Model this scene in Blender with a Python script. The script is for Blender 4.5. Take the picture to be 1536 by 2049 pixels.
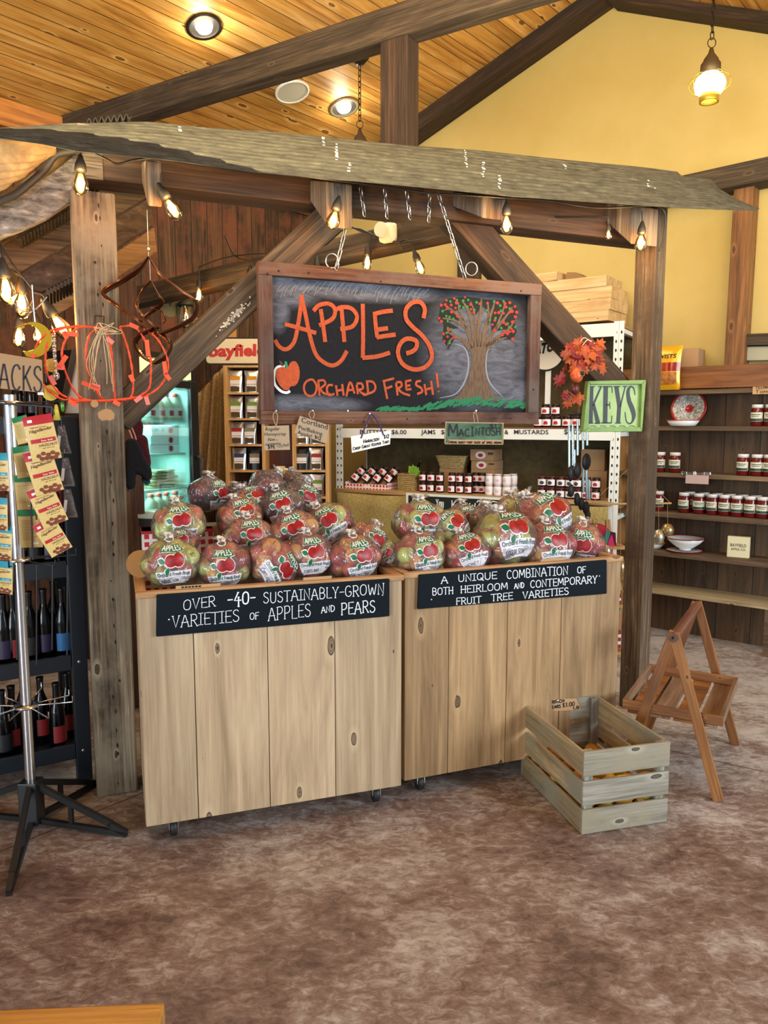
import bpy, bmesh, math, random
from math import sin, cos, pi, radians, atan2, sqrt
from mathutils import Vector as V, Matrix
for o in list(bpy.data.objects): bpy.data.objects.remove(o, do_unlink=True)
SC = bpy.context.scene
COL = SC.collection
rnd = random.Random(7)

# ---------------- camera ----------------
FPX, PITCH, EYE = 1540.0, radians(6.6), 1.55
cd = bpy.data.cameras.new('camera'); cam = bpy.data.objects.new('camera', cd); COL.objects.link(cam)
cam.location = (0, 0, EYE); cam.rotation_euler = (pi/2-PITCH, 0, 0)
cd.sensor_fit = 'VERTICAL'; cd.sensor_height = 36; cd.lens = FPX/2049*36; cd.clip_start = .05
SC.camera = cam
CR, CF, CU, C0 = V((1,0,0)), V((0,cos(PITCH),-sin(PITCH))), V((0,sin(PITCH),cos(PITCH))), V((0,0,EYE))
def ray(x, y): return CF+CR*((x-768)/FPX)-CU*((y-1024.5)/FPX)
def hit(x, y, p, n):
    d = ray(x, y); p = V(p); n = V(n); return C0+d*((p-C0).dot(n)/d.dot(n))
def gz(x, y, z=0): return hit(x, y, (0,0,z), (0,0,1))
def gy(x, y, Y): return hit(x, y, (0,Y,0), (0,1,0))

# ---------------- world, lights, exposure ----------------
SC.view_settings.view_transform = 'Standard'; SC.view_settings.look = 'None'
SC.view_settings.gamma = 1; SC.view_settings.use_curve_mapping = False
SC.view_settings.exposure = 0.0
SC.cycles.transparent_max_bounces = 24; SC.cycles.max_bounces = 8
W = bpy.data.worlds.new('world'); SC.world = W; W.use_nodes = True
W.node_tree.nodes['Background'].inputs[0].default_value = (.80,.90,1,1)
W.node_tree.nodes['Background'].inputs[1].default_value = .8
def area(name, loc, tgt, sx, sy, e, col):
    l = bpy.data.lights.new(name, 'AREA'); l.shape = 'RECTANGLE'; l.size = sx; l.size_y = sy; l.energy = e; l.color = col
    o = bpy.data.objects.new(name, l); COL.objects.link(o); o.location = loc
    o.rotation_euler = (V(tgt)-V(loc)).to_track_quat('-Z','Y').to_euler(); return o
def point(name, loc, e, col, r=.04):
    l = bpy.data.lights.new(name, 'POINT'); l.energy = e; l.color = col; l.shadow_soft_size = r
    o = bpy.data.objects.new(name, l); COL.objects.link(o); o.location = loc; return o
area('assumed_daylight_left', (-3.2,-3.2,1.6), (0,3,1.1), 2.6, 2.4, 310, (.84,.93,1))  # assumed daylight from behind on the left, no door is built there
area('assumed_daylight_right', (4.8,0.2,2.2), (0.9,4,.6), 2.6, 1.8, 230, (.86,.94,1))
area('ceiling_wash', (0.6,2.6,3.35), (0.4,5.2,5), 4.0, 2.0, 205, (1,.80,.48))  # added warm uplight to brighten the ceiling, no fixture belongs to it
area('gable_wash', (3.0,2.6,3.6), (1.8,6,3), 2.4, 1.4, 12, (1,.86,.6))  # added warm light on the yellow wall, without a lamp of its own
area('rack_area_light', (0.2,5.0,3.3), (0.1,6.2,.6), 1.6, 1.6, 32, (1,.95,.85))  # one broad added area light above the rack, no fixtures modelled

# ---------------- mesh builder ----------------
class MB:
    def __init__(s): s.v = []; s.f = []; s.m = []; s.mi = 0; s.sm = []
    def add(s, vs, fs, smooth=False):
        o = len(s.v); s.v += [V(p) for p in vs]
        for f in fs: s.f.append([i+o for i in f]); s.m.append(s.mi); s.sm.append(smooth)
        return s
    def box(s, a, b, M=None):
        x0,y0,z0 = a; x1,y1,z1 = b
        vs = [V(p) for p in ((x0,y0,z0),(x1,y0,z0),(x1,y1,z0),(x0,y1,z0),(x0,y0,z1),(x1,y0,z1),(x1,y1,z1),(x0,y1,z1))]
        if M: vs = [M@p for p in vs]
        return s.add(vs, [(3,2,1,0),(4,5,6,7),(0,1,5,4),(1,2,6,5),(2,3,7,6),(3,0,4,7)])
    def beam(s, p, q, w, h, up=(0,0,1)):
        M, L = beamM(p, q, up); return s.box((0,-w/2,-h/2), (L,w/2,h/2), M)
    def tube(s, pts, r, n=8, closed=False, cap=True):
        pts = [V(p) for p in pts]; N = len(pts)
        rs = r if isinstance(r, (list,tuple)) else [r]*N
        vs = []; prev = None
        for i, p in enumerate(pts):
            if closed: t = pts[(i+1)%N]-pts[i-1]
            else: t = pts[min(i+1,N-1)]-pts[max(i-1,0)]
            if t.length < 1e-9: t = V((0,0,1))
            t.normalize()
            if prev is None:
                a = V((0,0,1)) if abs(t.z) < .9 else V((1,0,0)); u = t.cross(a).normalized()
            else:
                u = prev-t*prev.dot(t); u = u.normalized() if u.length > 1e-6 else t.orthogonal().normalized()
            prev = u; w = t.cross(u)
            for k in range(n):
                a = 2*pi*k/n; vs.append(p+(u*cos(a)+w*sin(a))*rs[i])
        fs = []
        for i in range(N if closed else N-1):
            j = (i+1)%N
            for k in range(n):
                l = (k+1)%n; fs.append((i*n+k, i*n+l, j*n+l, j*n+k))
        s.add(vs, fs, True)
        if cap and not closed:
            s.add(vs[:n], [tuple(range(n))[::-1]]); s.add(vs[-n:], [tuple(range(n))])
        return s
    def cyl(s, p, q, r, n=16, r2=None):
        return s.tube([p,q], [r, r if r2 is None else r2], n)
    def lathe(s, prof, n=20, M=None, o=(0,0,0)):
        o = V(o); vs = []
        for r, z in prof:
            for k in range(n):
                a = 2*pi*k/n; p = V((r*cos(a), r*sin(a), z))
                vs.append((M@p if M else p)+o)
        fs = [(i*n+k, i*n+(k+1)%n, (i+1)*n+(k+1)%n, (i+1)*n+k) for i in range(len(prof)-1) for k in range(n)]
        return s.add(vs, fs, True)
    def ball(s, c, r, n=14, sc=(1,1,1), M=None):
        m = Matrix.Diagonal((*sc,1))
        if M: m = M@m
        return s.lathe([(r*sin(pi*i/(n//2+1)) if 0<i<n//2+1 else 1e-5, -r*cos(pi*i/(n//2+1))) for i in range(n//2+2)], n, m, c)
    def prism(s, poly, y0, y1, f=None):
        """poly in (x,z), extruded along y; f maps points."""
        n = len(poly); vs = [V((x,y0,z)) for x,z in poly]+[V((x,y1,z)) for x,z in poly]
        if f: vs = [f(p) for p in vs]
        A = sum(poly[i][0]*poly[(i+1)%n][1]-poly[(i+1)%n][0]*poly[i][1] for i in range(n))
        if A < 0: fs = [tuple(range(n))[::-1], tuple(range(n,2*n))]+[(i,(i+1)%n,n+(i+1)%n,n+i) for i in range(n)]
        else: fs = [tuple(range(n)), tuple(range(2*n-1,n-1,-1))]+[(i,n+i,n+(i+1)%n,(i+1)%n) for i in range(n)]
        return s.add(vs, fs)
    def grid(s, fn, nu, nv, smooth=True, thick=0):
        P = [[V(fn(i/nu, j/nv)) for j in range(nv+1)] for i in range(nu+1)]
        vs = [p for r in P for p in r]
        return s.add(vs, [(i*(nv+1)+j,(i+1)*(nv+1)+j,(i+1)*(nv+1)+j+1,i*(nv+1)+j+1) for i in range(nu) for j in range(nv)], smooth)
    def xf(s, M): s.v = [M@p for p in s.v]; return s
    def mesh(s, name, mats):
        me = bpy.data.meshes.new(name); me.from_pydata([tuple(p) for p in s.v], [], s.f)
        for m in (mats if isinstance(mats, (list,tuple)) else [mats]): me.materials.append(m)
        me.polygons.foreach_set('material_index', s.m); me.polygons.foreach_set('use_smooth', s.sm)
        me.update(); return me
def beamM(p, q, up=(0,0,1)):
    p, q = V(p), V(q); x = (q-p); L = x.length; x.normalize(); u = V(up)
    y = u.cross(x)
    if y.length < 1e-4: y = V((0,1,0)).cross(x)
    y.normalize(); z = x.cross(y)
    M = Matrix((x,y,z)).transposed().to_4x4(); M.translation = p; return M, L
def cr(pts, k=6, closed=False):
    """smooth curve through points"""
    pts = [tuple(p) for p in pts]; n = len(pts); D = len(pts[0]); out = []
    if n < 3: return pts
    for i in range(n if closed else n-1):
        g = lambda j: pts[j%n] if closed else pts[min(max(j,0),n-1)]
        a,b,c,d = g(i-1),g(i),g(i+1),g(i+2)
        for t in range(k):
            t /= k; out.append(tuple(.5*((2*b[m])+(-a[m]+c[m])*t+(2*a[m]-5*b[m]+4*c[m]-d[m])*t*t+(-a[m]+3*b[m]-3*c[m]+d[m])*t**3) for m in range(D)))
    if not closed: out.append(pts[-1])
    return out
def link(o, parent=None):
    COL.objects.link(o)
    if parent: o.parent = parent
    return o
def tag(o, label, cat, group=None, kind=None):
    o['label'] = label; o['category'] = cat
    if group: o['group'] = group
    if kind: o['kind'] = kind
    return o
def thing(name, label, cat, M=None, group=None):
    o = bpy.data.objects.new(name, None); o.empty_display_size = .05; link(o)
    if M is not None: o.matrix_world = M if isinstance(M, Matrix) else Matrix.Translation(M)
    return tag(o, label, cat, group)
def part(name, mb, mat, parent=None, M=None, bevel=0, solid=0, label=None):
    o = bpy.data.objects.new(name, mb.mesh(name, mat) if isinstance(mb, MB) else mb); link(o, parent)
    if M is not None: o.matrix_local = M if isinstance(M, Matrix) else Matrix.Translation(M)
    if solid:
        d = o.modifiers.new('s','SOLIDIFY'); d.thickness = solid; d.offset = 0
    if bevel:
        b = o.modifiers.new('b','BEVEL'); b.width = bevel; b.segments = 2; b.limit_method = 'ANGLE'; b.angle_limit = radians(40)
    if label: o['label'] = label
    return o
def struct(name, mb, mat, M=None, **k):
    o = part(name, mb, mat, None, M, **k); o['kind'] = 'structure'; return o
def dup(root, M=None, label=None):
    r = root.copy(); COL.objects.link(r)
    if M is not None: r.matrix_world = M if isinstance(M, Matrix) else Matrix.Translation(M)
    if label: r['label'] = label
    for ch in list(root.children):
        c = ch.copy(); COL.objects.link(c); c.parent = r
        for g in list(ch.children):
            d = g.copy(); COL.objects.link(d); d.parent = c
    return r
class Fr:
    """upright local frame: x along a wall, y into depth, z up"""
    def __init__(s, o, deg, tilt=0):
        s.deg = deg; a = radians(deg); s.o = V(o)
        s.M = Matrix.Translation(s.o)@Matrix.Rotation(a,4,'Z')@Matrix.Rotation(radians(tilt),4,'X'); s.I = s.M.inverted()
        s.n = (s.M.to_3x3()@V((0,1,0)))
    def px(s, x, y, d=0): return s.I@hit(x, y, s.M@V((0,d,0)), s.n)
    def w(s, *p): return s.M@V(p)
    def sub(s, x, y=0, z=0, deg=0, tilt=0): return Fr(s.w(x,y,z), s.deg+deg, tilt)
    def subpx(s, x, y, d=0, deg=0, tilt=0): return Fr(s.M@s.px(x,y,d), s.deg+deg, tilt)
    def poly(s, pts, d=0): return [(q.x,q.z) for q in (s.px(x,y,d) for x,y in pts)]
    def scale(s, x, y, d=0): return ((s.px(x+1,y,d)-s.px(x,y,d)).length)

def strokes(mb, fr, lines, wpx, d, thick=.0012, smooth=True):
    """flat ribbons on the plane of fr following pixel polylines"""
    for L in lines:
        if smooth and len(L) > 2: L = cr(L, 5)
        P = [fr.px(x,y,d) for x,y in [(q[0],q[1]) for q in L]]
        k = fr.scale(L[0][0], L[0][1], d)
        ribbon(mb, [(p.x,p.z) for p in P], [(q[2] if len(q)>2 else wpx)*k for q in L], d, thick)
def ribbon(mb, P, w, d, thick=.0012):
    n = len(P)
    if n < 2: return
    if not isinstance(w, list): w = [w]*n
    vs = []
    for i in range(n):
        a = P[max(i-1,0)]; b = P[min(i+1,n-1)]; tx, tz = b[0]-a[0], b[1]-a[1]; l = sqrt(tx*tx+tz*tz) or 1
        nx, nz = -tz/l*w[i]/2, tx/l*w[i]/2
        vs += [(P[i][0]+nx,d,P[i][1]+nz),(P[i][0]-nx,d,P[i][1]-nz)]
    vs2 = [(x,y+thick,z) for x,y,z in vs]; m = len(vs)
    fs = [(2*i,2*i+2,2*i+3,2*i+1) for i in range(n-1)]
    mb.add(vs+vs2, fs+[(2*i,m+2*i,m+2*i+2,2*i+2) for i in range(n-1)]+[(2*i+1,2*i+3,m+2*i+3,m+2*i+1) for i in range(n-1)]+[(0,1,m+1,m),(m-2,2*m-2,2*m-1,m-1)])

# hand lettering: strokes on a 0..1 high grid, second value the advance
GL = {
'A':(.7,'0,0 .3,1 .36,1 .7,0|.1,.38 .58,.38'),'B':(.6,'.05,0 .05,1 .35,1 .5,.85 .45,.6 .08,.53|.08,.53 .45,.5 .58,.25 .4,0 .05,0'),
'C':(.62,'.6,.82 .42,1 .15,.9 .02,.5 .15,.1 .4,0 .6,.15'),'D':(.65,'.05,0 .05,1 .3,.98 .6,.75 .6,.25 .3,.02 .05,0'),
'E':(.52,'.5,1 .05,1 .05,0 .52,0|.05,.52 .42,.52'),'F':(.5,'.5,1 .05,1 .05,0|.05,.52 .4,.52'),
'G':(.68,'.6,.85 .4,1 .12,.88 .02,.5 .12,.12 .4,0 .62,.12 .64,.42 .4,.42'),'H':(.62,'.05,0 .05,1|.58,0 .58,1|.05,.5 .58,.5'),
'I':(.3,'.15,0 .15,1|.02,1 .28,1|.02,0 .28,0'),'J':(.45,'.4,1 .4,.2 .25,0 .05,.1 .02,.25'),'K':(.6,'.05,0 .05,1|.55,1 .08,.45|.2,.57 .6,0'),
'L':(.5,'.05,1 .05,0 .5,0'),'M':(.8,'.03,0 .1,1 .4,.3 .7,1 .78,0'),'N':(.66,'.05,0 .05,1 .6,0 .6,1'),
'O':(.7,'.35,1 .1,.85 .02,.5 .1,.12 .35,0 .6,.12 .68,.5 .6,.87 .35,1'),'P':(.58,'.05,0 .05,1|.05,1 .4,1 .56,.8 .5,.55 .3,.45 .05,.45'),
'Q':(.7,'.35,1 .1,.85 .02,.5 .1,.12 .35,0 .6,.12 .68,.5 .6,.87 .35,1|.45,.25 .7,-.08'),'R':(.6,'.05,0 .05,1|.05,1 .38,1 .54,.8 .48,.55 .08,.48|.25,.48 .6,-.02'),
'S':(.56,'.52,.85 .35,1 .1,.92 .06,.7 .25,.54 .48,.4 .54,.2 .38,0 .12,.02 .02,.18'),'T':(.6,'.3,0 .3,1|0,1 .6,1'),
'U':(.64,'.05,1 .05,.25 .2,0 .45,0 .6,.25 .6,1'),'V':(.64,'.02,1 .3,0 .62,1'),'W':(.9,'.02,1 .22,0 .45,.7 .66,0 .88,1'),
'X':(.6,'.02,1 .58,0|.56,1 .02,0'),'Y':(.6,'.02,1 .3,.5 .58,1|.3,.5 .28,0'),'Z':(.56,'.03,1 .53,1 .03,0 .55,0'),
'0':(.58,'.29,1 .08,.85 .02,.5 .08,.12 .29,0 .5,.12 .56,.5 .5,.87 .29,1'),'1':(.3,'.05,.8 .18,1 .18,0'),'2':(.52,'.05,.8 .2,1 .45,.9 .42,.55 .03,0 .5,0'),
'4':(.58,'.35,1 .03,.35 .56,.35|.4,.6 .4,-.15'),'5':(.5,'.48,1 .1,1 .08,.6 .35,.6 .5,.3 .3,0 .05,.1'),'6':(.5,'.42,1 .1,.6 .05,.2 .25,0 .48,.2 .35,.5 .08,.4'),
'3':(.5,'.05,.9 .3,1 .45,.8 .2,.53|.2,.53 .48,.35 .35,.02 .03,.08'),'9':(.5,'.45,.7 .25,.5 .05,.7 .25,1 .45,.8 .4,.3 .3,0'),
'8':(.5,'.25,1 .08,.8 .4,.35 .35,.02 .12,.02 .08,.3 .4,.75 .25,1'),
'$':(.5,'.46,.85 .25,.95 .05,.75 .45,.3 .25,.05 .04,.18|.25,1.1 .25,-.1'),'-':(.4,'.05,.48 .35,.48'),'!':(.2,'.12,1 .08,.3|.07,.06 .09,0'),
'?':(.5,'.03,.8 .2,1 .45,.85 .25,.5 .25,.3|.25,.06 .26,0'),'/':(.4,'0,-.05 .4,1.05'),'.':(.15,'.05,.04 .09,0'),"'":(.1,'.05,1 .05,.8'),'&':(.6,'.55,.5 .3,0 .05,.2 .4,.75 .25,1 .1,.8 .55,0')}
def hand(mb, fr, text, a, b, hpx, wpx, d, slant=0, serif=False, jit=0, thick=.0012):
    """lettering fitted between pixel points a and b (baseline)"""
    out = []; x = 0; r = random.Random(len(text)+int(a[0]))
    for ch in text:
        if ch == ' ': x += .45; continue
        sc = 1
        c = ch
        if ch.islower(): c = ch.upper(); sc = .72
        if c not in GL: x += .3; continue
        w, s = GL[c]; dy = r.uniform(-jit,jit)
        for L in s.split('|'):
            pts = [tuple(map(float, q.split(','))) for q in L.split()]
            out.append([(x+px*sc, py*sc+dy) for px,py in pts])
            if serif and len(pts) < 5:
                for (sx,sy) in (pts[0], pts[-1]):
                    out.append([(x+sx*sc-.09,sy*sc+dy),(x+sx*sc+.09,sy*sc+dy)])
        x += (w+.18)*sc
    x -= .18; ux, uy = (b[0]-a[0])/x, (b[1]-a[1])/x
    L = [[(a[0]+ux*p+slant*q*hpx, a[1]+uy*p-q*hpx) for p,q in l] for l in out]
    for l in L: strokes(mb, fr, [l], wpx, d, thick, len(l) > 4)
def typed(mb, fr, text, a, b, hpx, d, bold=0, thick=.001, shear=0):
    """type fitted between pixel points a, b on the plane of fr"""
    me, w, h = typemesh(text, bold, shear)
    ux, uy = (b[0]-a[0])/w, (b[1]-a[1])/w
    vs = [fr.px(a[0]+ux*p.x, a[1]+uy*p.x-p.y/h*hpx, d) for p in me[0]]
    mb.add(vs, [f[::-1] for f in me[1]])
_tc = {}
def typemesh(text, bold=0, shear=0):
    k = (text,bold,shear)
    if k not in _tc:
        c = bpy.data.curves.new('t','FONT'); c.body = text; c.offset = bold; c.shear = shear; c.resolution_u = 2; c.fill_mode = 'FRONT'
        o = bpy.data.objects.new('t', c); COL.objects.link(o)
        dg = bpy.context.evaluated_depsgraph_get(); dg.update()
        me = bpy.data.meshes.new_from_object(o.evaluated_get(dg))
        vs = [v.co.copy() for v in me.vertices]; fs = [tuple(p.vertices)[::-1] for p in me.polygons]
        bpy.data.objects.remove(o); bpy.data.curves.remove(c); bpy.data.meshes.remove(me)
        x0 = min(v.x for v in vs); w = max(v.x for v in vs)-x0
        for v in vs: v.x -= x0
        _tc[k] = ((vs, fs), w, .72)
    return _tc[k]

# ---------------- materials ----------------
def nt(name):
    m = bpy.data.materials.new(name); m.use_nodes = True; t = m.node_tree
    return m, t, t.nodes['Principled BSDF']
def rgb(c): 
    if isinstance(c, str):
        c = [int(c[i:i+2],16)/255 for i in (0,2,4)]; c = [x/12.92 if x <= .04045 else ((x+.055)/1.055)**2.4 for x in c]
    return (*c[:3],1)
_mc = {}
def mat(name, c, rough=.6, metal=0, emit=0, spec=None, trans=0, alpha=1, coat=0):
    if name in _mc: return _mc[name]
    m, t, b = nt(name); I = b.inputs
    I['Base Color'].default_value = rgb(c); I['Roughness'].default_value = rough; I['Metallic'].default_value = metal
    if emit: I['Emission Color'].default_value = rgb(c); I['Emission Strength'].default_value = emit
    if spec is not None: I['Specular IOR Level'].default_value = spec
    if trans: I['Transmission Weight'].default_value = trans
    if alpha < 1: I['Alpha'].default_value = alpha
    if coat: I['Coat Weight'].default_value = coat; I['Coat Roughness'].default_value = .1
    _mc[name] = m; return m
def N(t, k, **kw):
    n = t.nodes.new('ShaderNode'+k)
    for a, b in kw.items(): setattr(n, a, b)
    return n
def math_(t, op, a, b=None, c=None):
    n = N(t,'Math',operation=op)
    for i, v in enumerate((a,b,c)):
        if v is None: continue
        if isinstance(v,(int,float)): n.inputs[i].default_value = v
        else: t.links.new(v, n.inputs[i])
    return n.outputs[0]
def ramp(t, fac, stops):
    n = N(t,'ValToRGB'); e = n.color_ramp.elements
    while len(e) < len(stops): e.new(.5)
    for i, (p, c) in enumerate(stops): e[i].position = p; e[i].color = rgb(c)
    t.links.new(fac, n.inputs[0]); return n.outputs[0]
def mixc(t, fac, a, b, mode='MIX'):
    n = N(t,'Mix',data_type='RGBA',blend_type=mode)
    for i, v in ((0,fac),(6,a),(7,b)):
        if isinstance(v,(int,float)): n.inputs[i].default_value = v
        elif isinstance(v,(tuple,str)): n.inputs[i].default_value = rgb(v)
        else: t.links.new(v, n.inputs[i])
    return n.outputs[2]
def noise(t, vec, scale, detail=4, rough=.6, dist=0):
    n = N(t,'TexNoise'); n.inputs['Scale'].default_value = scale; n.inputs['Detail'].default_value = detail
    n.inputs['Roughness'].default_value = rough; n.inputs['Distortion'].default_value = dist
    t.links.new(vec, n.inputs['Vector']); return n.outputs['Fac']
def mapv(t, vec, sc, loc=None):
    n = N(t,'Mapping'); n.inputs['Scale'].default_value = sc; t.links.new(vec, n.inputs['Vector'])
    if loc is not None: t.links.new(loc, n.inputs['Location'])
    return n.outputs[0]
def wood(name, dark, mid, light, axis='X', scale=1, rough=.75, knots=1, plank=None, fib=.5, stain=None, bump=.3, gap=0, crack=0):
    """grain along axis; plank=(axis,width) gives every board its own tone"""
    if name in _mc: return _mc[name]
    m, t, b = nt(name); L = t.links
    tc = N(t,'TexCoord').outputs['Object']; oi = N(t,'ObjectInfo').outputs['Random']
    sep = N(t,'SeparateXYZ'); L.new(tc, sep.inputs[0]); S = dict(zip('XYZ', sep.outputs))
    off = math_(t,'MULTIPLY',oi,37.0); pv = None
    if plank == 'island':
        pv = N(t,'NewGeometry').outputs['Random Per Island']; off = math_(t,'ADD',off,math_(t,'MULTIPLY',pv,23.0))
    elif plank:
        fl = math_(t,'FLOOR',math_(t,'DIVIDE',S[plank[0]],plank[1])); wn = N(t,'TexWhiteNoise',noise_dimensions='1D'); L.new(fl, wn.inputs['W'])
        pv = wn.outputs['Value']; off = math_(t,'ADD',off,math_(t,'MULTIPLY',pv,23.0))
    loc = N(t,'CombineXYZ'); 
    for i in range(3): L.new(off, loc.inputs[i])
    long, cross = 1.3*scale, 14*scale
    s1 = [cross]*3; s1['XYZ'.index(axis)] = long
    v1 = mapv(t, tc, s1, loc.outputs[0])
    n1 = noise(t, v1, 1.0, 5, .62, .9)
    s2 = [95*scale]*3; s2['XYZ'.index(axis)] = 2.5*scale
    n2 = noise(t, mapv(t, tc, s2, loc.outputs[0]), 1.0, 3, .7)
    col = ramp(t, n1, [(.28,dark),(.5,mid),(.72,light)])
    f = N(t,'MapRange'); f.inputs[1].default_value = .35; f.inputs[2].default_value = .65; f.inputs[3].default_value = 1-fib; f.inputs[4].default_value = 1.0+fib*.3
    L.new(n2, f.inputs[0]); col = mixc(t, 1.0, col, f.outputs[0], 'MULTIPLY')
    if crack:
        s4 = [34*scale]*3; s4['XYZ'.index(axis)] = 1.1*scale
        n4 = noise(t, mapv(t, tc, s4, loc.outputs[0]), 1.0, 6, .75, .6)
        col = mixc(t, math_(t,'MULTIPLY',ramp(t, n4, [(.36,(1,1,1)),(.43,(0,0,0))]),crack), col, (.02,.014,.01))
    if pv is not None:
        f2 = N(t,'MapRange'); f2.inputs[3].default_value = .74; f2.inputs[4].default_value = 1.16; L.new(pv, f2.inputs[0]); col = mixc(t, 1.0, col, f2.outputs[0], 'MULTIPLY')
    if stain:
        n3 = noise(t, mapv(t, tc, (1.6,1.6,1.6), loc.outputs[0]), 1.6*scale, 5, .65)
        col = mixc(t, ramp(t, n3, [(.45,(0,0,0)),(.62,(1,1,1))]), col, stain)
    if knots:
        oth = [S[q] for q in 'XYZ' if q != axis]; kv = N(t,'CombineXYZ')
        L.new(math_(t,'ADD',math_(t,'MULTIPLY',S[axis],2.3*scale),off), kv.inputs[0]); L.new(math_(t,'ADD',math_(t,'MULTIPLY',math_(t,'ADD',oth[0],oth[1]),5.5*scale),math_(t,'MULTIPLY',off,1.7)), kv.inputs[1])
        vo = N(t,'TexVoronoi',voronoi_dimensions='2D'); vo.inputs['Scale'].default_value = 1.0; L.new(kv.outputs[0], vo.inputs['Vector'])
        k = math_(t,'ADD',vo.outputs['Distance'],math_(t,'MULTIPLY',math_(t,'SUBTRACT',n1,.5),.12))
        sp = N(t,'SeparateColor'); L.new(vo.outputs['Color'], sp.inputs[0])
        th = math_(t,'MULTIPLY',math_(t,'GREATER_THAN',sp.outputs[0],.42),math_(t,'MULTIPLY',math_(t,'ADD',.5,sp.outputs[1]),.075*knots))
        q = math_(t,'DIVIDE',k,math_(t,'ADD',th,.0005)); kn = ramp(t, q, [(0,(.05,.028,.014)),(.22,dark),(.36,(.09,.05,.025)),(.5,dark),(.62,(.035,.02,.01))])
        mk = ramp(t, q, [(0,(1,1,1)),(.66,(1,1,1)),(.82,(0,0,0))]); halo = ramp(t, math_(t,'MULTIPLY',q,.4), [(.25,(0,0,0)),(.34,(.6,.6,.6)),(.75,(0,0,0))])
        col = mixc(t, halo, col, light); col = mixc(t, mk, col, kn)
    if gap and isinstance(plank, tuple):
        fr_ = math_(t,'FRACT',math_(t,'DIVIDE',S[plank[0]],plank[1])); g = math_(t,'LESS_THAN',fr_,gap/plank[1]); col = mixc(t, g, col, (.01,.006,.004))
    L.new(col, b.inputs['Base Color']); b.inputs['Roughness'].default_value = rough
    bp = N(t,'Bump'); bp.inputs['Strength'].default_value = bump; bp.inputs['Distance'].default_value = .004; L.new(n2, bp.inputs['Height']); L.new(bp.outputs[0], b.inputs['Normal'])
    _mc[name] = m; return m
def mottled(name, c1, c2, scale=6, rough=.7, metal=0, c3=None, bump=.2, stretch=(1,1,1), detail=6, coat=0):
    if name in _mc: return _mc[name]
    m, t, b = nt(name); L = t.links; tc = N(t,'TexCoord').outputs['Object']
    n = noise(t, mapv(t, tc, stretch), scale, detail, .65, .4)
    st = [(.35,c1),(.62,c2)]+([(.78,c3)] if c3 else [])
    L.new(ramp(t, n, st), b.inputs['Base Color']); b.inputs['Roughness'].default_value = rough; b.inputs['Metallic'].default_value = metal
    if coat: b.inputs['Coat Weight'].default_value = coat
    if bump:
        bp = N(t,'Bump'); bp.inputs['Strength'].default_value = bump; bp.inputs['Distance'].default_value = .005; L.new(n, bp.inputs['Height']); L.new(bp.outputs[0], b.inputs['Normal'])
    _mc[name] = m; return m
def glassy(name, tint=(1,1,1), gl=.12, rough=.05, bump=0, milk=0, milkc=(.9,.92,.95), bs=30):
    """thin clear sheet: see-through with glossy highlights"""
    if name in _mc: return _mc[name]
    m = bpy.data.materials.new(name); m.use_nodes = True; t = m.node_tree; L = t.links; t.nodes.remove(t.nodes['Principled BSDF'])
    out = t.nodes['Material Output']; tr = N(t,'BsdfTransparent'); tr.inputs[0].default_value = rgb(tint)
    g = N(t,'BsdfGlossy'); g.inputs['Roughness'].default_value = rough
    fr_ = N(t,'Fresnel'); fr_.inputs[0].default_value = 1.45
    fac = math_(t,'ADD',math_(t,'MULTIPLY',fr_.outputs[0],.8),gl); fac = math_(t,'MINIMUM',fac,.9)
    mx = N(t,'MixShader'); L.new(fac, mx.inputs[0]); L.new(tr.outputs[0], mx.inputs[1]); L.new(g.outputs[0], mx.inputs[2]); last = mx
    if milk:
        d = N(t,'BsdfDiffuse'); d.inputs[0].default_value = rgb(milkc); m2 = N(t,'MixShader'); m2.inputs[0].default_value = milk
        L.new(mx.outputs[0], m2.inputs[1]); L.new(d.outputs[0], m2.inputs[2]); last = m2
    if bump:
        tc = N(t,'TexCoord').outputs['Object']; no = N(t,'TexNoise'); no.inputs['Scale'].default_value = bs; no.inputs['Detail'].default_value = 3; no.inputs['Distortion'].default_value = 1.2
        L.new(mapv(t, tc, (1,1,.35)), no.inputs['Vector'])
        bp = N(t,'Bump'); bp.inputs['Strength'].default_value = bump; bp.inputs['Distance'].default_value = .02; L.new(no.outputs['Fac'], bp.inputs['Height'])
        L.new(bp.outputs[0], g.inputs['Normal']); L.new(bp.outputs[0], fr_.inputs['Normal'])
    L.new(last.outputs[0], out.inputs[0]); _mc[name] = m; return m

oldwood = wood('weathered_timber','342b22','675a49','8c7e6a','X',rough=.85,knots=.5,fib=.7,bump=.7,crack=.8)
oldwoodz = wood('weathered_post','423629','776853','a5977f','Z',rough=.85,knots=.6,fib=.7,bump=1,stain='7e7362',crack=.8)
postr = wood('brown_grey_post','3c2e20','6c5740','8f7a60','Z',rough=.85,knots=.4,fib=.7,bump=.8,stain='4c3c2c',crack=.8)
darkbeam = wood('dark_brown_timber','1e150e','382819','50392a','X',rough=.8,knots=.5,fib=.6,crack=.7)
greybeam = wood('grey_brown_timber','271e15','473a2b','65543f','X',rough=.85,knots=.5,fib=.6,crack=.7)
brace_m = wood('brown_brace_timber','3c2a1e','7a5c44','99795c','X',rough=.8,knots=.6,fib=.6,bump=.6)
pine = wood('pale_pine','9c8464','bca280','d0b894','Z',scale=.8,rough=.6,knots=.75,plank='island',fib=.18,bump=.1)
pine2 = wood('honey_pine','80623e','a8875e','be9c70','Z',scale=.8,rough=.6,knots=.7,plank='island',fib=.22,bump=.1)
pinex = wood('pine_rim','8a6038','b58a5a','c89f70','X',scale=1,rough=.55,knots=.8,fib=.25)
amber = wood('amber_pine','7a3d0e','b8742c','d0924a','X',rough=.45,knots=.8,fib=.25)
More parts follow.
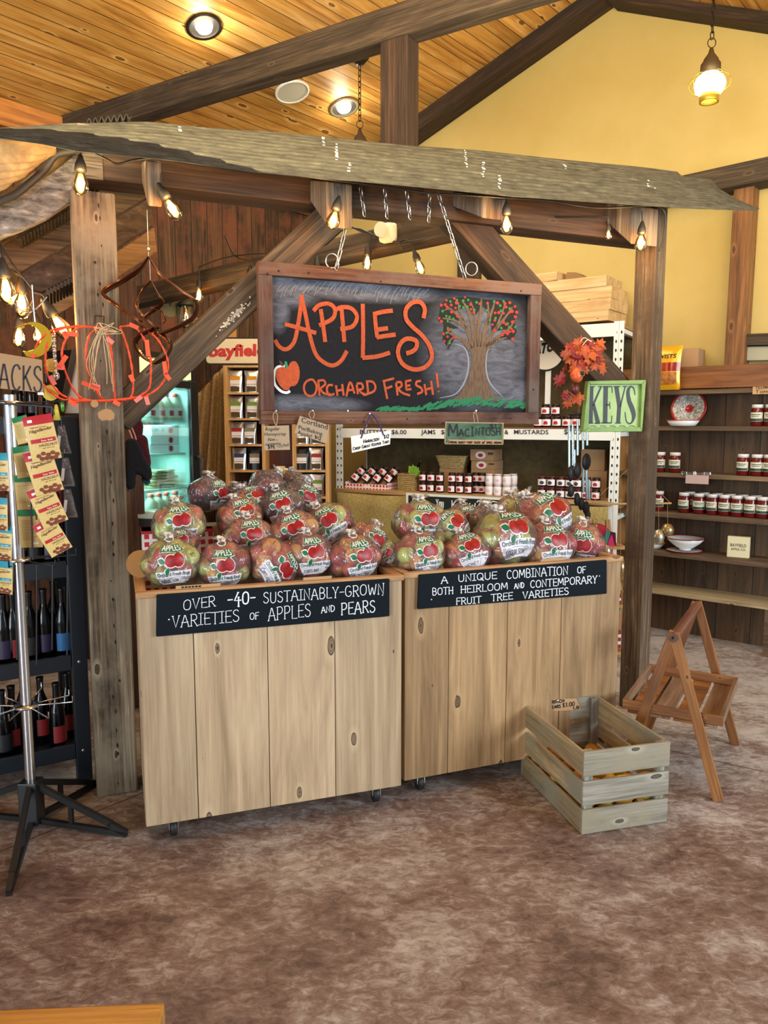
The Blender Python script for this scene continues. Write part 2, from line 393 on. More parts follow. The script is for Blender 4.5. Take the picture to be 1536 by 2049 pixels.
black = mat('black_metal','15171a',.45); blk = mat('matte_black','101010',.7); steel = mat('chrome_steel','d8dce0',.18,1)
zinc = mat('zinc_chain','c4c8cc',.28,1); white = mat('white_paint','e6ecea',.5); paper = mat('white_paper','eceae2',.8); kraft = mat('kraft_card','b9946a',.85)
ink = mat('black_ink','141416',.7); chalkw = mat('white_chalk','e8f2f4',.9); string_m = mat('jute_string','b59b72',.9); cardb = mat('brown_cardboard','a98660',.85)

# ================= the room =================
def floor_mat():
    m, t, b = nt('stained_concrete'); L = t.links; tc = N(t,'TexCoord').outputs['Object']
    a = noise(t, mapv(t, tc, (1,1.25,1)), 3.0, 9, .74, .5); c = noise(t, tc, .7, 3, .55); e = noise(t, mapv(t, tc, (1,1.6,1)), 20, 7, .72, .8)
    s = math_(t,'ADD',math_(t,'MULTIPLY',a,.55),math_(t,'MULTIPLY',e,.45)); s = math_(t,'ADD',s,math_(t,'MULTIPLY',math_(t,'SUBTRACT',c,.5),.2))
    sep = N(t,'SeparateXYZ'); L.new(tc, sep.inputs[0])
    far_sheen = N(t,'MapRange'); far_sheen.inputs[1].default_value = 3.0; far_sheen.inputs[2].default_value = 5.5; far_sheen.inputs[3].default_value = 0; far_sheen.inputs[4].default_value = .09  # daylight sheen on the distant floor, put into the colour as lightening
    L.new(math_(t,'ADD',sep.outputs[1],math_(t,'MULTIPLY',c,2.0)), far_sheen.inputs[0]); s = math_(t,'ADD',s,far_sheen.outputs[0])
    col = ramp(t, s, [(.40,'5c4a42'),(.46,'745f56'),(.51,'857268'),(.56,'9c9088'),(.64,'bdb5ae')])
    for (nx, ny, k) in JOINTS:
        dd = math_(t,'ABSOLUTE',math_(t,'SUBTRACT',math_(t,'ADD',math_(t,'MULTIPLY',sep.outputs[0],nx),math_(t,'MULTIPLY',sep.outputs[1],ny)),k))
        col = mixc(t, math_(t,'MULTIPLY',math_(t,'LESS_THAN',dd,.004),.75), col, (.03,.025,.02))
    L.new(col, b.inputs['Base Color'])
    r = N(t,'MapRange'); r.inputs[1].default_value = .35; r.inputs[2].default_value = .7; r.inputs[3].default_value = .26; r.inputs[4].default_value = .55; L.new(s, r.inputs[0]); L.new(r.outputs[0], b.inputs['Roughness'])
    bp = N(t,'Bump'); bp.inputs['Strength'].default_value = .25; bp.inputs['Distance'].default_value = .004; L.new(s, bp.inputs['Height']); L.new(bp.outputs[0], b.inputs['Normal'])
    return m
def joint(p, q):
    d = (q-p).normalized(); n = (-d.y, d.x); return (n[0], n[1], n[0]*p.x+n[1]*p.y)
JOINTS = [joint(gz(1240,1480), gz(1536,1546)), joint(gz(150,1642), gz(232,1608))]
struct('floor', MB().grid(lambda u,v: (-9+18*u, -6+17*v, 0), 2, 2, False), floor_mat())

Gf = Fr(gz(1300,1255), -40)                        # gable wall line, back boards of the right shelving
GW = Fr(Gf.w(0,.06,0), -40)
ridge = V((cos(radians(50)), sin(radians(50)), 0))
RK = V((GW.px(812,277).x, 0, GW.px(812,277).z)); RT = GW.px(1212,-2); RR = GW.px(1536,45)
up1 = (RT-GW.px(812,277)).normalized()                # in gable frame
# ceiling frame: X along the ridge (towards the gable), Y up the slope
A0 = GW.w(*GW.px(812,277)); upw = (GW.w(*RT)-A0).normalized(); nn = ridge.cross(upw)
CM = Matrix((ridge, upw, nn)).transposed().to_4x4(); CM.translation = A0; CI = CM.inverted()
Lr = (GW.w(*RT)-A0).length
ev = CI@hit(60, 228, A0, nn)                         # eave point on the ceiling
ceil_m = wood('knotty_pine_ceiling','96602a','cf9a4c','e6bc78','X',scale=.9,rough=.42,knots=1.1,plank=('Y',.105),fib=.16,bump=.1,gap=.005)
struct('ceiling', MB().box((-11,ev.y-.02,-.05),(0.02,Lr,0)), ceil_m, CM)
GR = GW.w(*RT); dn = (GW.w(*RR)-GR).normalized(); n2 = ridge.cross(dn)
CM2 = Matrix((ridge, dn, n2)).transposed().to_4x4(); CM2.translation = GR
struct('ceiling_slope', MB().box((-11,0,-.05),(0.02,4.5,0)), ceil_m, CM2)
yel = mottled('yellow_plaster','c0aa64','c6b06c',3,.75,bump=.05)
evg = GW.I@(CM@V((0,ev.y,0)))                        # eave corner in gable frame
gm = MB(); k = (RR.z-RT.z)/(RR.x-RT.x)
gm.prism([(evg.x,0),(RT.x+4.2,0),(RT.x+4.2,RT.z+k*4.2),(RT.x,RT.z),(evg.x,evg.z)], 0, .1)
struct('wall_gable', gm, yel, GW.M)
# eave wall of old boards, runs from the gable corner towards the camera's left
EW = Fr((CM@V((0,ev.y,0))).xy.to_3d(), 50)
barn = wood('barn_boards','2c1d12','543923','755536','Z',rough=.85,knots=.6,plank=('X',.17),fib=.5,stain='6e4028',gap=.008,crack=.5)
em = MB(); em.box((-11,0,0),(0,.1,evg.z+.02)); struct('wall_eave', em, barn, EW.M)
# timber against the gable
def gbeam(name, poly, d0, d1, label, cat='beam', m=darkbeam, fr=GW, group=None):
    """beam: pixel line of its lower and upper edge -> real beam in the gable frame"""
    (a,b),(c,e) = poly
    A = fr.px(*a, d0); B = fr.px(*b, d0); Cc = fr.px(*c, d0)
    ax = (B-A).normalized(); hh = abs((Cc-A).dot(V((-ax.z,0,ax.x)))); up = V((-ax.z,0,ax.x))
    if (Cc-A).dot(up) < 0: up = -up
    M, L = beamM(A+up*hh/2+V((0,(d1-d0)/2,0)), B+up*hh/2+V((0,(d1-d0)/2,0)), up)
    o = part(name, MB().box((0,-abs(d1-d0)/2,-hh/2),(L,abs(d1-d0)/2,hh/2)), m, None, fr.M@M, bevel=.006)
    return tag(o, label, cat, group)
gbeam('rafter', (((760,315),(1212,-12)),((760,282),(1190,0))), -.2, 0, 'dark rafter following the left rake of the yellow gable wall', m=darkbeam)
gbeam('rafter', (((1212,0),(1620,60)),((1212,-40),(1600,15))), -.2, 0, 'dark rafter sloping down at the top right, behind the lit lantern', m=darkbeam)
gbeam('tie_beam', (((1120,444),(1560,354)),((1120,405),(1560,313))), -.22, -.02, 'horizontal brown beam on the yellow wall at the right, above the shelves', m=greybeam)
gbeam('wall_post', (((1447,735),(1469,352)),((1486,735),(1498,352))), -.14, -.0, 'honey brown post on the yellow wall above the right shelves', 'post', m=wood('honey_post','5a3616','865a30','9c6e3e','X',rough=.7,knots=.7,fib=.35))
gbeam('wall_post', (((914,600),(914,470)),((948,600),(948,470))), -.12, -.0, 'short brown post under the beam, seen between the sign chain and brace', 'post', m=greybeam)
gbeam('window_rail', (((1484,691),(1620,688)),((1484,668),(1620,660))), -.1, -.0, 'brown rail joining the wall post at the right edge above the shelves', 'rail', m=greybeam)
gbeam('wall_ledge', (((1482,722),(1620,720)),((1484,694),(1620,690))), -.06, -.0, 'grey painted ledge under the brown rail at the right edge', 'ledge', m=mat('grey_paint','a8a48c',.6))
# tie beam of the nearer truss
Lp = CM@(CI@hit(108,262,A0,nn)); dv = V((cos(radians(32)),-sin(radians(32)),0))
z0 = Lp.z-.08
M, L = beamM(V((Lp.x,Lp.y,z0))-dv*.8, V((Lp.x,Lp.y,z0))+dv*7.0)
tag(part('tie_beam', MB().box((0,-.07,-.035),(L,.07,.135)), greybeam, None, M, bevel=.01), 'massive dark timber crossing diagonally under the pine ceiling', 'beam')
TR = Fr((Lp.x,Lp.y,0), -32)
gbeam('king_post', (((760,470),(760,84)),((813,470),(813,84))), -.065, .065, 'upright dark post between the big diagonal timber and the beam below', 'post', m=wood('king_post_wood','1e150e','3a281b','543c2a','X',rough=.8,knots=.5,fib=.6,crack=.7), fr=TR)
gbeam('truss_chord', (((150,636),(1120,424)),((150,600),(1120,392))), -.07, .07, 'long horizontal beam behind the chalkboard carrying small bulbs and the white timer', m=greybeam, fr=TR)
# eave board, orange
M, L = beamM(CM@V((-9,ev.y+.05,.1)), CM@V((-.05,ev.y+.05,.1)))
tag(part('eave_board', MB().box((0,-.03,-.09),(L,.03,.09)), amber, None, M), 'orange stained board along the lower edge of the ceiling, top left', 'board')
# ceiling fixtures
def onceil(x, y, off=0): return CI@hit(x, y, A0, nn)
lampc = mat('warm_lamp','fff2d8',.4,emit=14)
for (x,y,r,lab) in ((408,52,.115,'recessed ceiling light with black housing near the top left'),(688,214,.12,'recessed ceiling light above the metal roof, right of the round speaker')):
    p = onceil(x,y); M = CM@Matrix.Translation(p)
    t_ = thing('recessed_light', lab, 'ceiling light', M, 'recessed lights in the pine ceiling')
    part('trim_ring', MB().lathe([(r*.86,.012),(r*1.05,.012),(r*1.05,0),(r*.86,0)],28), mat('bronze_trim','2a2620',.35,.6) if x<500 else mat('satin_nickel','b0a890',.35,.7), t_)
    part('housing', MB().lathe([(r*.86,.01),(r*.8,.003),(.001,.001)],28), mat('dark_housing','1c1916',.5), t_)
    part('lamp', MB().lathe([(.001,.035),(r*.4,.03),(r*.5,.006)],22), lampc, t_)
    point('recessed_light_glow', (M@V((0,0,.12))), 7, (1,.86,.62), .06)
p = onceil(584,183); M = CM@Matrix.Translation(p)
t_ = thing('ceiling_speaker','round white speaker grille set in the pine ceiling','speaker',M)
part('frame', MB().lathe([(.135,0),(.135,.012),(.12,.014),(.12,0)],32), white, t_)
part('grille', MB().lathe([(.12,.008),(.001,.010)],32), mat('grille_grey','bfc0b6',.7), t_)

# ---------------- hanging lanterns ----------------
iron = mat('dark_iron','2b241c',.5,.6)
def chain(mb, p, q, link=.034, r=.0028, sag=0):
    p, q = V(p), V(q); n = max(2,int((q-p).length/(link*.78))); d = (q-p)/n; t = d.normalized(); a = t.orthogonal().normalized(); b = t.cross(a)
    for i in range(n):
        c = p+d*(i+.5); u = a if i%2 else b; L = link*.5; w = link*.22; pts = []
        for k in range(12):
            an = 2*pi*k/12; pts.append(c+t*(cos(an)*w+(L-w)*(1 if cos(an)>0 else -1))+u*sin(an)*w)
        mb.tube(pts, r, 5, closed=True)
    return mb
def lantern(base, s, label, lit, top):
    """base = point at the lantern's bottom; top = z of the ceiling hook"""
    t_ = thing('pendant_lantern', label, 'pendant lamp', V(base), 'onion lanterns hanging on chains')
    brz = mat('aged_bronze','5a4a34',.5,.5)
    part('cap', MB().lathe([(.001,.335),(.012,.33),(.02,.30),(.045,.265),(.05,.25),(.062,.235),(.064,.18),(.058,.175)],20,Matrix.Scale(s,4)), brz, t_)
    part('globe', MB().lathe([(.055,.178),(.085,.15),(.098,.115),(.088,.07),(.06,.045)],24,Matrix.Scale(s,4)), mat('lit_globe','fff0b0',.3,emit=9 if lit else 1), t_)
    part('base_ring', MB().lathe([(.055,.05),(.062,.045),(.062,.01),(.06,0),(.05,.002),(.05,.04)],24,Matrix.Scale(s,4)), mat('brass','b39a3c',.35,.6), t_)
    cage = MB()
    for k in range(4):
        a = pi*k/4+.3; pts = []
        for j in range(28):
            th = 2*pi*j/28; pts.append(V((cos(a)*cos(th)*.13, sin(a)*cos(th)*.13, .115+sin(th)*.075))*s)
        cage.tube(pts, .0022*s, 5, closed=True)
    cage.tube([V((cos(2*pi*j/28)*.125, sin(2*pi*j/28)*.125, .13))*s for j in range(28)], .0022*s, 5, closed=True)
    part('wire_cage', cage, mat('brass','b39a3c',.35,.6), t_)
    ring = MB(); ring.tube([V((cos(2*pi*j/20)*.026, 0, .365+sin(2*pi*j/20)*.03))*s for j in range(20)], .003*s, 6, closed=True)
    part('ring', ring, iron, t_)
    part('chain', chain(MB(), (0,0,.39*s), (0,0,top-base[2]), .05*s, .0035*s), iron, t_)
    return t_
hb = hit(1418, 205, GW.w(0,-1.0,0), GW.n); sc_ = .88
lantern(hb, sc_, 'lit onion lantern with wire cage hanging in front of the yellow wall', True, hb.z+2.0)
point('lantern_glow', hb+V((0,0,.12)), 16, (1,.82,.45), .09)
hb = hit(720, 345, GW.w(0,-1.2,0), GW.n)
ct = hit(716, 8, A0, nn)
t_ = lantern(hb, .95, 'dark lantern on a chain, mostly hidden behind the metal roof edge', False, (A0.z+ (hb-A0).dot(V((upw.x,upw.y,0)).normalized())*upw.z/V((upw.x,upw.y,0)).length)-.02)
part('canopy', MB().lathe([(.001,0),(.03,.0),(.07,.045),(.075,.06)],20), iron, t_, V((0,0,(A0.z+(hb-A0).dot(V((upw.x,upw.y,0)).normalized())*upw.z/V((upw.x,upw.y,0)).length)-hb.z-.06)))

# ================= the stall =================
SF = Fr(gz(195,1598), 23)
def box_px(fr, x0, x1, y0, y1, d0, d1, yl=None):
    """local box whose front face matches pixels at mid edges"""
    ym = (y0+y1)/2; xm = (x0+x1)/2
    return (fr.px(x0,ym,d0).x, d0, fr.px(xm,y1,d0).z), (fr.px(x1,ym,d0).x, d1, fr.px(xm,y0,d0).z)
def post(name, xb, lab, m, x0,x1, ytop, d0, w, fr=SF, ybot=None, z0=0):
    a = fr.px(x0, 1000, d0).x; b = fr.px(x1, 1000, d0).x; zt = fr.px(x0, ytop, d0).z
    t_ = part(name, MB().box((0,0,z0),(b-a,w,zt)), m, None, fr.sub(a,d0).M, bevel=.008)
    return tag(t_, lab, 'post')
post('timber_post', 0, 'weathered grey timber post at the left front corner of the stall', oldwoodz, 168, 254, 380, 0, .17)
PF = Fr(SF.w(*SF.px(1252,1000,0)), -42); PF = Fr((PF.o.x,PF.o.y,0), -42)
tag(part('timber_post', MB().box((0,0,0),(.112,.13,SF.px(1285,415).z)), postr, None, PF.M, bevel=.008), 'tall brown weathered post at the right front corner of the stall', 'post')
post('timber_post', 0, 'reddish brown back post of the stall, seen right of the grey front post', wood('red_brown_post','2e1e14','573c2a','785a42','Z',rough=.85,knots=.4,fib=.4), 250, 289, 560, 1.0, .14)
lp_ = bpy.data.objects['timber_post']; nh = MB(); r_ = random.Random(8)
for (x,y) in ((197,412),(200,437),(203,492),(190,525),(200,568),(196,590),(206,610),(207,640),(201,722),(214,865),(218,905),(221,950),(222,965),(227,1002),(225,1048),(226,1087),(227,1110),(222,1163),(226,1200),(228,1253),(231,1285),(239,1362),(226,1395),(232,1424),(233,1462),(235,1492),(236,1508),(236,1568)):
    p = SF.px(x,y,-.001); w_, h_ = r_.uniform(.002,.005), r_.uniform(.004,.014); nh.prism([(p.x-w_,p.z),(p.x-w_*.3,p.z+h_),(p.x+w_,p.z+h_*.3),(p.x+w_*.4,p.z-h_)],-.0012,.001)
part('nail_holes', nh.xf(lp_.matrix_basis.inverted()@SF.M), mat('hole_dark','120d0a',.9), lp_)
# header beam
zb = .5*(SF.px(400,394).z+SF.px(1000,442).z)
HX0 = SF.px(158,340).x; HX1 = SF.px(1316,440).x
M, L = beamM(SF.w(HX0,.075,zb+.095), SF.w(HX1,.075,zb+.095))
hd = tag(part('header_beam', MB().box((0,-.078,-.095),(L,.078,.095)), wood('reddish_header','24160e','46301f','604630','X',rough=.75,knots=.5,fib=.5), None, M, bevel=.006), 'long reddish brown header beam under the front metal roof edge', 'beam')
part('end_block', MB().box((.0,-.085,-.098),(.085,-.079,.098)), oldwood, hd)
# braces: pixel centre lines in the post plane
def brace(a, b, w, d0, d1, lab, m):
    A = SF.px(*a, d0); B = SF.px(*b, d0); A.y = B.y = (d0+d1)/2
    M, L = beamM(A, B, (0,1,0)); M2 = M
    return tag(part('brace', MB().box((0,-w/2,-(d1-d0)/2),(L,w/2,(d1-d0)/2)), m, None, SF.M@M, bevel=.008), lab, 'brace')
brace((234,838),(690,409),.132,.03,.15,'grey brown diagonal brace on the left, white paint scuff near its middle', wood('left_brace','35281c','62503b','847056','X',rough=.85,knots=.5,fib=.6,bump=.7))
brace((896,396),(1262,800),.15,.03,.15,'dark brown diagonal brace on the right, autumn garland hanging on it', wood('right_brace','20160d','43301f','624a32','X',rough=.8,knots=.6,fib=.5))
# paint scuff on left brace
scf = MB(); r_ = random.Random(3)
for i in range(90):
    u = r_.gauss(0,.5); v = r_.gauss(0,.3); x = 468+u*26-v*10; y = 633-u*24+v*22; s = r_.uniform(.8,3.2)
    q = [SF.px(x+s*cos(a)*r_.uniform(.5,1.3), y+s*sin(a)*r_.uniform(.5,1.3), .028) for a in (0,1.2,2.4,3.6,5)]
    scf.prism([(p.x,p.z) for p in q], .0275, .0295)
o = [o for o in bpy.data.objects if o.name.startswith('brace')][0]
part('paint_scuff', scf.xf(o.matrix_basis.inverted()@SF.M), mat('old_white_paint','cfc4ae',.9), o)
# rafter tails sticking out of the header
def tail(x0,x1,ytop,ybot,d0,d1,lab,m, skew=0):
    a = SF.px(x0,ybot-20,d0); b = SF.px(x1,ybot-20,d0); zb_ = SF.px((x0+x1)/2,ybot,d0).z; zt = SF.px((x0+x1)/2,ytop,d0).z
    mb = MB(); h = zt-zb_
    mb.add([(a.x,d0,zb_),(b.x,d0,zb_),(b.x,d0,zt),(a.x,d0,zt),(a.x+skew,d1,zb_+h*.75),(b.x+skew,d1,zb_+h*.75),(b.x+skew,d1,zt+.04),(a.x+skew,d1,zt+.04)],
           [(0,1,2,3),(5,4,7,6),(1,5,6,2),(4,0,3,7),(3,2,6,7),(4,5,1,0)])
    return tag(part('rafter_tail', mb, m, None, SF.M, bevel=.006), lab, 'rafter tail', 'rafter tails under the metal roof edge')
tw = wood('rafter_tail_wood','3c332c','6e6254','948674','Z',rough=.85,knots=.4,fib=.5)
tail(295,324,322,414,-.16,0,'short wooden rafter tail beside the second bulb from the left',tw)
tail(655,705,366,458,-.14,0,'lighter rafter tail beside the bulb above the chalkboard',tw,-.03)
tail(965,1018,396,440,-.12,0,'dark rafter tail beside the bulb right of the chain',tw,-.09)
tail(1262,1316,414,492,-.13,0,'grey rafter tail at the right end of the header beside the last bulb',tw,-.06)
# front corrugated sheet hanging over the header
top_px = [(-30,260),(0,257),(80,252),(150,246),(300,245),(400,254),(512,262),(650,275),(812,290),(1024,308),(1180,325),(1300,337),(1352,343),(1362,353),(1405,357),(1422,359),(1432,374),(1450,386),(1470,398),(1512,417)]
bot_px = [(-30,272),(0,276),(80,287),(150,302),(300,316),(400,328),(512,345),(650,357),(812,372),(1024,393),(1180,404),(1300,412),(1352,415),(1362,416),(1405,418),(1422,418),(1432,419),(1450,419),(1470,420),(1512,421)]
D0, D1 = -.27, .02
def poly_at(P, t):
    t = t*(len(P)-1); i = min(int(t), len(P)-2); f = t-i; return (P[i][0]*(1-f)+P[i+1][0]*f, P[i][1]*(1-f)+P[i+1][1]*f)
def sheet(u, v):
    a = poly_at(bot_px,u); b = poly_at(top_px,u); A = SF.px(*a,D0); B = SF.px(*b,D1)
    p = A.lerp(B, v); hgt = (B-A).length
    p.y += .006*sin(v*hgt/.034*2*pi)-.015*sin(pi*v); return p
rust = mottled('weathered_galvanised','2f2c24','4e4c3f',26,.75,.2,c3='716c58',bump=.5,stretch=(.5,1,2.2),detail=8)
cs = tag(part('corrugated_sheet', MB().grid(sheet, 120, 44), rust, None, SF.M, solid=.003), 'long grey corrugated metal sheet along the front edge of the stall roof', 'roof sheet')
fl = MB(); 
for (x,y,k) in ((647,276,10),(662,292,8),(685,330,4),(925,302,9),(960,330,10),(985,356,6),(360,256,3),(1290,366,4),(1120,332,3)):
    for i in range(k):
        px_, py_ = x+i*2.6+r_.uniform(-1,1), y+i*4.6+r_.uniform(-1,1)
        best = None
        for uu in range(0,121):
            u = uu/120; a = poly_at(bot_px,u)[0]
            if best is None or abs(a-px_) < best[0]: best = (abs(a-px_),u)
        u = best[1]; v = max(.02,min(.98,(poly_at(bot_px,u)[1]-py_)/(poly_at(bot_px,u)[1]-poly_at(top_px,u)[1]+1e-6)))
        c = sheet(u,v); c.y -= .004; s = r_.uniform(.003,.007); fl.box((c.x-s,c.y-.001,c.z-s*.4),(c.x+s,c.y+.001,c.z+s*.4))
part('paint_flecks', fl, mat('flaking_white','d8d4c0',.9), cs)
# sheet lying behind, ends peeking over the ridge
bk = MB(); q0 = SF.px(175,243,.35); q1 = SF.px(262,232,.35)
bk.grid(lambda u,v: (q0.x+(q1.x-q0.x)*u, .35+v*1.4, q0.z+(q1.z-q0.z)*u-.03*v+.011*sin(u*7*2*pi)), 60, 4)
tag(part('corrugated_sheet', bk, mottled('dark_galvanised','2e2a24','4a443a',20,.7,.3), None, SF.M, solid=.003), 'dark end of a corrugated sheet peeking over the roof edge, upper left', 'roof sheet')
# ---- left lean-to: rafters and corrugated sheet ----
roughp = mottled('rough_whitewashed_plank','3a3431','8b857d',40,.9,0,c3='c4beb4',bump=.8,stretch=(.35,1,1),detail=9)
def band(up, lo, d, lab, m, cat='rafter', th=.05):
    P = SF.poly(up+lo[::-1], d); c = V((P[0][0], d, P[0][1]))
    o = part(cat.replace(' ','_'), MB().prism([(x-c.x,z-c.z) for x,z in P], 0, th), m, None, SF.M@Matrix.Translation(c), bevel=.004)
    return tag(o, lab, cat)
band([(-60,452),(0,409),(60,374),(110,342),(160,300)],[(-60,512),(0,475),(50,456),(92,436),(165,388)],.05,'whitewashed rough plank at the front of the left lean-to roof',roughp)
lw = wood('leanto_plank','302619','5a4a38','78664f','X',rough=.85,knots=.4,fib=.6,bump=.6)
lw2 = wood('leanto_plank_dark','1e1511','3e2d22','58432f','X',rough=.85,knots=.4,fib=.6)
band([(0,500),(10,488),(80,449),(149,411),(300,322)],[(8,533),(41,545),(90,515),(151,481),(300,392)],.5,'grey brown rafter, second from the front in the left lean-to roof',lw)
band([(36,548),(95,515),(151,484),(302,395)],[(60,578),(85,584),(156,547),(306,450)],.95,'dark mottled rafter, third from the front in the left lean-to roof',mottled('mottled_rafter','3a2c22','5c4a3c',30,.9,0,c3='8a7a68',bump=.6,stretch=(.4,1,1)))
band([(92,590),(160,552),(308,455)],[(105,622),(118,628),(158,604),(314,502)],1.4,'tan rafter lit by bulbs, furthest back in the left lean-to roof',wood('tan_rafter','6a4a28','9a7244','b48a58','X',rough=.8,knots=.4,fib=.4))
A1 = SF.px(160,299,.05); B1 = SF.px(-90,470,.05)
def lean(u, v):
    d = .06+v*1.7; p = A1.lerp(B1,u); return (p.x, d, p.z+.022+.012*sin(v*1.7/.07*2*pi))
tag(part('corrugated_sheet', MB().grid(lean, 8, 300), mottled('tan_galvanised','8a7858','b09c72',18,.6,.15,c3='c8b488',bump=.4), None, SF.M, solid=.003), 'corrugated metal sheet of the left lean-to roof, tan underside lit by bulbs', 'roof sheet')
def tanp(u, v):
    a = poly_at([(-80,275),(0,272),(60,276),(112,292)],u); b = poly_at([(-80,430),(0,383),(50,352),(112,296)],u); A = SF.px(*a,-.12); B = SF.px(*b,.0)
    p = A.lerp(B,v); p.z -= .02*sin(pi*v)+.004*sin(v*(A-B).length/.03*2*pi); return p
tag(part('corrugated_sheet', MB().grid(tanp, 24, 40), mottled('tan_galvanised','8a7858','b09c72',18,.6,.15,c3='c8b488',bump=.4), None, SF.M, solid=.003), 'tan underside of the corrugated sheet curling over the front corner of the lean-to', 'roof sheet')
dk = MB(); dk.tube([SF.px(*q,.02) for q in cr([(-60,440),(0,403),(30,390),(60,366),(90,338),(112,310),(150,303)],5)], .014, 8)
tag(part('flashing', dk, mat('dark_flashing','2b2724',.6), None, SF.M), 'dark rolled flashing strip above the whitewashed plank of the lean-to', 'flashing')
th = MB()
for (a,b,d,n) in (((40,470),(150,408),.3,16),((95,585),(158,553),.8,9)):
    for i in range(n):
        x = a[0]+(b[0]-a[0])*i/n; y = a[1]+(b[1]-a[1])*i/n; p = SF.px(x,y,d); th.box((p.x-.006,d,p.z-.012),(p.x+.006,d+.4,p.z+.014))
tag(part('corrugated_edge', th, mottled('dark_galvanised','2e2a24','4a443a',20,.7,.3), None, SF.M), 'toothed ends of corrugated sheeting showing between the lean-to rafters', 'roof sheet')

# ================= chalkboard sign =================
SG = Fr(SF.w(0,-.02,0), 23)
sx = [SG.px(516,690).x, SG.px(1074,700).x]; z_lo = (SG.px(523,850).z+SG.px(1065,848).z)/2; z_hi = (SG.px(512,530).z+SG.px(1080,566).z)/2
BO = SG.sub(sx[0],0,z_lo); BW = sx[1]-sx[0]; BH = z_hi-z_lo
sign = thing('chalkboard_sign','large framed chalkboard reading APPLES ORCHARD FRESH with a drawn tree, hung on chains','sign',BO.M)
fw = .06
redw = wood('red_worn_frame','321810','6c4028','906646','X',rough=.75,knots=.5,fib=.5,plank='island',stain='6e564a')
redz = wood('red_worn_stile','321810','623c2e','83604c','Z',rough=.75,knots=.5,fib=.5,plank='island',stain='5e5048')
part('frame_rail', MB().box((0,-.03,BH-fw*.9),(BW,.01,BH)), redw, sign, bevel=.003)
part('frame_rail', MB().box((0,-.03,0),(BW,.01,fw*.95)), redw, sign, bevel=.003)
part('frame_stile', MB().box((0,-.028,fw*.95),(fw,.01,BH-fw*.9)), redz, sign, bevel=.003)
part('frame_stile', MB().box((BW-fw,-.028,fw*.95),(BW,.01,BH-fw*.9)), redz, sign, bevel=.003)
def board_mat():
    m, t, b = nt('chalkboard_black'); L = t.links; tc = N(t,'TexCoord').outputs['Object']
    sep = N(t,'SeparateXYZ'); L.new(tc, sep.inputs[0]); X, Z = sep.outputs[0], sep.outputs[2]
    def blob(cx,cz,rx,rz,lo=.6,hi=1.1):
        a = math_(t,'DIVIDE',math_(t,'SUBTRACT',X,cx),rx); c = math_(t,'DIVIDE',math_(t,'SUBTRACT',Z,cz),rz)
        d = math_(t,'SQRT',math_(t,'ADD',math_(t,'MULTIPLY',a,a),math_(t,'MULTIPLY',c,c)))
        q = N(t,'MapRange'); q.inputs[1].default_value = lo; q.inputs[2].default_value = hi; q.inputs[3].default_value = 1; q.inputs[4].default_value = 0; L.new(d, q.inputs[0]); return q.outputs[0]
    P = lambda x,y: BO.px(512+.3828*x, 450+.3828*y)
    msk = None
    for (x,y,rx,rz) in ((1160,660,.30,.30),(160,340,.16,.08),(560,345,.42,.05),(250,940,.30,.045),(110,420,.06,.12),(1330,870,.14,.08)):
        p = P(x,y); k = blob(p.x,p.z,rx,rz); msk = k if msk is None else math_(t,'MAXIMUM',msk,k)
    st = noise(t, mapv(t, tc, (9,9,26)), 1.2, 6, .7, 1.2); fine = noise(t, tc, 60, 3, .6)
    s = ramp(t, st, [(.35,(.35,.35,.35)),(.68,(1,1,1))])
    f = math_(t,'MULTIPLY',msk,math_(t,'MULTIPLY',s,.42)); f = math_(t,'ADD',f,math_(t,'MULTIPLY',fine,.03))
    L.new(mixc(t, f, (.012,.012,.014), (.36,.38,.46)), b.inputs['Base Color']); b.inputs['Roughness'].default_value = .85; b.inputs['Specular IOR Level'].default_value = .12
    return m
part('board', MB().box((fw-.01,0,fw*.9),(BW-fw+.01,.008,BH-fw*.85)), board_mat(), sign)
Z5 = lambda L: [[(512+.3828*q[0], 450+.3828*q[1], *q[2:]) for q in l] for l in L]
DB = -.0012
org = mottled('orange_chalk','a84420','c25c34',120,.9,bump=.1)
apl = [[(100,600),(120,635),(160,650),(200,610),(220,520),(235,420),(240,365)],[(235,365),(255,450),(280,570),(310,670),(350,715),(400,735),(445,710),(475,658)],[(150,518),(230,540),(315,565)],
 [(300,450),(330,420),(380,412),(412,440),(400,490),(330,525)],[(338,440),(350,520),(362,612)],[(405,450),(450,430),(500,438),(528,480),(505,530),(440,545)],[(447,440),(455,530),(462,612)],
 [(558,412),(560,560),(558,695)],[(556,695),(630,688),(700,668)],[(620,455),(625,520),(634,588)],[(630,588),(680,580),(730,573)],[(612,468),(660,455),(715,448)],[(626,549),(660,544),(690,540)],
 [(875,488),(882,440),(860,405),(820,405),(785,440),(785,490),(815,530),(870,580),(910,640),(918,700),(880,745),(820,755),(765,725),(742,670),(755,620),(790,595),(835,605),(840,635),(820,660),(785,672)]]
mb = MB()
for i_,l in enumerate(Z5(apl)): strokes(mb, BO, [l], 8.0, DB-.0004*i_)
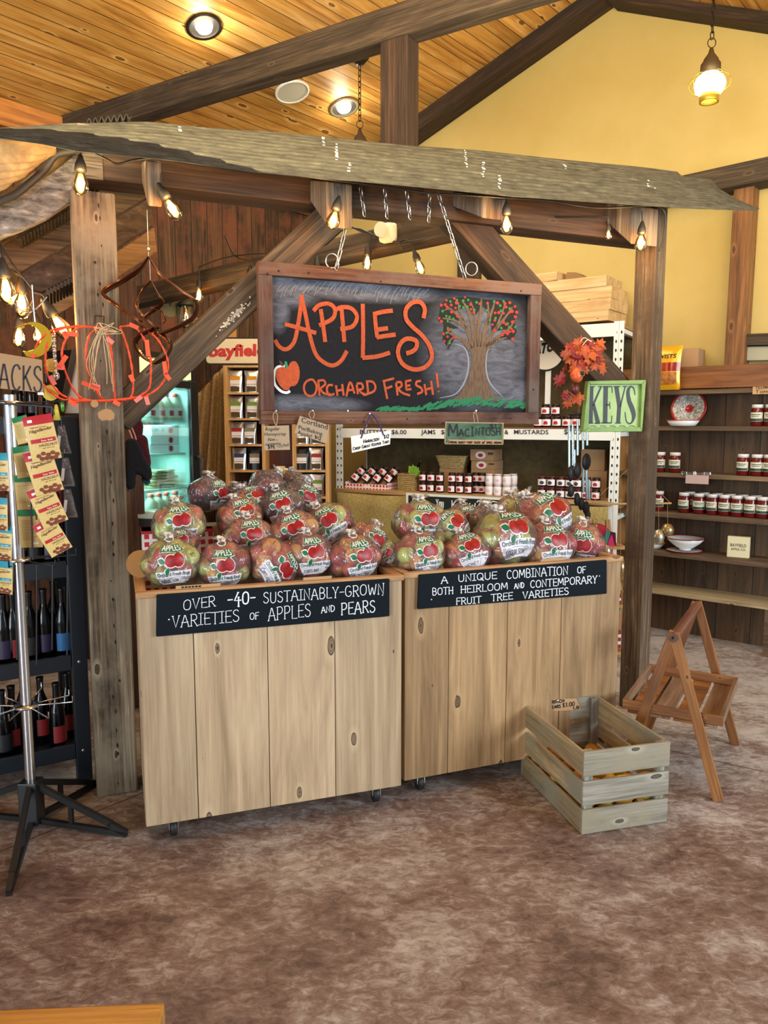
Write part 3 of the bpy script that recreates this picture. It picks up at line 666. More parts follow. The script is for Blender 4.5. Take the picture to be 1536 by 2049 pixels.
o2 = [[(285,808),(262,820),(250,850),(262,885),(290,895),(312,875),(316,840),(300,812),(285,808)],[(325,812),(332,892)],[(325,815),(352,812),(362,832),(335,856)],[(335,856),(355,880),(392,886)],
 [(402,838),(380,838),(370,858),(382,890),(410,882)],[(418,838),(426,894)],[(450,832),(458,892)],[(420,868),(458,860)],[(472,897),(492,822),(515,882)],[(478,866),(512,860)],[(526,835),(532,885)],[(526,830),(552,830),(558,855),(535,862)],[(535,862),(555,880),(580,888)],
 [(580,815),(586,880)],[(575,818),(608,820),(624,845),(612,872),(560,890)],
 [(668,818),(676,860),(686,910)],[(662,818),(700,808),(722,802)],[(676,856),(700,848),(712,842)],[(732,826),(740,892)],[(732,824),(756,822),(760,842),(740,856)],[(740,856),(765,878),(805,892)],
 [(782,820),(786,862)],[(780,818),(812,812)],[(784,842),(806,838)],[(784,862),(812,858)],[(862,815),(840,820),(838,838),(862,852),(868,872),(842,884)],[(880,832),(890,890)],[(915,815),(925,888)],[(882,862),(920,852)],[(944,775),(950,830),(952,850)],[(953,868),(955,874)]]
for i_,l in enumerate(Z5(o2)): strokes(mb, BO, [l], 4.2, DB-.0002*(i_%12))
part('orange_lettering', mb, org, sign)
# drawn apple
outl = MB(); strokes(outl, BO, Z5([[(150,740),(110,745),(94,790),(100,835),(130,868),(160,877),(178,868)]]), 5, DB); part('chalk_outline', outl, chalkw, sign)
ap = [(163,745),(185,715),(212,718),(228,760),(224,810),(205,840),(180,845),(170,862),(145,860),(118,830),(103,790),(108,755),(135,742)]
P = BO.poly([q[:2] for q in Z5([cr(ap,3,True)])[0]], -.0015); part('drawn_apple', MB().prism(P,-.002,-.0008), org, sign)
lf = MB(); 
for pts in ([(150,712),(160,715),(166,738),(160,752),(148,730)],): lf.prism(BO.poly([q[:2] for q in Z5([pts])[0]]), -.0022,-.0008)
part('drawn_leaf', lf, mat('teal_chalk','2c8f63',.9), sign)
lf = MB().prism(BO.poly([q[:2] for q in Z5([[(118,708),(135,715),(145,742),(128,735)]])[0]]), -.0022,-.0008); part('drawn_stem', lf, mat('brown_chalk','5f3a26',.9), sign)
# tree
tr = MB(); trk = [(1012,920),(1060,890),(1100,830),(1122,760),(1128,700),(1118,650),(1085,620),(1110,612),(1150,640),(1165,640),(1180,600),(1200,640),(1215,620),(1230,625),(1205,660),(1196,720),(1200,790),(1220,850),(1250,900),(1275,922),(1220,918),(1180,925),(1130,915),(1080,922)]
tr.prism(BO.poly([q[:2] for q in Z5([trk])[0]]), -.0016,-.0004)
br = [[(1125,650,11),(1090,610,8),(1040,580,5),(1000,560,3)],[(1135,650,9),(1110,560,8),(1080,500,6),(1030,450,4),(985,420,2)],[(1100,540,6),(1040,500,4),(975,488,2)],[(1150,640,10),(1130,520,8),(1105,440,5),(1075,395,2)],
 [(1165,640,10),(1165,520,7),(1175,440,5),(1178,380,2)],[(1180,640,10),(1200,540,8),(1230,460,5),(1250,395,2)],[(1195,640,9),(1240,560,7),(1290,500,5),(1340,430,2)],[(1205,640,9),(1260,590,6),(1320,545,4),(1350,500,2)],
 [(1215,625,7),(1270,600,4),(1310,590,2)],[(1085,500,4),(1060,440,3),(1060,405,1.5)],[(1215,520,5),(1215,450,4),(1210,400,2)],[(1250,550,4),(1290,450,3),(1300,400,1.5)],[(1040,580,4),(1010,610,3),(1000,640,1.5)],[(1030,450,3),(1000,440,2),(970,455,1.5)],[(1150,520,5),(1140,450,3),(1120,400,2)]]
for l in Z5(br): strokes(tr, BO, [l], 4, -.0018)
dkl = MB(); dkp = [(965,410),(1010,385),(1100,375),(1200,390),(1330,395),(1365,440),(1350,500),(1362,560),(1340,600),(1270,600),(1300,545),(1230,560),(1225,470),(1180,420),(1150,470),(1090,430),(1040,450),(1060,500),(1000,505),(1060,540),(1010,545),(1040,590),(1005,650),(975,600),(980,520),(952,500)]
dkl.prism(BO.poly([q[:2] for q in Z5([dkp])[0]]), -.0008,-.0002); part('dark_crown', dkl, mat('wiped_slate','08100c',.8), sign)
part('drawn_tree', tr, mottled('brown_tree_chalk','513f30','745f4c',60,.9,bump=.1,stretch=(3,1,.4)), sign)
rd = MB(); gn = MB(); r_ = random.Random(5)
def inside(p, poly):
    c = False; j = len(poly)-1
    for i in range(len(poly)):
        if (poly[i][1]>p[1]) != (poly[j][1]>p[1]) and p[0] < (poly[j][0]-poly[i][0])*(p[1]-poly[i][1])/(poly[j][1]-poly[i][1])+poly[i][0]: c = not c
        j = i
    return c
pts = []
while len(pts) < 78:
    p = (r_.uniform(955,1365), r_.uniform(375,655))
    if inside(p, dkp) and all(abs(p[0]-q[0])+abs(p[1]-q[1]) > 20 for q in pts): pts.append(p)
for i, p in enumerate(pts):
    if i%5 < 3: 
        s = r_.uniform(7,10); rd.prism(BO.poly([q[:2] for q in Z5([[(p[0]+s*cos(a),p[1]+s*sin(a)) for a in [k*pi/4 for k in range(8)]]])[0]]), -.0028,-.002)
    else:
        a = r_.uniform(0,pi); strokes(gn, BO, Z5([[(p[0],p[1],1.5),(p[0]+7*cos(a),p[1]+7*sin(a),5),(p[0]+15*cos(a),p[1]+15*sin(a),1)]]), 4, -.0024)
part('drawn_red_apples', rd, mat('red_chalk','a2342a',.9), sign); part('drawn_leaves', gn, mat('green_chalk','2f7d3c',.9), sign)
gr = MB()
for i in range(230):
    x = r_.uniform(625,1395); lim = 35 if x > 870 else 12; y = 968-r_.uniform(0,1)*lim-(0 if x<870 else 30*max(0,1-abs(x-1150)/300))
    strokes(gr, BO, Z5([[(x,y+6),(x+r_.uniform(20,40),y-r_.uniform(2,14))]]), 2.2, -.002-r_.uniform(0,.0004))
part('drawn_grass', gr, mat('green_grass_chalk','2a7a52',.95), sign)
hl = MB(); strokes(hl, BO, Z5([[(1040,622,1),(1085,640,2),(1108,690,3),(1108,760,3),(1085,830,3),(1040,885,2),(960,905,1)],[(1225,628,1),(1205,680,2),(1203,760,3),(1225,830,3),(1290,900,1)]]), 2, -.001)
for i in range(46):
    x = 100+i*17+r_.uniform(-8,8); y = 300+r_.uniform(-6,22)+(i>30)*22; 
    strokes(hl, BO, Z5([[(x,y+r_.uniform(30,70),.7),(x+14,y+20,.9),(x+34,y,.7)]]), .8, -.001)
part('chalk_scribble', hl, mat('grey_chalk','8c8f96',.95), sign)
for (x,y) in ((60,255),(118,240),(275,250),(652,295),(565,1030),(790,1014),(1330,1013),(1450,860),(1385,345)):
    p = BO.px(512+.3828*x,450+.3828*y,-.031); part('nail_head', MB().ball((0,0,0),.004,8), mat('rusty_nail','2a1a12',.7), sign, p)
for (x,y) in ((551,822),(624,822),(694,822),(738,828),(950,822)):
    p = BO.px(x,y,-.032); part('push_pin', MB().cyl((0,.002,0),(0,-.012,0),.0035,8), zinc, sign, V((p.x,-.032,p.z)))

# ---- chains carrying the sign ----
def SP(x, y, d=-.05): return SF.w(*SF.px(x,y,d))
def hangchain(name, a, b, lab, extra=None, da=-.05, db=-.05, link=.036, group=None):
    A = SP(*a, da); B = SP(*b, db); t_ = thing(name, lab, 'chain', A, group)
    part('links', chain(MB(), (0,0,0), B-A, link), zinc, t_); return t_, A
t_, A = hangchain('sign_chain',(690,458),(672,540),'zinc chain with key ring on the left top corner of the chalkboard')
rg = MB(); c = SP(664,522)-A; rg.tube([c+V((cos(k*pi/10)*.027,0,sin(k*pi/10)*.03)) for k in range(20)], .0028, 6, closed=True); part('key_ring', rg, zinc, t_)
t_, A = hangchain('sign_chain',(876,386),(930,558),'long slanting zinc chain on the right of the chalkboard, ring at its lower end')
rg = MB(); c = SP(943,538)-A; rg.tube([c+V((cos(k*pi/10)*.027,0,sin(k*pi/10)*.03)) for k in range(20)], .0028, 6, closed=True); part('key_ring', rg, zinc, t_)
for i,(a,b,w_) in enumerate((((720,374),(729,432),'leftmost'),((769,378),(774,436),'second from the left'),((813,382),(820,438),'third from the left'),((859,386),(857,444),'rightmost'))):
    hangchain('short_chain', a, b, 'short chain end dangling from the header, %s of four'%w_, group='short chain ends under the header')

# ---------------- string lights ----------------
glow = mat('filament_glow','ffb04a',.3,emit=60); bulbg = glassy('amber_bulb_glass',(1,.86,.6),.05,.03)
bulbglow = mat('bulb_halo','ffc46a',.3,emit=7)
sock = mat('black_socket','1b1815',.6)
_bm = {}
def bulb_on(root, P, down=(0,0,-1), s=1, lit=True, en=2.0, soc=True, root_off=V((0,0,0))):
    """socket at P, bulb hanging along down; P in root space"""
    d = V(down).normalized(); q = V((0,0,-1)).rotation_difference(d).to_matrix().to_4x4(); M = Matrix.Translation(P)@q@Matrix.Scale(s,4)
    if 'b' not in _bm:
        _bm['s'] = MB().lathe([(.004,.025),(.008,.02),(.012,.005),(.019,-.012),(.021,-.035),(.017,-.042),(.001,-.042)],14).mesh('socket', sock)
        _bm['b'] = MB().lathe([(.012,-.04),(.015,-.05),(.024,-.068),(.029,-.088),(.027,-.106),(.016,-.122),(.001,-.127)],16).mesh('bulb', bulbg)
        f = MB()
        for k in range(5):
            a = 2*pi*k/5; f.tube([(.004*cos(a),.004*sin(a),-.05),(.011*cos(a),.011*sin(a),-.08),(.006*cos(a),.006*sin(a),-.108)], .0038, 5)
        _bm['f'] = f.mesh('filament', glow)
    if soc:
        o = bpy.data.objects.new('socket', _bm['s']); link(o, root); o.matrix_local = M
    b = bpy.data.objects.new('bulb', _bm['b']); link(b, root); b.matrix_local = M
    if lit:
        f = bpy.data.objects.new('filament', _bm['f']); link(f, b)
def glow_at(Pw, e): point('bulb_light', Pw, e, (1,.62,.25), .025)
def cable(pts_px, d, r=.0045): return MB().tube(cr([tuple(SF.px(x,y,dd if dd is not None else d)) for x,y,dd in [(q[0],q[1],q[2] if len(q)>2 else None) for q in pts_px]],5), r, 7)
st_ = thing('string_lights','black cable with five glowing bulbs strung along the front of the metal roof edge','string lights',SF.M)
part('cable', cable([(150,305),(185,306),(212,318),(235,328),(270,320),(322,316),(400,328),(512,343),(600,352),(680,362),(760,372),(860,387),(950,392),(1012,396),(1100,402),(1190,416),(1280,412),(1312,412),(1330,425),(1328,470),(1318,502)], -.19), mat('black_cable','14120f',.5), st_)
for (x,y,bx,by) in ((161,322,161,352),(322,378,337,404),(676,403,668,436),(1013,412,1013,452),(1284,452,1281,492)):
    a = SF.px(x,y,-.19); b = SF.px(bx,by,-.2); bulb_on(st_, a, (b-a)); 
    glow_at(SF.w(*(a+(b-a).normalized()*.085+V((0,-.03,0)))), 7)
    top = SF.px(x, y-30, -.19); part('drop_cable', MB().tube([top, a+V((0,0,.02))], .004, 6), mat('black_cable','14120f',.5), st_)
# second string across the rear beam
RB = Fr(TR.w(0,-.12,0), -32)
s2 = thing('string_lights','string of small bulbs hanging from the beam behind the chalkboard','string lights',RB.M)
cb = MB()
for l in ([(700,452),(720,462),(742,470),(735,505)],[(806,500),(800,486),(812,480),(826,494),(832,520)],[(628,508),(634,530)],[(450,472),(470,512),(500,525),(506,545)],[(398,535),(398,562)],[(1216,438),(1216,452)],[(398,535),(470,512),(628,500),(700,455),(806,486),(1000,440),(1216,434)]):
    cb.tube(cr([tuple(RB.px(x,y)) for x,y in l],4), .005, 6)
part('cable', cb, mat('black_cable','14120f',.5), s2)
for (x,y,bx,by,lit) in ((736,496,735,520,1),(830,508,838,530,1),(398,565,398,590,1),(634,520,634,545,0),(500,540,498,560,1),(1217,452,1217,470,1)):
    a = RB.px(x,y); b = RB.px(bx,by); bulb_on(s2, a, b-a, 1.0 if x < 1200 else .5, bool(lit))
    if lit: glow_at(RB.w(*(a+(b-a).normalized()*.12+V((0,-.05,0)))), 2.5)
# outlet box on the rear beam
t_ = thing('outlet_box','white plastic timer plugged in on the beam above the chalkboard','outlet',RB.sub(*RB.px(776,463)).M)
part('housing', MB().box((-.05,-.03,-.06),(.05,.03,.045)), mat('cream_plastic','e0d6c0',.4), t_, bevel=.02)
part('dial', MB().cyl((-.02,-.03,.005),(-.02,-.05,.005),.04,20), mat('cream_plastic','e0d6c0',.4), t_, bevel=.006)

# ================= apple bins =================
def bin_(x0y0, x1y1, ytl, ytr, deg, depth, lab, seams, side_l):
    f = Fr(gz(*x0y0, .085), deg); f = Fr(f.w(0,0,-.085), deg)
    w = f.px(*x1y1).x; h = (f.px(*ytl).z+f.px(*ytr).z)/2
    t_ = thing('apple_bin', lab, 'bin', f.M, 'wooden bins on casters')
    xs = [0]+[f.px(x,y).x for x,y in seams]+[w]
    fp = MB()
    for a, b in zip(xs, xs[1:]): fp.box((a+.0015,0,.085),(b-.0015,.019,h-.02))
    pm = side_l
    part('front_panel', fp, pm, t_, bevel=.0015)
    sp = MB()
    for k in range(4): sp.box((0,.02+k*(depth-.02)/4,.085),(.019,.02+(k+1)*(depth-.02)/4-.002,h-.02))
    part('side_panel', sp, pm, t_); part('side_panel', sp, pm, t_, V((w-.019,0,0)))
    part('back_panel', MB().box((.02,depth-.019,.085),(w-.02,depth,h-.02)), pm, t_)
    part('bottom', MB().box((.02,.02,.09),(w-.02,depth-.02,.11)), pm, t_)
    rm = MB(); rm.box((-.006,-.008,h-.022),(w+.006,.028,h)); part('front_rim', rm, pinex, t_, bevel=.002)
    part('back_rim', MB().box((-.006,depth-.03,h-.022),(w+.006,depth+.005,h)), pinex, t_, bevel=.002)
    for xx in (-.006, w-.03):
        part('side_rim', MB().box((0,-.018,0),(depth-.06,.018,.022)), pinex, t_, Matrix.Translation((xx+.018,.029,h-.022))@Matrix.Rotation(pi/2,4,'Z'), bevel=.002)
    for (cx,cy) in ((.1,.07),(w-.09,.07),(.1,depth-.08),(w-.09,depth-.08)):
        c = part('caster_fork', MB().box((-.018,-.02,.0),(-.014,.02,.05)).box((.014,-.02,.0),(.018,.02,.05)).box((-.025,-.03,.045),(.025,.03,.052)), steel, t_, V((cx,cy,.033)))
        part('wheel', MB().lathe([(.008,-.012),(.03,-.012),(.033,-.008),(.033,.008),(.03,.012),(.008,.012)],22,Matrix.Rotation(pi/2,4,'Y')), mat('black_rubber','1c1e20',.5), c)
    return f, t_, w, h
B1, bin1, W1, H1 = bin_((292,1655),(803,1573),(272,1186),(803,1150),19,.66,'pale pine apple bin on casters, left one, with a slate reading OVER 40',[(392,1450),(538,1450),(671,1450)],pine)
B2, bin2, W2, H2 = bin_((808,1563),(1229,1500),(803,1150),(1222,1112),21.5,.64,'honey coloured pine apple bin, right one, with a slate reading A UNIQUE COMBINATION',[(897,1350),(1013,1350),(1121,1300)],pine2)
slate = mat('slate_blue_black','0b141b',.8,spec=.2)
def slate_sign(fr, quad, lab, lines):
    P = [fr.px(x,y,-.014) for x,y in quad]; c = P[3]
    tl, tr, br_, bl = P
    f = Fr(fr.w(bl.x,0,0), fr.deg)
    t_ = thing('slate_sign', lab, 'sign', fr.M@Matrix.Translation((bl.x,-.004,bl.z)))
    q = Fr(fr.w(bl.x,-.004,bl.z), fr.deg)
    mb = MB(); r = .008; pts = [(p.x-bl.x, p.z-bl.z) for p in (bl,br_,tr,tl)]
    part('board', mb.prism(pts, -.014, 0), slate, t_, bevel=.004)
    l = MB()
    for (tx,a,b,hp,wp) in lines: hand(l, q, tx, a, b, hp, wp, -.0155, serif=True, jit=.03)
    part('chalk_lettering', l, chalkw, t_)
    for (x,y) in ((quad[0][0]+25,quad[0][1]+50),(quad[1][0]-14,quad[1][1]+33)):
        p = q.px(x,y,-.016); part('screw', MB().ball((0,0,0),.004,8,(1,.4,1)), zinc, t_, p)
slate_sign(B1, ((313,1190),(779,1158),(779,1233),(312,1274)), 'dark slate sign lettered OVER 40 SUSTAINABLY-GROWN VARIETIES OF APPLES AND PEARS',
  [('OVER',(367,1221),(430,1213),20,1.35),('-40-',(456,1212),(510,1207),24,2.6),('SUSTAINABLY-GROWN',(527,1207),(768,1188),21,1.35),
   ('VARIETIES',(345,1256),(478,1243),23,1.35),('OF',(500,1240),(517,1238),13,1.3),('APPLES',(537,1243),(621,1233),25,1.35),('AND',(643,1227),(669,1223),12,1.4),('PEARS',(683,1231),(750,1224),23,1.7)])
slate_sign(B2, ((838,1150),(1213,1120),(1213,1188),(835,1219)), 'dark slate sign lettered A UNIQUE COMBINATION OF BOTH HEIRLOOM AND CONTEMPORARY',
  [('A',(883,1168),(895,1167),13.4,1.3),('UNIQUE',(917,1164),(993,1158),13.6,1.3),('COMBINATION',(1014,1158),(1136,1149),16.4,1.3),('OF',(1155,1147),(1171,1146),12.5,1.3),
   ('BOTH',(865,1191),(906,1188),13.6,1.3),('HEIRLOOM',(922,1187),(1015,1179),13.6,1.3),('AND',(1029,1178),(1048,1176),10,1.3),('CONTEMPORARY',(1061,1176),(1194,1166),14,1.3),
   ('FRUIT',(913,1210),(962,1206),12.8,1.3),('TREE',(983,1203),(1025,1199),13.4,1.3),('VARIETIES',(1046,1198),(1137,1189),13.4,1.3)])

# ---------------- apples and their bags ----------------
def apple_mat(name, a, b, c, bias):
    m, t, bs = nt(name); L = t.links; tc = N(t,'TexCoord').outputs['Object']; oi = N(t,'ObjectInfo').outputs['Random']
    loc = N(t,'CombineXYZ'); o = math_(t,'MULTIPLY',oi,51.0)
    for i in range(3): L.new(o, loc.inputs[i])
    n = noise(t, mapv(t, tc, (70,70,14), loc.outputs[0]), .9, 4, .6); n0 = noise(t, mapv(t, tc, (14,14,14), loc.outputs[0]), 1.0, 2, .5)
    f = math_(t,'ADD',math_(t,'MULTIPLY',n,.35),math_(t,'MULTIPLY',n0,.9)); f = math_(t,'ADD',f,math_(t,'MULTIPLY',math_(t,'SUBTRACT',oi,.5),bias))
    L.new(ramp(t, f, [(.42,a),(.62,b),(.8,c)]), bs.inputs['Base Color']); bs.inputs['Roughness'].default_value = .28; return m
am = {'red': apple_mat('red_apple_skin','8c1420','c43a34','e0a85a',.35), 'dark': apple_mat('dark_red_apple_skin','2e0810','5a1018','8c2420',.2),
      'green': apple_mat('green_apple_skin','b03a28','bcc45a','c8d070',.5), 'mixed': apple_mat('striped_apple_skin','a82030','cc6048','ccc468',.5)}
RA = .036
aprof = [(.0005,.62),(.15,.70),(.38,.86),(.62,.88),(.86,.62),(1,.2),(.97,-.2),(.82,-.6),(.6,-.86),(.38,-.95),(.2,-.9),(.0005,-.82)]
_am = {}
for k_, m_ in am.items():
    mb = MB().lathe([(r*RA,z*RA*.95) for r,z in aprof[::-1]],18); mb.mi = 1; mb.tube([(0,0,.6*RA),(.002,0,.85*RA),(.006,0,1.12*RA)],.0016,6)
    _am[k_] = mb.mesh('apple', [m_, mat('apple_stem','4a3018',.8)])
film = glassy('clear_bag_film',(.97,.97,.98),.07,.1,bump=1,milk=.05,bs=30)
pgreen = mat('print_green','0c6a40',.45); pwhite = mat('print_white','eef0ee',.5); pred = mottled('print_red','74090e','a81418',55,.4,c3='c83c2c',bump=0); plabel = mat('label_white','e4e2ea',.55); ptext = mat('print_dark_green','155238',.6)
class Bag:
    def __init__(s, kind, seed, n=17, ax=(.116,.1,.092)):
        s.kind = kind; r = random.Random(seed); s.ax = ax
        P = [V((r.uniform(-1,1)*ax[0]*.6, r.uniform(-1,1)*ax[1]*.6, r.uniform(-1,1)*ax[2]*.6)) for _ in range(n)]
        lim = [a-RA for a in ax]
        for it in range(160):
            for i in range(n):
                for j in range(i):
                    d = P[i]-P[j]; l = d.length or 1e-3
                    if l < 1.93*RA: k = (1.93*RA-l)*.5; d = d/l*k; P[i] += d; P[j] -= d
            for i in range(n):
                q = sqrt(sum((P[i][k]/lim[k])**2 for k in range(3)))
                if q > 1: P[i] = P[i]/q
        s.P = P; s.nu, s.nv = 44, 30; s.R = [[0]*s.nu for _ in range(s.nv+1)]
        for j in range(s.nv+1):
            for i in range(s.nu):
                d = s.dir(2*pi*i/s.nu, -pi/2+pi*j/s.nv); best = 0
                for c in P:
                    b = c.dot(d); q = b*b-c.dot(c)+(RA+.004)**2
                    if q > 0: best = max(best, b+sqrt(q))
                s.R[j][i] = max(best, .95*s.ell(d))
        for _ in range(3):
            R2 = [row[:] for row in s.R]
            for j in range(s.nv+1):
                for i in range(s.nu):
                    a = (s.R[j][i-1]+s.R[j][(i+1)%s.nu]+s.R[max(j-1,0)][i]+s.R[min(j+1,s.nv)][i])/4
                    R2[j][i] = max(s.R[j][i]*.4+a*.6, s.R[j][i]*.985)
            s.R = R2
        for j in (0, s.nv): s.R[j] = [sum(s.R[j])/s.nu]*s.nu
    def dir(s, az, el): return V((sin(az)*cos(el), -cos(az)*cos(el), sin(el)))
    def ell(s, d): return 1/sqrt(sum((d[k]/s.ax[k])**2 for k in range(3)))
    def rad(s, az, el):
        u = (az/(2*pi))%1*s.nu; v = (el+pi/2)/pi*s.nv; v = min(max(v,0),s.nv-1e-6); i = int(u); j = int(v); f = u-i; g = v-j; i %= s.nu; k = (i+1)%s.nu
        return (s.R[j][i]*(1-f)+s.R[j][k]*f)*(1-g)+(s.R[j+1][i]*(1-f)+s.R[j+1][k]*f)*g
    def surf(s, x, z, off):
        az = x*1.0/.096; el = max(-1.3,min(1.3,(z+.010)/.080)); r = s.rad(az,el)
        r = max(r, s.ell(s.dir(az,el))*.93)
        return s.dir(az,el)*(r+off)
    def film_mesh(s):
        mb = MB(); vs = []; jt = s.nv-4
        for j in range(jt+1):
            for i in range(s.nu): vs.append(s.dir(2*pi*i/s.nu, -pi/2+pi*j/s.nv)*(s.R[j][i]+.0015))
        n = s.nu; top = vs[-n:]; zt = sum(p.z for p in top)/n
        for (r,z) in ((.03,.004),(.012,.010),(.010,.015),(.024,.022),(.03,.030)):
            for i in range(n):
                a = 2*pi*i/n; w = r*(1+.28*sin(i*2*pi*11/n)); vs.append(V((sin(a)*w,-cos(a)*w,zt+z+.004*sin(i*1.9)*(r>.02))))
        s.zn = zt+.012
        rows = len(vs)//n
        mb.add(vs, [(j*n+i,j*n+(i+1)%n,(j+1)*n+(i+1)%n,(j+1)*n+i) for j in range(rows-1) for i in range(n)], True)
        return mb
    def patch(s, mb, poly, off, rings=5):
        poly = [(x*.92, z*.92+.014) for x,z in poly]
        cx = sum(p[0] for p in poly)/len(poly); cz = sum(p[1] for p in poly)/len(poly); n = len(poly); vs = []
        for k in range(rings):
            f = 1-k/rings
            for x, z in poly: vs.append(s.surf(cx+(x-cx)*f, cz+(z-cz)*f, off))
        vs.append(s.surf(cx,cz,off)); fs = []
        for k in range(rings-1):
            for i in range(n): fs.append((k*n+i,k*n+(i+1)%n,(k+1)*n+(i+1)%n,(k+1)*n+i))
        for i in range(n): fs.append(((rings-1)*n+i,(rings-1)*n+(i+1)%n,len(vs)-1))
        mb.add(vs, fs, True)
    def line(s, mb, pts, w, off):
        t = MB(); 
        P = []
        for a, b in zip(pts, pts[1:]):
            for k in range(3): P.append((a[0]+(b[0]-a[0])*k/3, a[1]+(b[1]-a[1])*k/3))
        P.append(pts[-1]); ribbon(t, P, w, 0, .0001)
        n = len(P)*2; mb.add([s.surf(p.x,p.z,off) for p in t.v[:n]], [f for f in t.f[:len(P)-1]], True)
    def text(s, mb, tx, x0, x1, z, h, w, off, rot=0):
        tot = 0; out = []
        for ch in tx:
            if ch == ' ': tot += .4; continue
            wd, st = GL[ch.upper()]; sc = .72 if ch.islower() else 1
            for L in st.split('|'): out.append([(tot+float(q.split(',')[0])*sc, float(q.split(',')[1])*sc) for q in L.split()])
            tot += (wd+.2)*sc
        k = (x1-x0)/tot
        for l in out: s.line(mb, [(x0+p*k, z+q*h+rot*(p*k)) for p,q in l], w, off)
    def typed(s, mb, tx, x0, x1, z, h, off, bold=.01):
        me, w, hh = typemesh(tx, bold); k = (x1-x0)/w
        mb.add([s.surf(x0+p.x*k, z+p.y/hh*h, off) for p in me[0]], me[1])
    def design(s, alt=0):
        mb = MB(); el = lambda cx,cz,rx,rz,n=14,ph=0: [(cx+rx*cos(2*pi*i/n+ph), cz+rz*sin(2*pi*i/n+ph)) for i in range(n)]
        def leaf(cx,cz,l,a,g=1): return [(cx+l*t*cos(a)-g*l*.32*sin(pi*t)*sg*sin(a), cz+l*t*sin(a)+g*l*.32*sin(pi*t)*sg*cos(a)) for sg,ts in ((1,(0,.2,.45,.7,1)),(-1,(.75,.5,.25))) for t in ts]
        ban = [(-.052,.018),(-.05,.034),(-.053,.052),(-.02,.048),(.01,.054),(.045,.050),(.055,.056),(.052,.040),(.056,.020),(.02,.016),(-.01,.021)]
        mb.mi = 1
        s.patch(mb, [(x*1.05,(z-.035)*1.14+.035) for x,z in ban], .0015); s.patch(mb, el(-.008,-.012,.026,.024), .0015); s.patch(mb, el(.022,-.010,.026,.026), .0015)
        lv = [(-.03,-.018,.034,2.7),(-.018,-.034,.03,-2.1),(.012,.008,.026,.3)]
        for l in lv: s.patch(mb, leaf(l[0],l[1],l[2],l[3],1.3), .0014)
        mb.mi = 0; s.patch(mb, ban, .0024)
        for l in lv: s.patch(mb, leaf(l[0],l[1],l[2]*.88,l[3],1), .0025)
        mb.mi = 2; s.patch(mb, el(-.008,-.012,.023,.021), .0026); s.patch(mb, el(.022,-.010,.023,.023), .003)
        mb.mi = 1; s.text(mb, 'APPLES', -.039, .044, .036, .021, .0034, .0034)
        return mb.mesh('printed_design', [pgreen, pwhite, pred])
    def label(s, name):
        mb = MB(); mb.mi = 0
        for k in range(8):
            a, b = -.068+k*.017, -.068+(k+1)*.017
            mb.add([s.surf(x,z,.0022) for z in (-.080,-.063,-.046,-.028) for x in (a,b)], [(2*i,2*i+1,2*i+3,2*i+2) for i in range(3)], True)
        mb.mi = 1; s.typed(mb, 'Orchard Fresh Fruit', -.062, .062, -.043, .0125, .0034)
        s.line(mb, [(-.062,-.048),(.062,-.048)], .0008, .0034); s.line(mb, [(.03,-.05),(.03,-.078)], .0012, .0034)
        if name: mb.mi = 2; s.text(mb, name, -.055, .022, -.070, .015, .0017, .0036, 0)
        return mb.mesh('printed_label', [plabel, ptext, ink])
protos = {}
def get_bag(key, kind, name):
    if key not in protos: protos[key] = dict(b=Bag(kind, sum(map(ord,key))+3), lab={})
    d = protos[key]; b = d['b']
    if 'film' not in d:
        d['film'] = b.film_mesh().mesh('bag_film', film); d['des'] = b.design()
        k = MB(); z = b.zn; rr = random.Random(1)
        for i in range(7): k.ball((rr.uniform(-.012,.012),rr.uniform(-.012,.012),z+rr.uniform(0,.016)),rr.uniform(.007,.011),8)
        k.tube(cr([(-.01,-.01,z),(-.018,-.022,z-.004),(-.008,-.034,z-.012),(.008,-.032,z-.012),(.014,-.02,z-.004),(.008,-.008,z)],4),.0024,6)
        d['tie'] = k.mesh('drawstring', mat('cotton_white','e0dcd4',.8))
    if name not in d['lab']: d['lab'][name] = b.label(name)
    return d
def bag_at(key, kind, name, M, lab, s, group, flip=False):
    d = get_bag(key, kind, name); t_ = thing('bag_of_apples', lab, 'bag of apples', M@Matrix.Scale(s,4), group)
    rr = random.Random(lab)
    for i, p in enumerate(d['b'].P):
        kk = kind
        if kind == 'mixed': kk = rr.choice(['mixed','red','green'])
        if kind == 'green' and rr.random() < .25: kk = 'mixed'
        o = bpy.data.objects.new('apple', _am[kk]); link(o, t_)
        o.matrix_local = Matrix.Translation(p)@Matrix.Rotation(rr.uniform(0,6.3),4,'Z')@Matrix.Rotation(rr.uniform(-1.3,1.3),4,'X')@Matrix.Rotation(rr.uniform(0,6),4,'Z')
    for n_, me in (('bag_film',d['film']),('printed_design',d['des']),('printed_label',d['lab'][name]),('drawstring',d['tie'])):
        link(bpy.data.objects.new(n_, me), t_)
    return t_
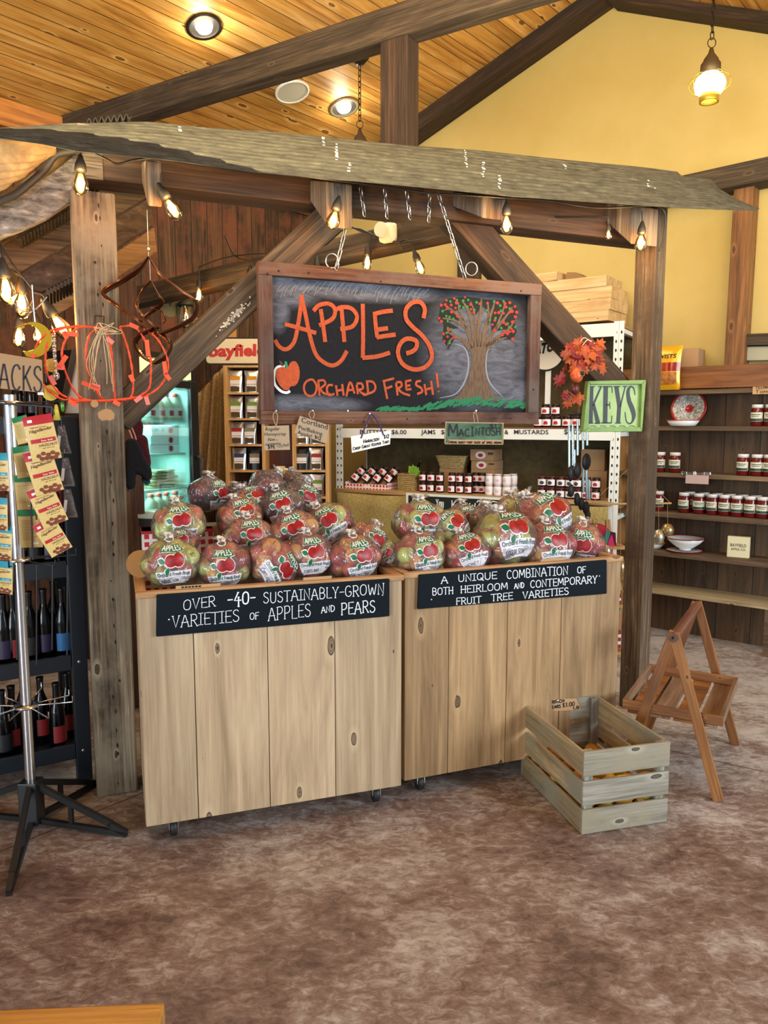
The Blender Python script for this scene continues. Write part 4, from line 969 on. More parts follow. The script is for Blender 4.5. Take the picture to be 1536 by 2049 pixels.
LB = [ # px centre, width px, depth, kind, writing, roll (deg, in picture plane), yaw, pitch, label
 (343,1126,112,.135,'g1','green','HARALSON',3,0,-4,'bag of green apples at the left end of the front row, left bin'),
 (448,1130,104,.135,'m1','mixed','HONEYCRISP',4,-6,2,'bag of mixed red and green apples, second in the front row of the left bin'),
 (546,1128,104,.135,'r1','red','Cortland',-62,12,8,'bag of red apples lying sideways, third in the front row of the left bin'),
 (616,1112,98,.17,'r2','red','CORTLAND',2,5,-8,'bag of red apples, fourth in the front row of the left bin'),
 (708,1116,98,.135,'r1','red','MCINTOSH',6,8,-4,'bag of red apples at the right end of the front row, left bin'),
 (358,1050,104,.33,'g2','green','',6,0,-8,'bag of yellow green apples behind the front left corner bag'),
 (362,1085,70,.26,'r2','red','',10,0,-6,'small bag of red apples wedged between the two green bags'),
 (497,1076,96,.30,'m2','mixed','',4,5,-8,'bag of mixed apples standing behind the second front bag, left bin'),
 (588,1066,98,.32,'r1','red','CORTLAND',16,-8,-10,'tilted bag of red apples in the middle of the left bin pile'),
 (736,1082,76,.26,'r2','red','',-32,10,-5,'bag of red apples leaning at the right end of the left bin'),
 (480,1036,90,.44,'r2','red','Cortland',12,12,-16,'bag marked in black pen, left of the middle of the left bin pile'),
 (656,1052,96,.40,'m1','mixed','CORTLAND',30,-10,-12,'bag of mixed apples leaning left, at the right of the second tier'),
 (562,1018,92,.50,'r1','dark','',14,-6,-8,'bag of dark apples with printed label in the third tier, left bin'),
 (500,1010,82,.56,'r2','red','',10,20,-30,'bag of crimson apples just behind the tilted bags, third tier'),
 (600,1000,84,.60,'m2','dark','',-24,10,-6,'bag of dark apples at the right of the topmost tier, left bin'),
 (417,988,82,.60,'r1','dark','',0,40,4,'bag of very dark apples at the left back corner of the left bin'),
 (470,1004,72,.66,'r2','dark','',0,60,0,'dark apple bag seen between the back left bag and the top bag'),
 (535,978,84,.62,'m1','dark','',8,90,30,'dark apple bag with its gathered mouth facing front, top of the left pile'),
 (582,976,72,.70,'m2','dark','',-10,120,10,'dark apple bag furthest back on top of the left pile'),
]
RBg = [
 (838,1108,92,.12,'m1','mixed','',4,4,-6,'bag of mixed apples at the left end of the front row, right bin'),
 (932,1108,86,.13,'r2','red','HONEY',14,-10,-22,'bag of red apples with its label tipped forward, second in front of the right bin'),
 (1008,1080,112,.16,'m2','mixed','HARALSON',2,0,-24,'big bag of apples marked HARALSON in the middle of the right bin'),
 (1094,1094,92,.14,'r1','red','',2,-6,-14,'round bag of pink red apples, fourth in the front row of the right bin'),
 (1158,1086,78,.22,'r2','red','',-8,-30,8,'bag of red apples at the right end of the right bin'),
 (840,1048,96,.32,'g2','green','',-2,-4,-8,'bag of yellow and green apples, left end of the back row of the right bin'),
 (892,1066,90,.28,'m1','mixed','CORTLAND',30,14,-28,'bag tilted so its white label shows, left half of the right bin'),
 (925,1040,66,.46,'r1','dark','',2,0,-6,'small bag of dark apples at the back of the right bin'),
 (972,1050,78,.38,'r2','dark','',10,30,6,'bag of dark apples left of the big HARALSON bag'),
 (1082,1044,108,.34,'r1','red','MCINTOSH',22,10,-26,'large tilted bag marked MCINTOSH at the back right of the right bin'),
 (1030,1030,78,.50,'m2','mixed','',12,6,0,'bag of mixed apples peeking out between the two largest bags'),
]
def bag_row(fr, L, grp, h):
    out = []
    for (x,y,w,d,key,kind,nm,roll,yaw,pit,lab) in L:
        p = fr.px(x,y,d); s = w*fr.scale(x,y,d)/.206
        M = fr.M@Matrix.Translation(p)@Matrix.Rotation(radians(yaw),4,'Z')@Matrix.Rotation(radians(pit),4,'X')@Matrix.Rotation(radians(-roll),4,'Y')
        out.append((p, s, bag_at(key, kind, nm, M, lab, s, grp)))
    return out
o1 = bag_row(B1, LB, 'bags of apples in the left bin', H1); o2_ = bag_row(B2, RBg, 'bags of apples in the right bin', H2)
# stepped display boards inside the bins that the bags lie on
def steps(fr, t_, bags, W, H, depth):
    edges = [.03,.2,.37,.53,depth-.02]
    for a, b in zip(edges, edges[1:]):
        zs = [p.z-.088*s for p,s,_ in bags if a <= p.y < b+ (.3 if b==edges[-1] else 0)]
        z = min(zs)-.004 if zs else H-.1
        hi = z > H-.03; xs = [p.x for p,s,_ in bags if a <= p.y < b+(.3 if b==edges[-1] else 0)] or [W/2]
        part('display_step', MB().box((.02 if not hi else min(xs)-.02,a,.12),(W-.02 if not hi else max(xs)+.02,b-.001,z)), pine, t_)
steps(B1, bin1, o1, W1, H1, .66); steps(B2, bin2, o2_, W2, H2, .64)
# loose bag between the bins
p = B1.px(772,1106,.2)
bag_at('m2','mixed','', B1.M@Matrix.Translation(p)@Matrix.Rotation(-.9,4,'Y'), 'small bag of orange tinted apples lying where the two bins meet', .52, 'bags of apples in the left bin')
# round wooden lid and gingham box at the left of the bin, kraft price tags on the rims
for (fr,x0,x1,y,tx,lab) in ((B1,352,442,1176,'HONEYCRISP $14','kraft price tag leaning on the front rim of the left bin'),(B1,608,665,1157,'','blank kraft tag on the front rim of the left bin'),(B2,1086,1134,1119,'','kraft tag on the front rim of the right bin')):
    a = fr.px(x0,y,-.004); b = fr.px(x1,y-5,-.004); L_ = b.x-a.x
    t_ = thing('price_tag', lab, 'price tag', fr.M@Matrix.Translation((a.x,.012,(H1 if fr is B1 else H2)+.001))@Matrix.Rotation(radians(12),4,'X'))
    part('card', MB().box((0,-.002,0),(L_,.0,.012)), kraft, t_)
    if tx:
        m_ = MB(); f = Fr(t_.matrix_world.translation, fr.deg); 
        for k in range(6): m_.box((.02+k*.012,-.0035,.003),(.028+k*.012,-.002,.009))
        part('writing', m_, ink, t_)

# ================= white rack with jars =================
q_ = gz(690,975,1.0); Rf = Fr((q_.x,q_.y,0), -29.8)
rk = thing('storage_rack','white steel boltless rack with slotted uprights behind the stall','rack',Rf.M)
zs = lambda x,y,d=0: Rf.px(x,y,d).z
xl = Rf.px(672,900).x; xr = Rf.px(1240,900).x; ztop = zs(1228,643)
def upright(x0, lab):
    mb = MB(); mb.box((x0,0,0),(x0+.034,.003,ztop)); mb.box((x0+.031,.003,0),(x0+.034,.04,ztop)); mb.box((x0+.036,0,0),(x0+.07,.003,ztop))
    u = part('upright', mb, white, rk); h = MB()
    z = 1.0
    while z < ztop-.04:
        for xx in (x0+.017, x0+.053): h.prism([(xx+.007*cos(a)*(1 if a<pi else .7),z+.012*sin(a)) for a in [k*pi/4 for k in range(8)]], -.0012, .0005)
        z += .062
    part('slots', h, mat('slot_dark','26241e',.8), u)
upright(xl,''); upright(xr-.07,'')
for x0 in (xl, xr-.04): part('rear_upright', MB().box((x0,.5,0),(x0+.035,.503,ztop)), white, rk)
def rbeam(ya, yb, yc, yd, xa=xl+.05, xb=xr-.05, name='beam', m=white, d0=-.002, d1=.03):
    za = (zs(690,ya)+zs(1200,yc))/2; zb = (zs(690,yb)+zs(1200,yd))/2
    return part(name, MB().box((xa,d0,zb),(xb,d1,za)), m, rk, bevel=.002), za, zb
bm_, zbt, zbb = rbeam(852,877,865,880)
zsh = (zs(665,978)+zs(1205,1001))/2
part('worktop', MB().box((xl+.0,-.02,zsh-.03),(xr-.04,.5,zsh)), wood('rack_board','8a6a42','b8935e','caa770','X',rough=.6,knots=.5,fib=.3), rk)
part('shelf_board', MB().box((xl+.03,.0,zbt-.02),(xr-.03,.5,zbt+.012)), wood('shelf_brown','4a2e18','70482a','8a5c38','X',rough=.6,knots=.5,fib=.3), rk)
zt2 = zs(1190,675); part('beam', MB().box((xl+.05,-.002,zt2),(xr-.05,.03,ztop-.01)), white, rk, bevel=.002)
part('shelf_board', MB().box((xl+.03,.03,ztop-.03),(xr-.03,.5,ztop-.012)), mat('particle_board','a5865a',.8), rk)
for zz in (zbt-.02, ztop-.05, zsh-.1): part('side_brace', MB().box((xr-.035,.04,zz-.03),(xr-.005,.5,zz)), white, rk)
part('side_brace', MB().box((xr-.035,.04,1.55),(xr-.005,.5,1.58)), white, rk)
part('back_cloth', MB().box((xl+.02,.49,zsh),(xr-.02,.498,ztop-.05)), mottled('olive_burlap','4a4028','5e5236',14,.95), rk)
lt = MB()
for tx,x0,x1,h_ in (('BUTTERS',720,773,9),('$6.00',783,813,9),('JAMS',842,871,9),('$6.00',882,914,9),('&',1009,1017,9),('MUSTARDS',1028,1097,9),('$7.00',1128,1162,10)):
    typed(lt, Rf, tx, (x0,868.5), (x1,869), h_, -.005, bold=.015)
part('price_lettering', lt, mat('navy_print','20243c',.6), bm_); 
# burlap skirt
bl = MB()
def skirt(u, v):
    x = xl+.02+u*(xr-xl-.08); return (x, -.035-.02*abs(sin(u*17))*v-.012*sin(u*41+v*2), (zsh-.028)*(1-v)+.03*v-.012*abs(sin(u*9))*(1-v))
bl.grid(skirt, 90, 8)
burl = mottled('burlap','8a7a48','a8965e',60,.95,bump=.4)
tag(part('burlap_skirt', bl, burl, None, Rf.M, solid=.004), 'mustard burlap cloth hanging from the rack shelf down to the floor', 'cloth')
# ---- jars ----
lidw = mat('white_lid','d8d6d2',.4); lidk = mat('dark_lid','232022',.4); jam = mat('dark_red_jam','3a0a0c',.15); jamr = mat('strawberry_jam','5c1210',.15)
labw = mat('jar_label_white','e8e6ea',.6); labr = mat('label_red','b01c2c',.5); labg = mat('label_dark','2e3440',.5); labp = mat('label_pink','d890a0',.5); labgr = mat('label_dark_green','1e3a2c',.5); labc = mat('label_cream','c9c8b4',.6)
_jm = {}
def jar_meshes(kind):
    if kind in _jm: return _jm[kind]
    r, h = (.034,.088) if kind[0] != 'p' else (.042,.15)
    body = MB().lathe([(.001,0),(r*.92,0),(r,.006),(r,h*.76),(r*.84,h*.84),(r*.84,h*.86)],20)
    lid = MB().lathe([(r*.88,h*.84),(r*.9,h*.84),(r*.9,h*.985),(r*.86,h),(.001,h)],20)
    if kind[0] == 'b':
        lid.mi = 1
        for k in range(12): a = 2*pi*k/12; lid.ball((r*.9*cos(a),r*.9*sin(a),h*.92),.0035,6)
    lab = MB(); z0, z1 = (.16*h,.70*h) if kind[0]!='p' else (.22*h,.64*h)
    def arc(mb, a0, a1, za, zb, off, n=10):
        vs = [((r+off)*sin(a0+(a1-a0)*i/n), -(r+off)*cos(a0+(a1-a0)*i/n), z) for z in (za,zb) for i in range(n+1)]
        mb.add(vs, [(i,i+1,n+2+i,n+1+i) for i in range(n)], True)
    arc(lab, -1.25, 1.25, z0, z1, .0008); lab.mi = 1
    if kind == 'apple': arc(lab,-.5,.45,z0+.008,z0+.028,.0016,6); arc(lab,-.3,.3,z0+.028,z0+.034,.0016,4); 
    elif kind == 'berry': arc(lab,-.5,.5,z0+.012,z0+.028,.0016,6); arc(lab,-.3,.3,z0+.006,z0+.034,.0017,4)
    elif kind == 'bswirl':
        for k in range(5): a = k*.5; arc(lab,-.5+.18*k,-.42+.18*k,z0+.01+.004*(k%2),z0+.034-.003*(k%3),.0016,2)
    else:
        arc(lab,-1.1,1.1,z0+.002,z0+.02,.0016); arc(lab,-.8,.8,z0+.045,z0+.05,.0016); arc(lab,-.6,.6,z0+.034,z0+.038,.0016)
    bmat = {'apple':jam,'berry':jam,'bswirl':labw,'pint':jamr}[kind]
    lm = {'apple':[labw,labr],'berry':[labw,labg],'bswirl':[labw,labp],'pint':[labc,labgr]}[kind]
    _jm[kind] = [('jar_body', body.mesh('jar_body', bmat)), ('lid', lid.mesh('lid', [lidk if kind in('apple','berry') else lidw, labr])), ('label', lab.mesh('label', lm))]
    return _jm[kind]
def jar(fr, x, y, d, kind, lab, group, s=1, z=None, yaw=0, M=None):
    p = fr.px(x,y,d); 
    if z is not None: p.z = z
    t_ = thing('jar', lab, 'jar', M if M is not None else fr.M@Matrix.Translation(p)@Matrix.Rotation(yaw,4,'Z')@Matrix.Scale(s,4), group)
    for n_, me in jar_meshes(kind): link(bpy.data.objects.new(n_, me), t_)
    return t_
ORD = ['first','second','third','fourth','fifth','sixth','seventh','eighth','ninth','tenth']
JS = 1.0; jd = .06
def stack(xs, kind, what, grp, d=jd, levels=2, zb=None, s=.94):
    for lv in range(levels):
        for i, x in enumerate(xs):
            z = (zb if zb is not None else zsh)+lv*.0885*s
            jar(Rf, x, 900, d, kind, '%s, %s from left, %s layer'%(what, ORD[i], 'lower' if lv==0 else 'upper'), grp, s, z, rnd.uniform(-.3,.3))
stack([847,863,881], 'apple', 'red apple labelled jar, left rack group', 'jars of apple butter on the rack')
stack([905,921,939], 'apple', 'red apple labelled jar, middle rack group', 'jars of apple butter on the rack')
stack([953,965], 'apple', 'jar behind the middle rack group', 'jars of apple butter on the rack', .16)
stack([980,997,1015], 'bswirl', 'white jar with pale pink swirl on the rack', 'white labelled jars on the rack')
stack([1028], 'bswirl', 'white jar at the back of the swirl group', 'white labelled jars on the rack', .15)
stack([1086,1105,1124], 'berry', 'dark berry labelled jar, right rack group', 'berry jam jars on the rack')
stack([1142,1158], 'berry', 'dark berry labelled jar behind the wind chime', 'berry jam jars on the rack')
stack([1176,1195], 'apple', 'pink apple jar beside the right rack upright', 'jars of apple butter on the rack')
zu = zbt+.012
for i,x in enumerate((1077,1094,1114,1134,1152)): jar(Rf,x,840,.08,'apple','jar on the upper rack shelf, lower row, %s from left'%ORD[i],'jars on the upper rack shelf',.98,zu)
for i,x in enumerate((1091,1111)): jar(Rf,x,840,.1,'apple','jar stacked on top on the upper rack shelf, %s from left'%ORD[i],'jars on the upper rack shelf',.98,zu+.0875)
# gingham tray with lying jars
ging = mottled('x','000000','000000') if False else None
def check_mat():
    m, t, b = nt('red_gingham'); L = t.links; tc = N(t,'TexCoord').outputs['Object']; s = N(t,'SeparateXYZ'); L.new(tc, s.inputs[0])
    w = .016; a = math_(t,'LESS_THAN',math_(t,'PINGPONG',math_(t,'ADD',s.outputs[0],s.outputs[1]),w),w*.6); c = math_(t,'LESS_THAN',math_(t,'PINGPONG',s.outputs[2],w),w*.62)
    L.new(mixc(t, math_(t,'MULTIPLY',a,c), (.8,.78,.76), (.55,.02,.04)), b.inputs['Base Color']); b.inputs['Roughness'].default_value = .7; return m
gingham = check_mat()
p = Rf.px(740,975,.02); a = Rf.px(690,975,.02).x; b = Rf.px(775,977,.02).x
tr_ = thing('gift_tray','red and white checked card tray at the left end of the rack','tray',Rf.M@Matrix.Translation((a,.02,zsh)))
mb = MB(); Lx = b-a; mb.box((0,0,0),(Lx,.006,.045)).box((0,.006,0),(.006,.2,.06)).box((Lx-.006,.006,0),(Lx,.2,.06)).box((.006,.2,0),(Lx-.006,.206,.1)).box((.006,.006,.0),(Lx-.006,.2,.006)); part('tray', mb, gingham, tr_)
part('riser', MB().prism([(.008,.008),(.198,.008),(.198,.09)],.008,Lx-.008,lambda v:V((v.y,v.x,v.z))), cardb, tr_)
part('price_card', MB().box((Lx*.45,-.004,.01),(Lx*.6,0,.035)), paper, tr_)
for k in range(8):
    i, rw = k%4, k//4
    M = Rf.M@Matrix.Translation((a+.045+i*(Lx-.09)/3+rw*.01,.075+rw*.075,zsh+.062+rw*.045))@Matrix.Rotation(-.42,4,'X')@Matrix.Rotation(radians(14-4*i),4,'Z')@Matrix.Rotation(radians(28),4,'Y')
    jar(Rf,0,0,0,'apple','dark jar lying in the checked tray, %s from left, %s row'%(ORD[i],'front' if rw==0 else 'back'),'jars lying in the checked tray',.8,M=M)
# baskets
wick = mottled('wicker','7a6638','b49a64',120,.8,bump=1,stretch=(.3,.3,1.6),detail=3)
def weave_basket(name, M, w, d, h, flare, lab, m, rim=True):
    t_ = thing(name, lab, 'basket', M); mb = MB(); n = 48; rows = int(h/.008); vs = []
    for j in range(rows+1):
        f = 1+flare*j/rows
        for i in range(n):
            a = 2*pi*i/n; e = .35; cx = (abs(cos(a))**e)*(1 if cos(a)>0 else -1); cy = (abs(sin(a))**e)*(1 if sin(a)>0 else -1)
            o = .0022*(1 if (i//2+j)%2 else -1); vs.append((cx*(w/2*f+o), cy*(d/2*f+o), h*j/rows))
    mb.add(vs, [(j*n+i,j*n+(i+1)%n,(j+1)*n+(i+1)%n,(j+1)*n+i) for j in range(rows) for i in range(n)])
    mb.add([vs[i] for i in range(n)], [tuple(range(n))[::-1]]); part('weave', mb, m, t_, solid=.002)
    part('rim', MB().tube([vs[rows*n+i] for i in range(n)], .006, 6, closed=True), m, t_); return t_
p = Rf.px(809,979,.02)
bk_ = weave_basket('seagrass_basket', Rf.M@Matrix.Translation((p.x,.12,zsh+.001)), .17,.15,.135,.05,'square seagrass basket holding a bottle and green tissue on the rack', wick)
p = Rf.px(905,940,.3); weave_basket('wicker_basket', Rf.M@Matrix.Translation((p.x,.32,zsh+.185)), .2,.13,.1,.35,'low empty wicker basket with sloping sides behind the apple butter jars', mottled('pale_wicker','8a7648','c8b280',120,.8,bump=1,stretch=(.3,.3,1.6),detail=3))
part('support_box', MB().box((-.1,-.06,-.185),(.1,.06,-.001)), cardb, None, Rf.M@Matrix.Translation((p.x,.32,zsh+.185))); o=bpy.data.objects['support_box']; tag(o,'plain cardboard box under the wicker basket behind the jars','box')
M = Rf.M@Matrix.Translation((Rf.px(818,940,.12).x,.14,zsh+.06))@Matrix.Rotation(radians(28),4,'Y')
bt = thing('bottle','dark bottle leaning out of the seagrass basket','bottle',M)
part('glass', MB().lathe([(.001,0),(.026,0),(.028,.01),(.028,.1),(.012,.14),(.011,.2),(.014,.203),(.014,.215),(.001,.216)],16), mat('black_glass','0c0b0a',.08,coat=1), bt); part('label', MB().lathe([(.0285,.03),(.0285,.08)],16), labr, bt)
tg = MB(); r_ = random.Random(9); c = Rf.px(822,935,.05)
for k in range(9):
    a = r_.uniform(-1,2.6); tip = V((cos(a)*.07, -r_.uniform(0,.05), .05+sin(a)*.05)); w_ = V((-sin(a),0,cos(a)))*.03
    tg.add([(0,0,0), tip*.6+w_, tip, tip*.6-w_+V((0,.01,0))], [(0,1,2),(0,2,3)])
tag(part('tissue_paper', tg, mat('lime_tissue','7fb03a',.7), None, Rf.M@Matrix.Translation((c.x+.02,.06,zsh+.12)), solid=.001), 'lime green tissue sticking out of the seagrass basket', 'tissue paper')
# cartons
def carton(fr, x, z, d, w, h, dp, lab, m=cardb, mark=None, cat='box', yaw=0):
    t_ = thing('cardboard_box', lab, cat, fr.M@Matrix.Translation((x,d,z))@Matrix.Rotation(radians(yaw),4,'Z'))
    part('carton', MB().box((-w/2,0,0),(w/2,dp,h)), m, t_, bevel=.002)
    part('tape', MB().box((-w/2-.0005,dp*.45,h-.001),(w/2+.0005,dp*.55,h+.0008)), mat('packing_tape','b8a070',.3), t_)
    if mark:
        e = MB().prism([(-.01+.045*cos(k*pi/10),h*.5+.03*sin(k*pi/10)) for k in range(20)],-.0015,0); part('oval_label', e, labw, t_)
        part('red_print', MB().prism([(-.01+.022*cos(k*pi/8),h*.48+.015*sin(k*pi/8)) for k in range(16)],-.003,-.001), labr, t_)
        b_ = MB(); [b_.box((w*.28+.016*k,-.0015,h*.55),(w*.28+.011+.016*k,0,h*.75)) for k in range(3)]; part('carton_print', b_, ink, t_)
cx = Rf.px(967,920,.28).x; zc = zs(967,939,.28)
carton(Rf, cx, zsh, .26, .2, zc-zsh, .2, 'lowest carton of the pile behind the pale jars on the rack')
carton(Rf, cx, zc+.001, .26, .2, .068, .2, 'carton with oval red apple label, middle of the pile on the rack', mark=1)
carton(Rf, cx-.008, zc+.071, .26, .2, .09, .2, 'topmost carton with oval red apple label on the rack', mark=1)
carton(Rf, Rf.px(1185,930,.3).x, zsh, .3, .22, .2, .18, 'brown carton behind the jars at the right end of the rack', mark=None)
carton(Rf, Rf.px(1185,930,.3).x, zsh+.201, .3, .18, .16, .18, 'upper brown carton at the right end of the rack behind the chime')
# did you know board
DK = Rf.sub(0,-.07,0); P = [DK.px(*q) for q in ((812,987),(1013,996))]; x0, x1 = P[0].x, P[1].x; zt_ = (P[0].z+P[1].z)/2
t_ = thing('framed_chalkboard','white framed chalkboard reading Did You Know behind the apple bags','sign',DK.M@Matrix.Translation((x0,0,zt_-.5)))
w_ = x1-x0; part('frame', MB().box((0,0,0),(w_,.018,.018)).box((0,0,.482),(w_,.018,.5)).box((0,0,.018),(.018,.018,.482)).box((w_-.018,0,.018),(w_,.018,.482)), white, t_)
part('slate', MB().box((.018,.006,.018),(w_-.018,.016,.482)), mat('slate_green_black','141d1c',.8), t_)
l = MB(); q2 = Fr(DK.w(x0,0,zt_-.5), DK.deg)
for tx,a,b,h in (('Did',(825,1017),(855,1017),19),('You',(872,1017),(886,1017),18),('Know?',(903,1019),(962,1020),18),('Apples',(885,1036),(955,1037),12)): hand(l, q2, tx, a, b, h, 1.9, .0045)
strokes(l, q2, [[(968,1018),(967,1008),(975,1004),(990,1004),(1000,1008),(998,1018)],[(966,1010),(985,1014),(1000,1009)]], 1.6, .0045); part('chalk_lettering', l, chalkw, t_)
# wooden trays on top of the rack
trw = wood('tray_pine','b08850','d4b078','e4c898','X',rough=.6,knots=.3,fib=.2)
def tray(fr, w, d, h, lab):
    t_ = thing('wooden_tray', lab, 'tray', fr.M, 'shallow wooden trays stacked on the rack')
    part('side', MB().box((-w,0,0),(0,.012,h)), trw, t_); part('side', MB().box((-w,d-.012,0),(0,d,h)), trw, t_)
    part('end', MB().box((-.012,.013,0),(0,d-.013,h)), trw, t_); part('end', MB().box((-w,.013,0),(-w+.012,d-.013,h)), trw, t_); part('bottom', MB().box((-w+.013,.013,.002),(-.013,d-.013,.01)), trw, t_)
zz = ztop+.012; TB = Rf.w(Rf.px(1217,645).x,-.03,0); r_ = random.Random(4)
tiers = [(1216,.62,.34,.072,'lowest wooden tray of the stack on top of the rack'),(1220,.62,.34,.078,'second wooden tray from the bottom on top of the rack'),(1221,.66,.34,.082,'third wooden tray from the bottom on top of the rack'),(1210,.60,.34,.075,'fourth wooden tray from the bottom, pushed slightly left')]
for i,(x,w_,d_,h_,lab) in enumerate(tiers):
    o = Rf.w(Rf.px(x,645).x,.0,0); tray(Fr((o.x,o.y,zz), -38+i), w_, d_, h_, lab); zz += h_+.001
o = Rf.w(Rf.px(1112,560).x,.02,0); tray(Fr((o.x,o.y,zz), -40), .3, .3, .06, 'small wooden tray on the very top of the rack stack')
o = Rf.w(Rf.px(1140,560).x,.08,0); pb = MB().prism([(-.07,0),(.1,0),(.02,.05),(-.05,.06)],0,.12); tag(part('paper_bag', pb, mat('brown_paper','8a6a44',.9), None, Fr((o.x,o.y,zz),-40).M), 'crumpled brown paper bag lying on the stacked wooden trays', 'paper bag')
# tomato sign
TS = Rf.sub(0,.22,0)
t_ = thing('round_sign','white cloud shaped sign with black outline, letters TO visible','sign',TS.subpx(1095,741).M); F2 = TS.subpx(1095,741)
def lobes(k): 
    P = []
    for i in range(64):
        a = 2*pi*i/64; u = V((cos(a),sin(a))); best = 0
        for (x,y,r) in ((1092,702,36+k),(1142,642,15+k),(1115,665,32+k),(1070,650,32+k)):
            c = F2.px(x,y); c = V((c.x, c.z)) - V((F2.px(1100,675).x, F2.px(1100,675).z)); rr = r*F2.scale(x,y); b = c.dot(u); q = b*b-c.dot(c)+rr*rr
            if q > 0: best = max(best, b+sqrt(q))
        P.append((F2.px(1100,675).x+u.x*best, F2.px(1100,675).z+u.y*best))
    return P
part('backing', MB().prism(lobes(3),.0,.012), ink, t_); part('face', MB().prism(lobes(0),-.003,-.0002), mat('enamel_white','e4e0d4',.4), t_)
l = MB(); typed(l, F2, "TO", (1083,707), (1110,701), 20, -.0045, bold=.05, shear=.3); typed(l, F2, "MA", (1048,712), (1082,706), 20, -.0045, bold=.05, shear=.3); part('lettering', l, ink, t_)
part('support', MB().box((-.02,.013,-(F2.o.z-zbt-.02)),(.02,.03,.05)), white, t_)

# ================= tea shelf, bayfield sign, curtain =================
TF = Fr((0,6.2,0), 0)
lw_ = wood('light_shelf_wood','a87c44','c99c5e','d8b078','Z',rough=.55,knots=.3,fib=.2)
bb = TF.px(447,733); be = TF.px(659,998); xx = [TF.px(x,850).x for x in (449,457,638-111,528,583,590,652,659)]
tsh = thing('tea_shelf','light wood cubby shelf with two columns holding foil pouches','shelf',Matrix.Translation((TF.px(449,850).x,6.2,0)))
X = lambda x: TF.px(x,850).x-TF.px(449,850).x; Zt = lambda y: TF.px(500,y).z
mb = MB()
part('side', MB().box((X(449),0,.0),(X(457),.22,Zt(731))), lw_, tsh); part('side', MB().box((X(523),0,.0),(X(530),.22,Zt(731))), lw_, tsh)
part('side', MB().box((X(584),0,.0),(X(591),.22,Zt(731))), lw_, tsh); part('side', MB().box((X(650),0,.0),(X(658),.22,Zt(731))), lw_, tsh)
for (xa,xb) in ((457,523),(591,650)):
    for y in (731,785,837,889,941,994): part('shelf', MB().box((X(xa)+.001,0,Zt(y+4)),(X(xb)-.001,.22,Zt(y))), lw_, tsh)
part('backboard', MB().box((X(449),.222,0),(X(658),.24,Zt(731))), wood('dark_backboard','2a120a','4a2010','5c2c16','Z',rough=.6,knots=.3,fib=.3), tsh)
part('base_shelf', MB().box((X(530)+.001,.0,Zt(998)),(X(584)-.001,.22,Zt(994))), lw_, tsh)
foil = mat('silver_foil','c8ccd0',.22,.85); kfoil = mat('black_foil','1c1c1e',.25,.3); seeds = mottled('dried_tea','2c2416','5a4a30',160,.9,stretch=(1,1,1))
pcol = {'yellow':'d89a1c','green':'6f9a2e','red':'a31824','blue':'2b3a80','grey':'6a6a6a','cream':'8a8468'}
_pm = {}
def pouch(fr, x, yb, d, h, w, col, fl, lab, M=None, group='tea pouches in the cubby shelf', z=None):
    p = fr.px(x,yb,d); 
    if z is not None: p.z = z
    t_ = thing('foil_pouch', lab, 'pouch', M or (fr.M@Matrix.Translation(p)), group)
    if 'b'+fl not in _pm:
        def g(u,v):
            return lambda a,b: None
        mb = MB()
        for sg in (-1,1): mb.grid(lambda u,v,sg=sg: ((u-.5)*(1-.06*sin(pi*v)), sg*(.2*(1-v)**.7*(1-(2*u-1)**4)+.004), v), 10, 10)
        _pm['b'+fl] = mb.mesh('foil', foil if fl=='s' else kfoil)
        _pm['w'] = MB().grid(lambda u,v: (-.3+.6*u, -.2*(1-(.05+.22*v))**.7*(1-(.6*(2*u-1))**4)-.012, .05+.22*v), 5, 5).mesh('window', seeds)
    o = bpy.data.objects.new('foil', _pm['b'+fl]); link(o, t_); S = Matrix.Diagonal((w,w*.9,h,1)); o.matrix_local = S
    if col not in _pm:
        mb = MB(); mb.mi = 0
        f = lambda v: -.2*(1-v)**.7-.014
        for (a,b,mi) in ((.30,.56,1),(.57,.74,0)):
            mb.mi = mi; mb.grid(lambda u,v: (-.34+.68*u, f(a+(b-a)*v), a+(b-a)*v), 2, 4)
        mb.mi = 2; mb.grid(lambda u,v: (-.34+.68*u, f(.36+.02*v)-.004, .36+.02*v), 2, 1)
        _pm[col] = mb.mesh('label', [mat('pouch_'+col, pcol[col], .5), labw, ink])
    o = bpy.data.objects.new('label', _pm[col]); link(o, t_); o.matrix_local = S
    if fl=='s': o = bpy.data.objects.new('window', _pm['w']); link(o, t_); o.matrix_local = S
    return t_
k = TF.scale(500,850)
cells = [(471,785,'yellow','s'),(504,785,'yellow','s'),(472,837,'green','s'),(505,837,'green','s'),(474,889,'red','s'),(500,889,'cream','s'),(479,941,'blue','s'),(510,941,'cream','k'),
 (604,889,'cream','s'),(634,889,'green','s'),(604,941,'grey','k'),(633,941,'red','s'),(606,994,'green','s'),(635,994,'green','s')]
rown = {785:'top',837:'second',889:'third',941:'fourth',994:'lowest'}
for (x,y,c,f) in cells:
    pouch(TF, x, y, .08, 44*k, 29*k, c, f, '%s pouch with %s label, %s one, %s cubby, %s'%('black foil' if f=='k' else 'silver foil', c, 'left' if x in (471,472,474,479,604,606) else 'right', rown[y], 'left column' if x<560 else 'right column'), z=Zt(y)+.001)
    
t_ = thing('wooden_box','small pale wooden box on the shelf between the two cubby columns','box',TF.M@Matrix.Translation((TF.px(555,950).x,.05,Zt(994))))
part('box', MB().box((-.08,0,0),(.08,.1,Zt(941)-Zt(994))), lw_, t_, bevel=.003); part('card', MB().box((-.02,.03,Zt(941)-Zt(994)),(.05,.05,Zt(934)-Zt(994))), mat('cream_card','d9c48e',.8), t_)
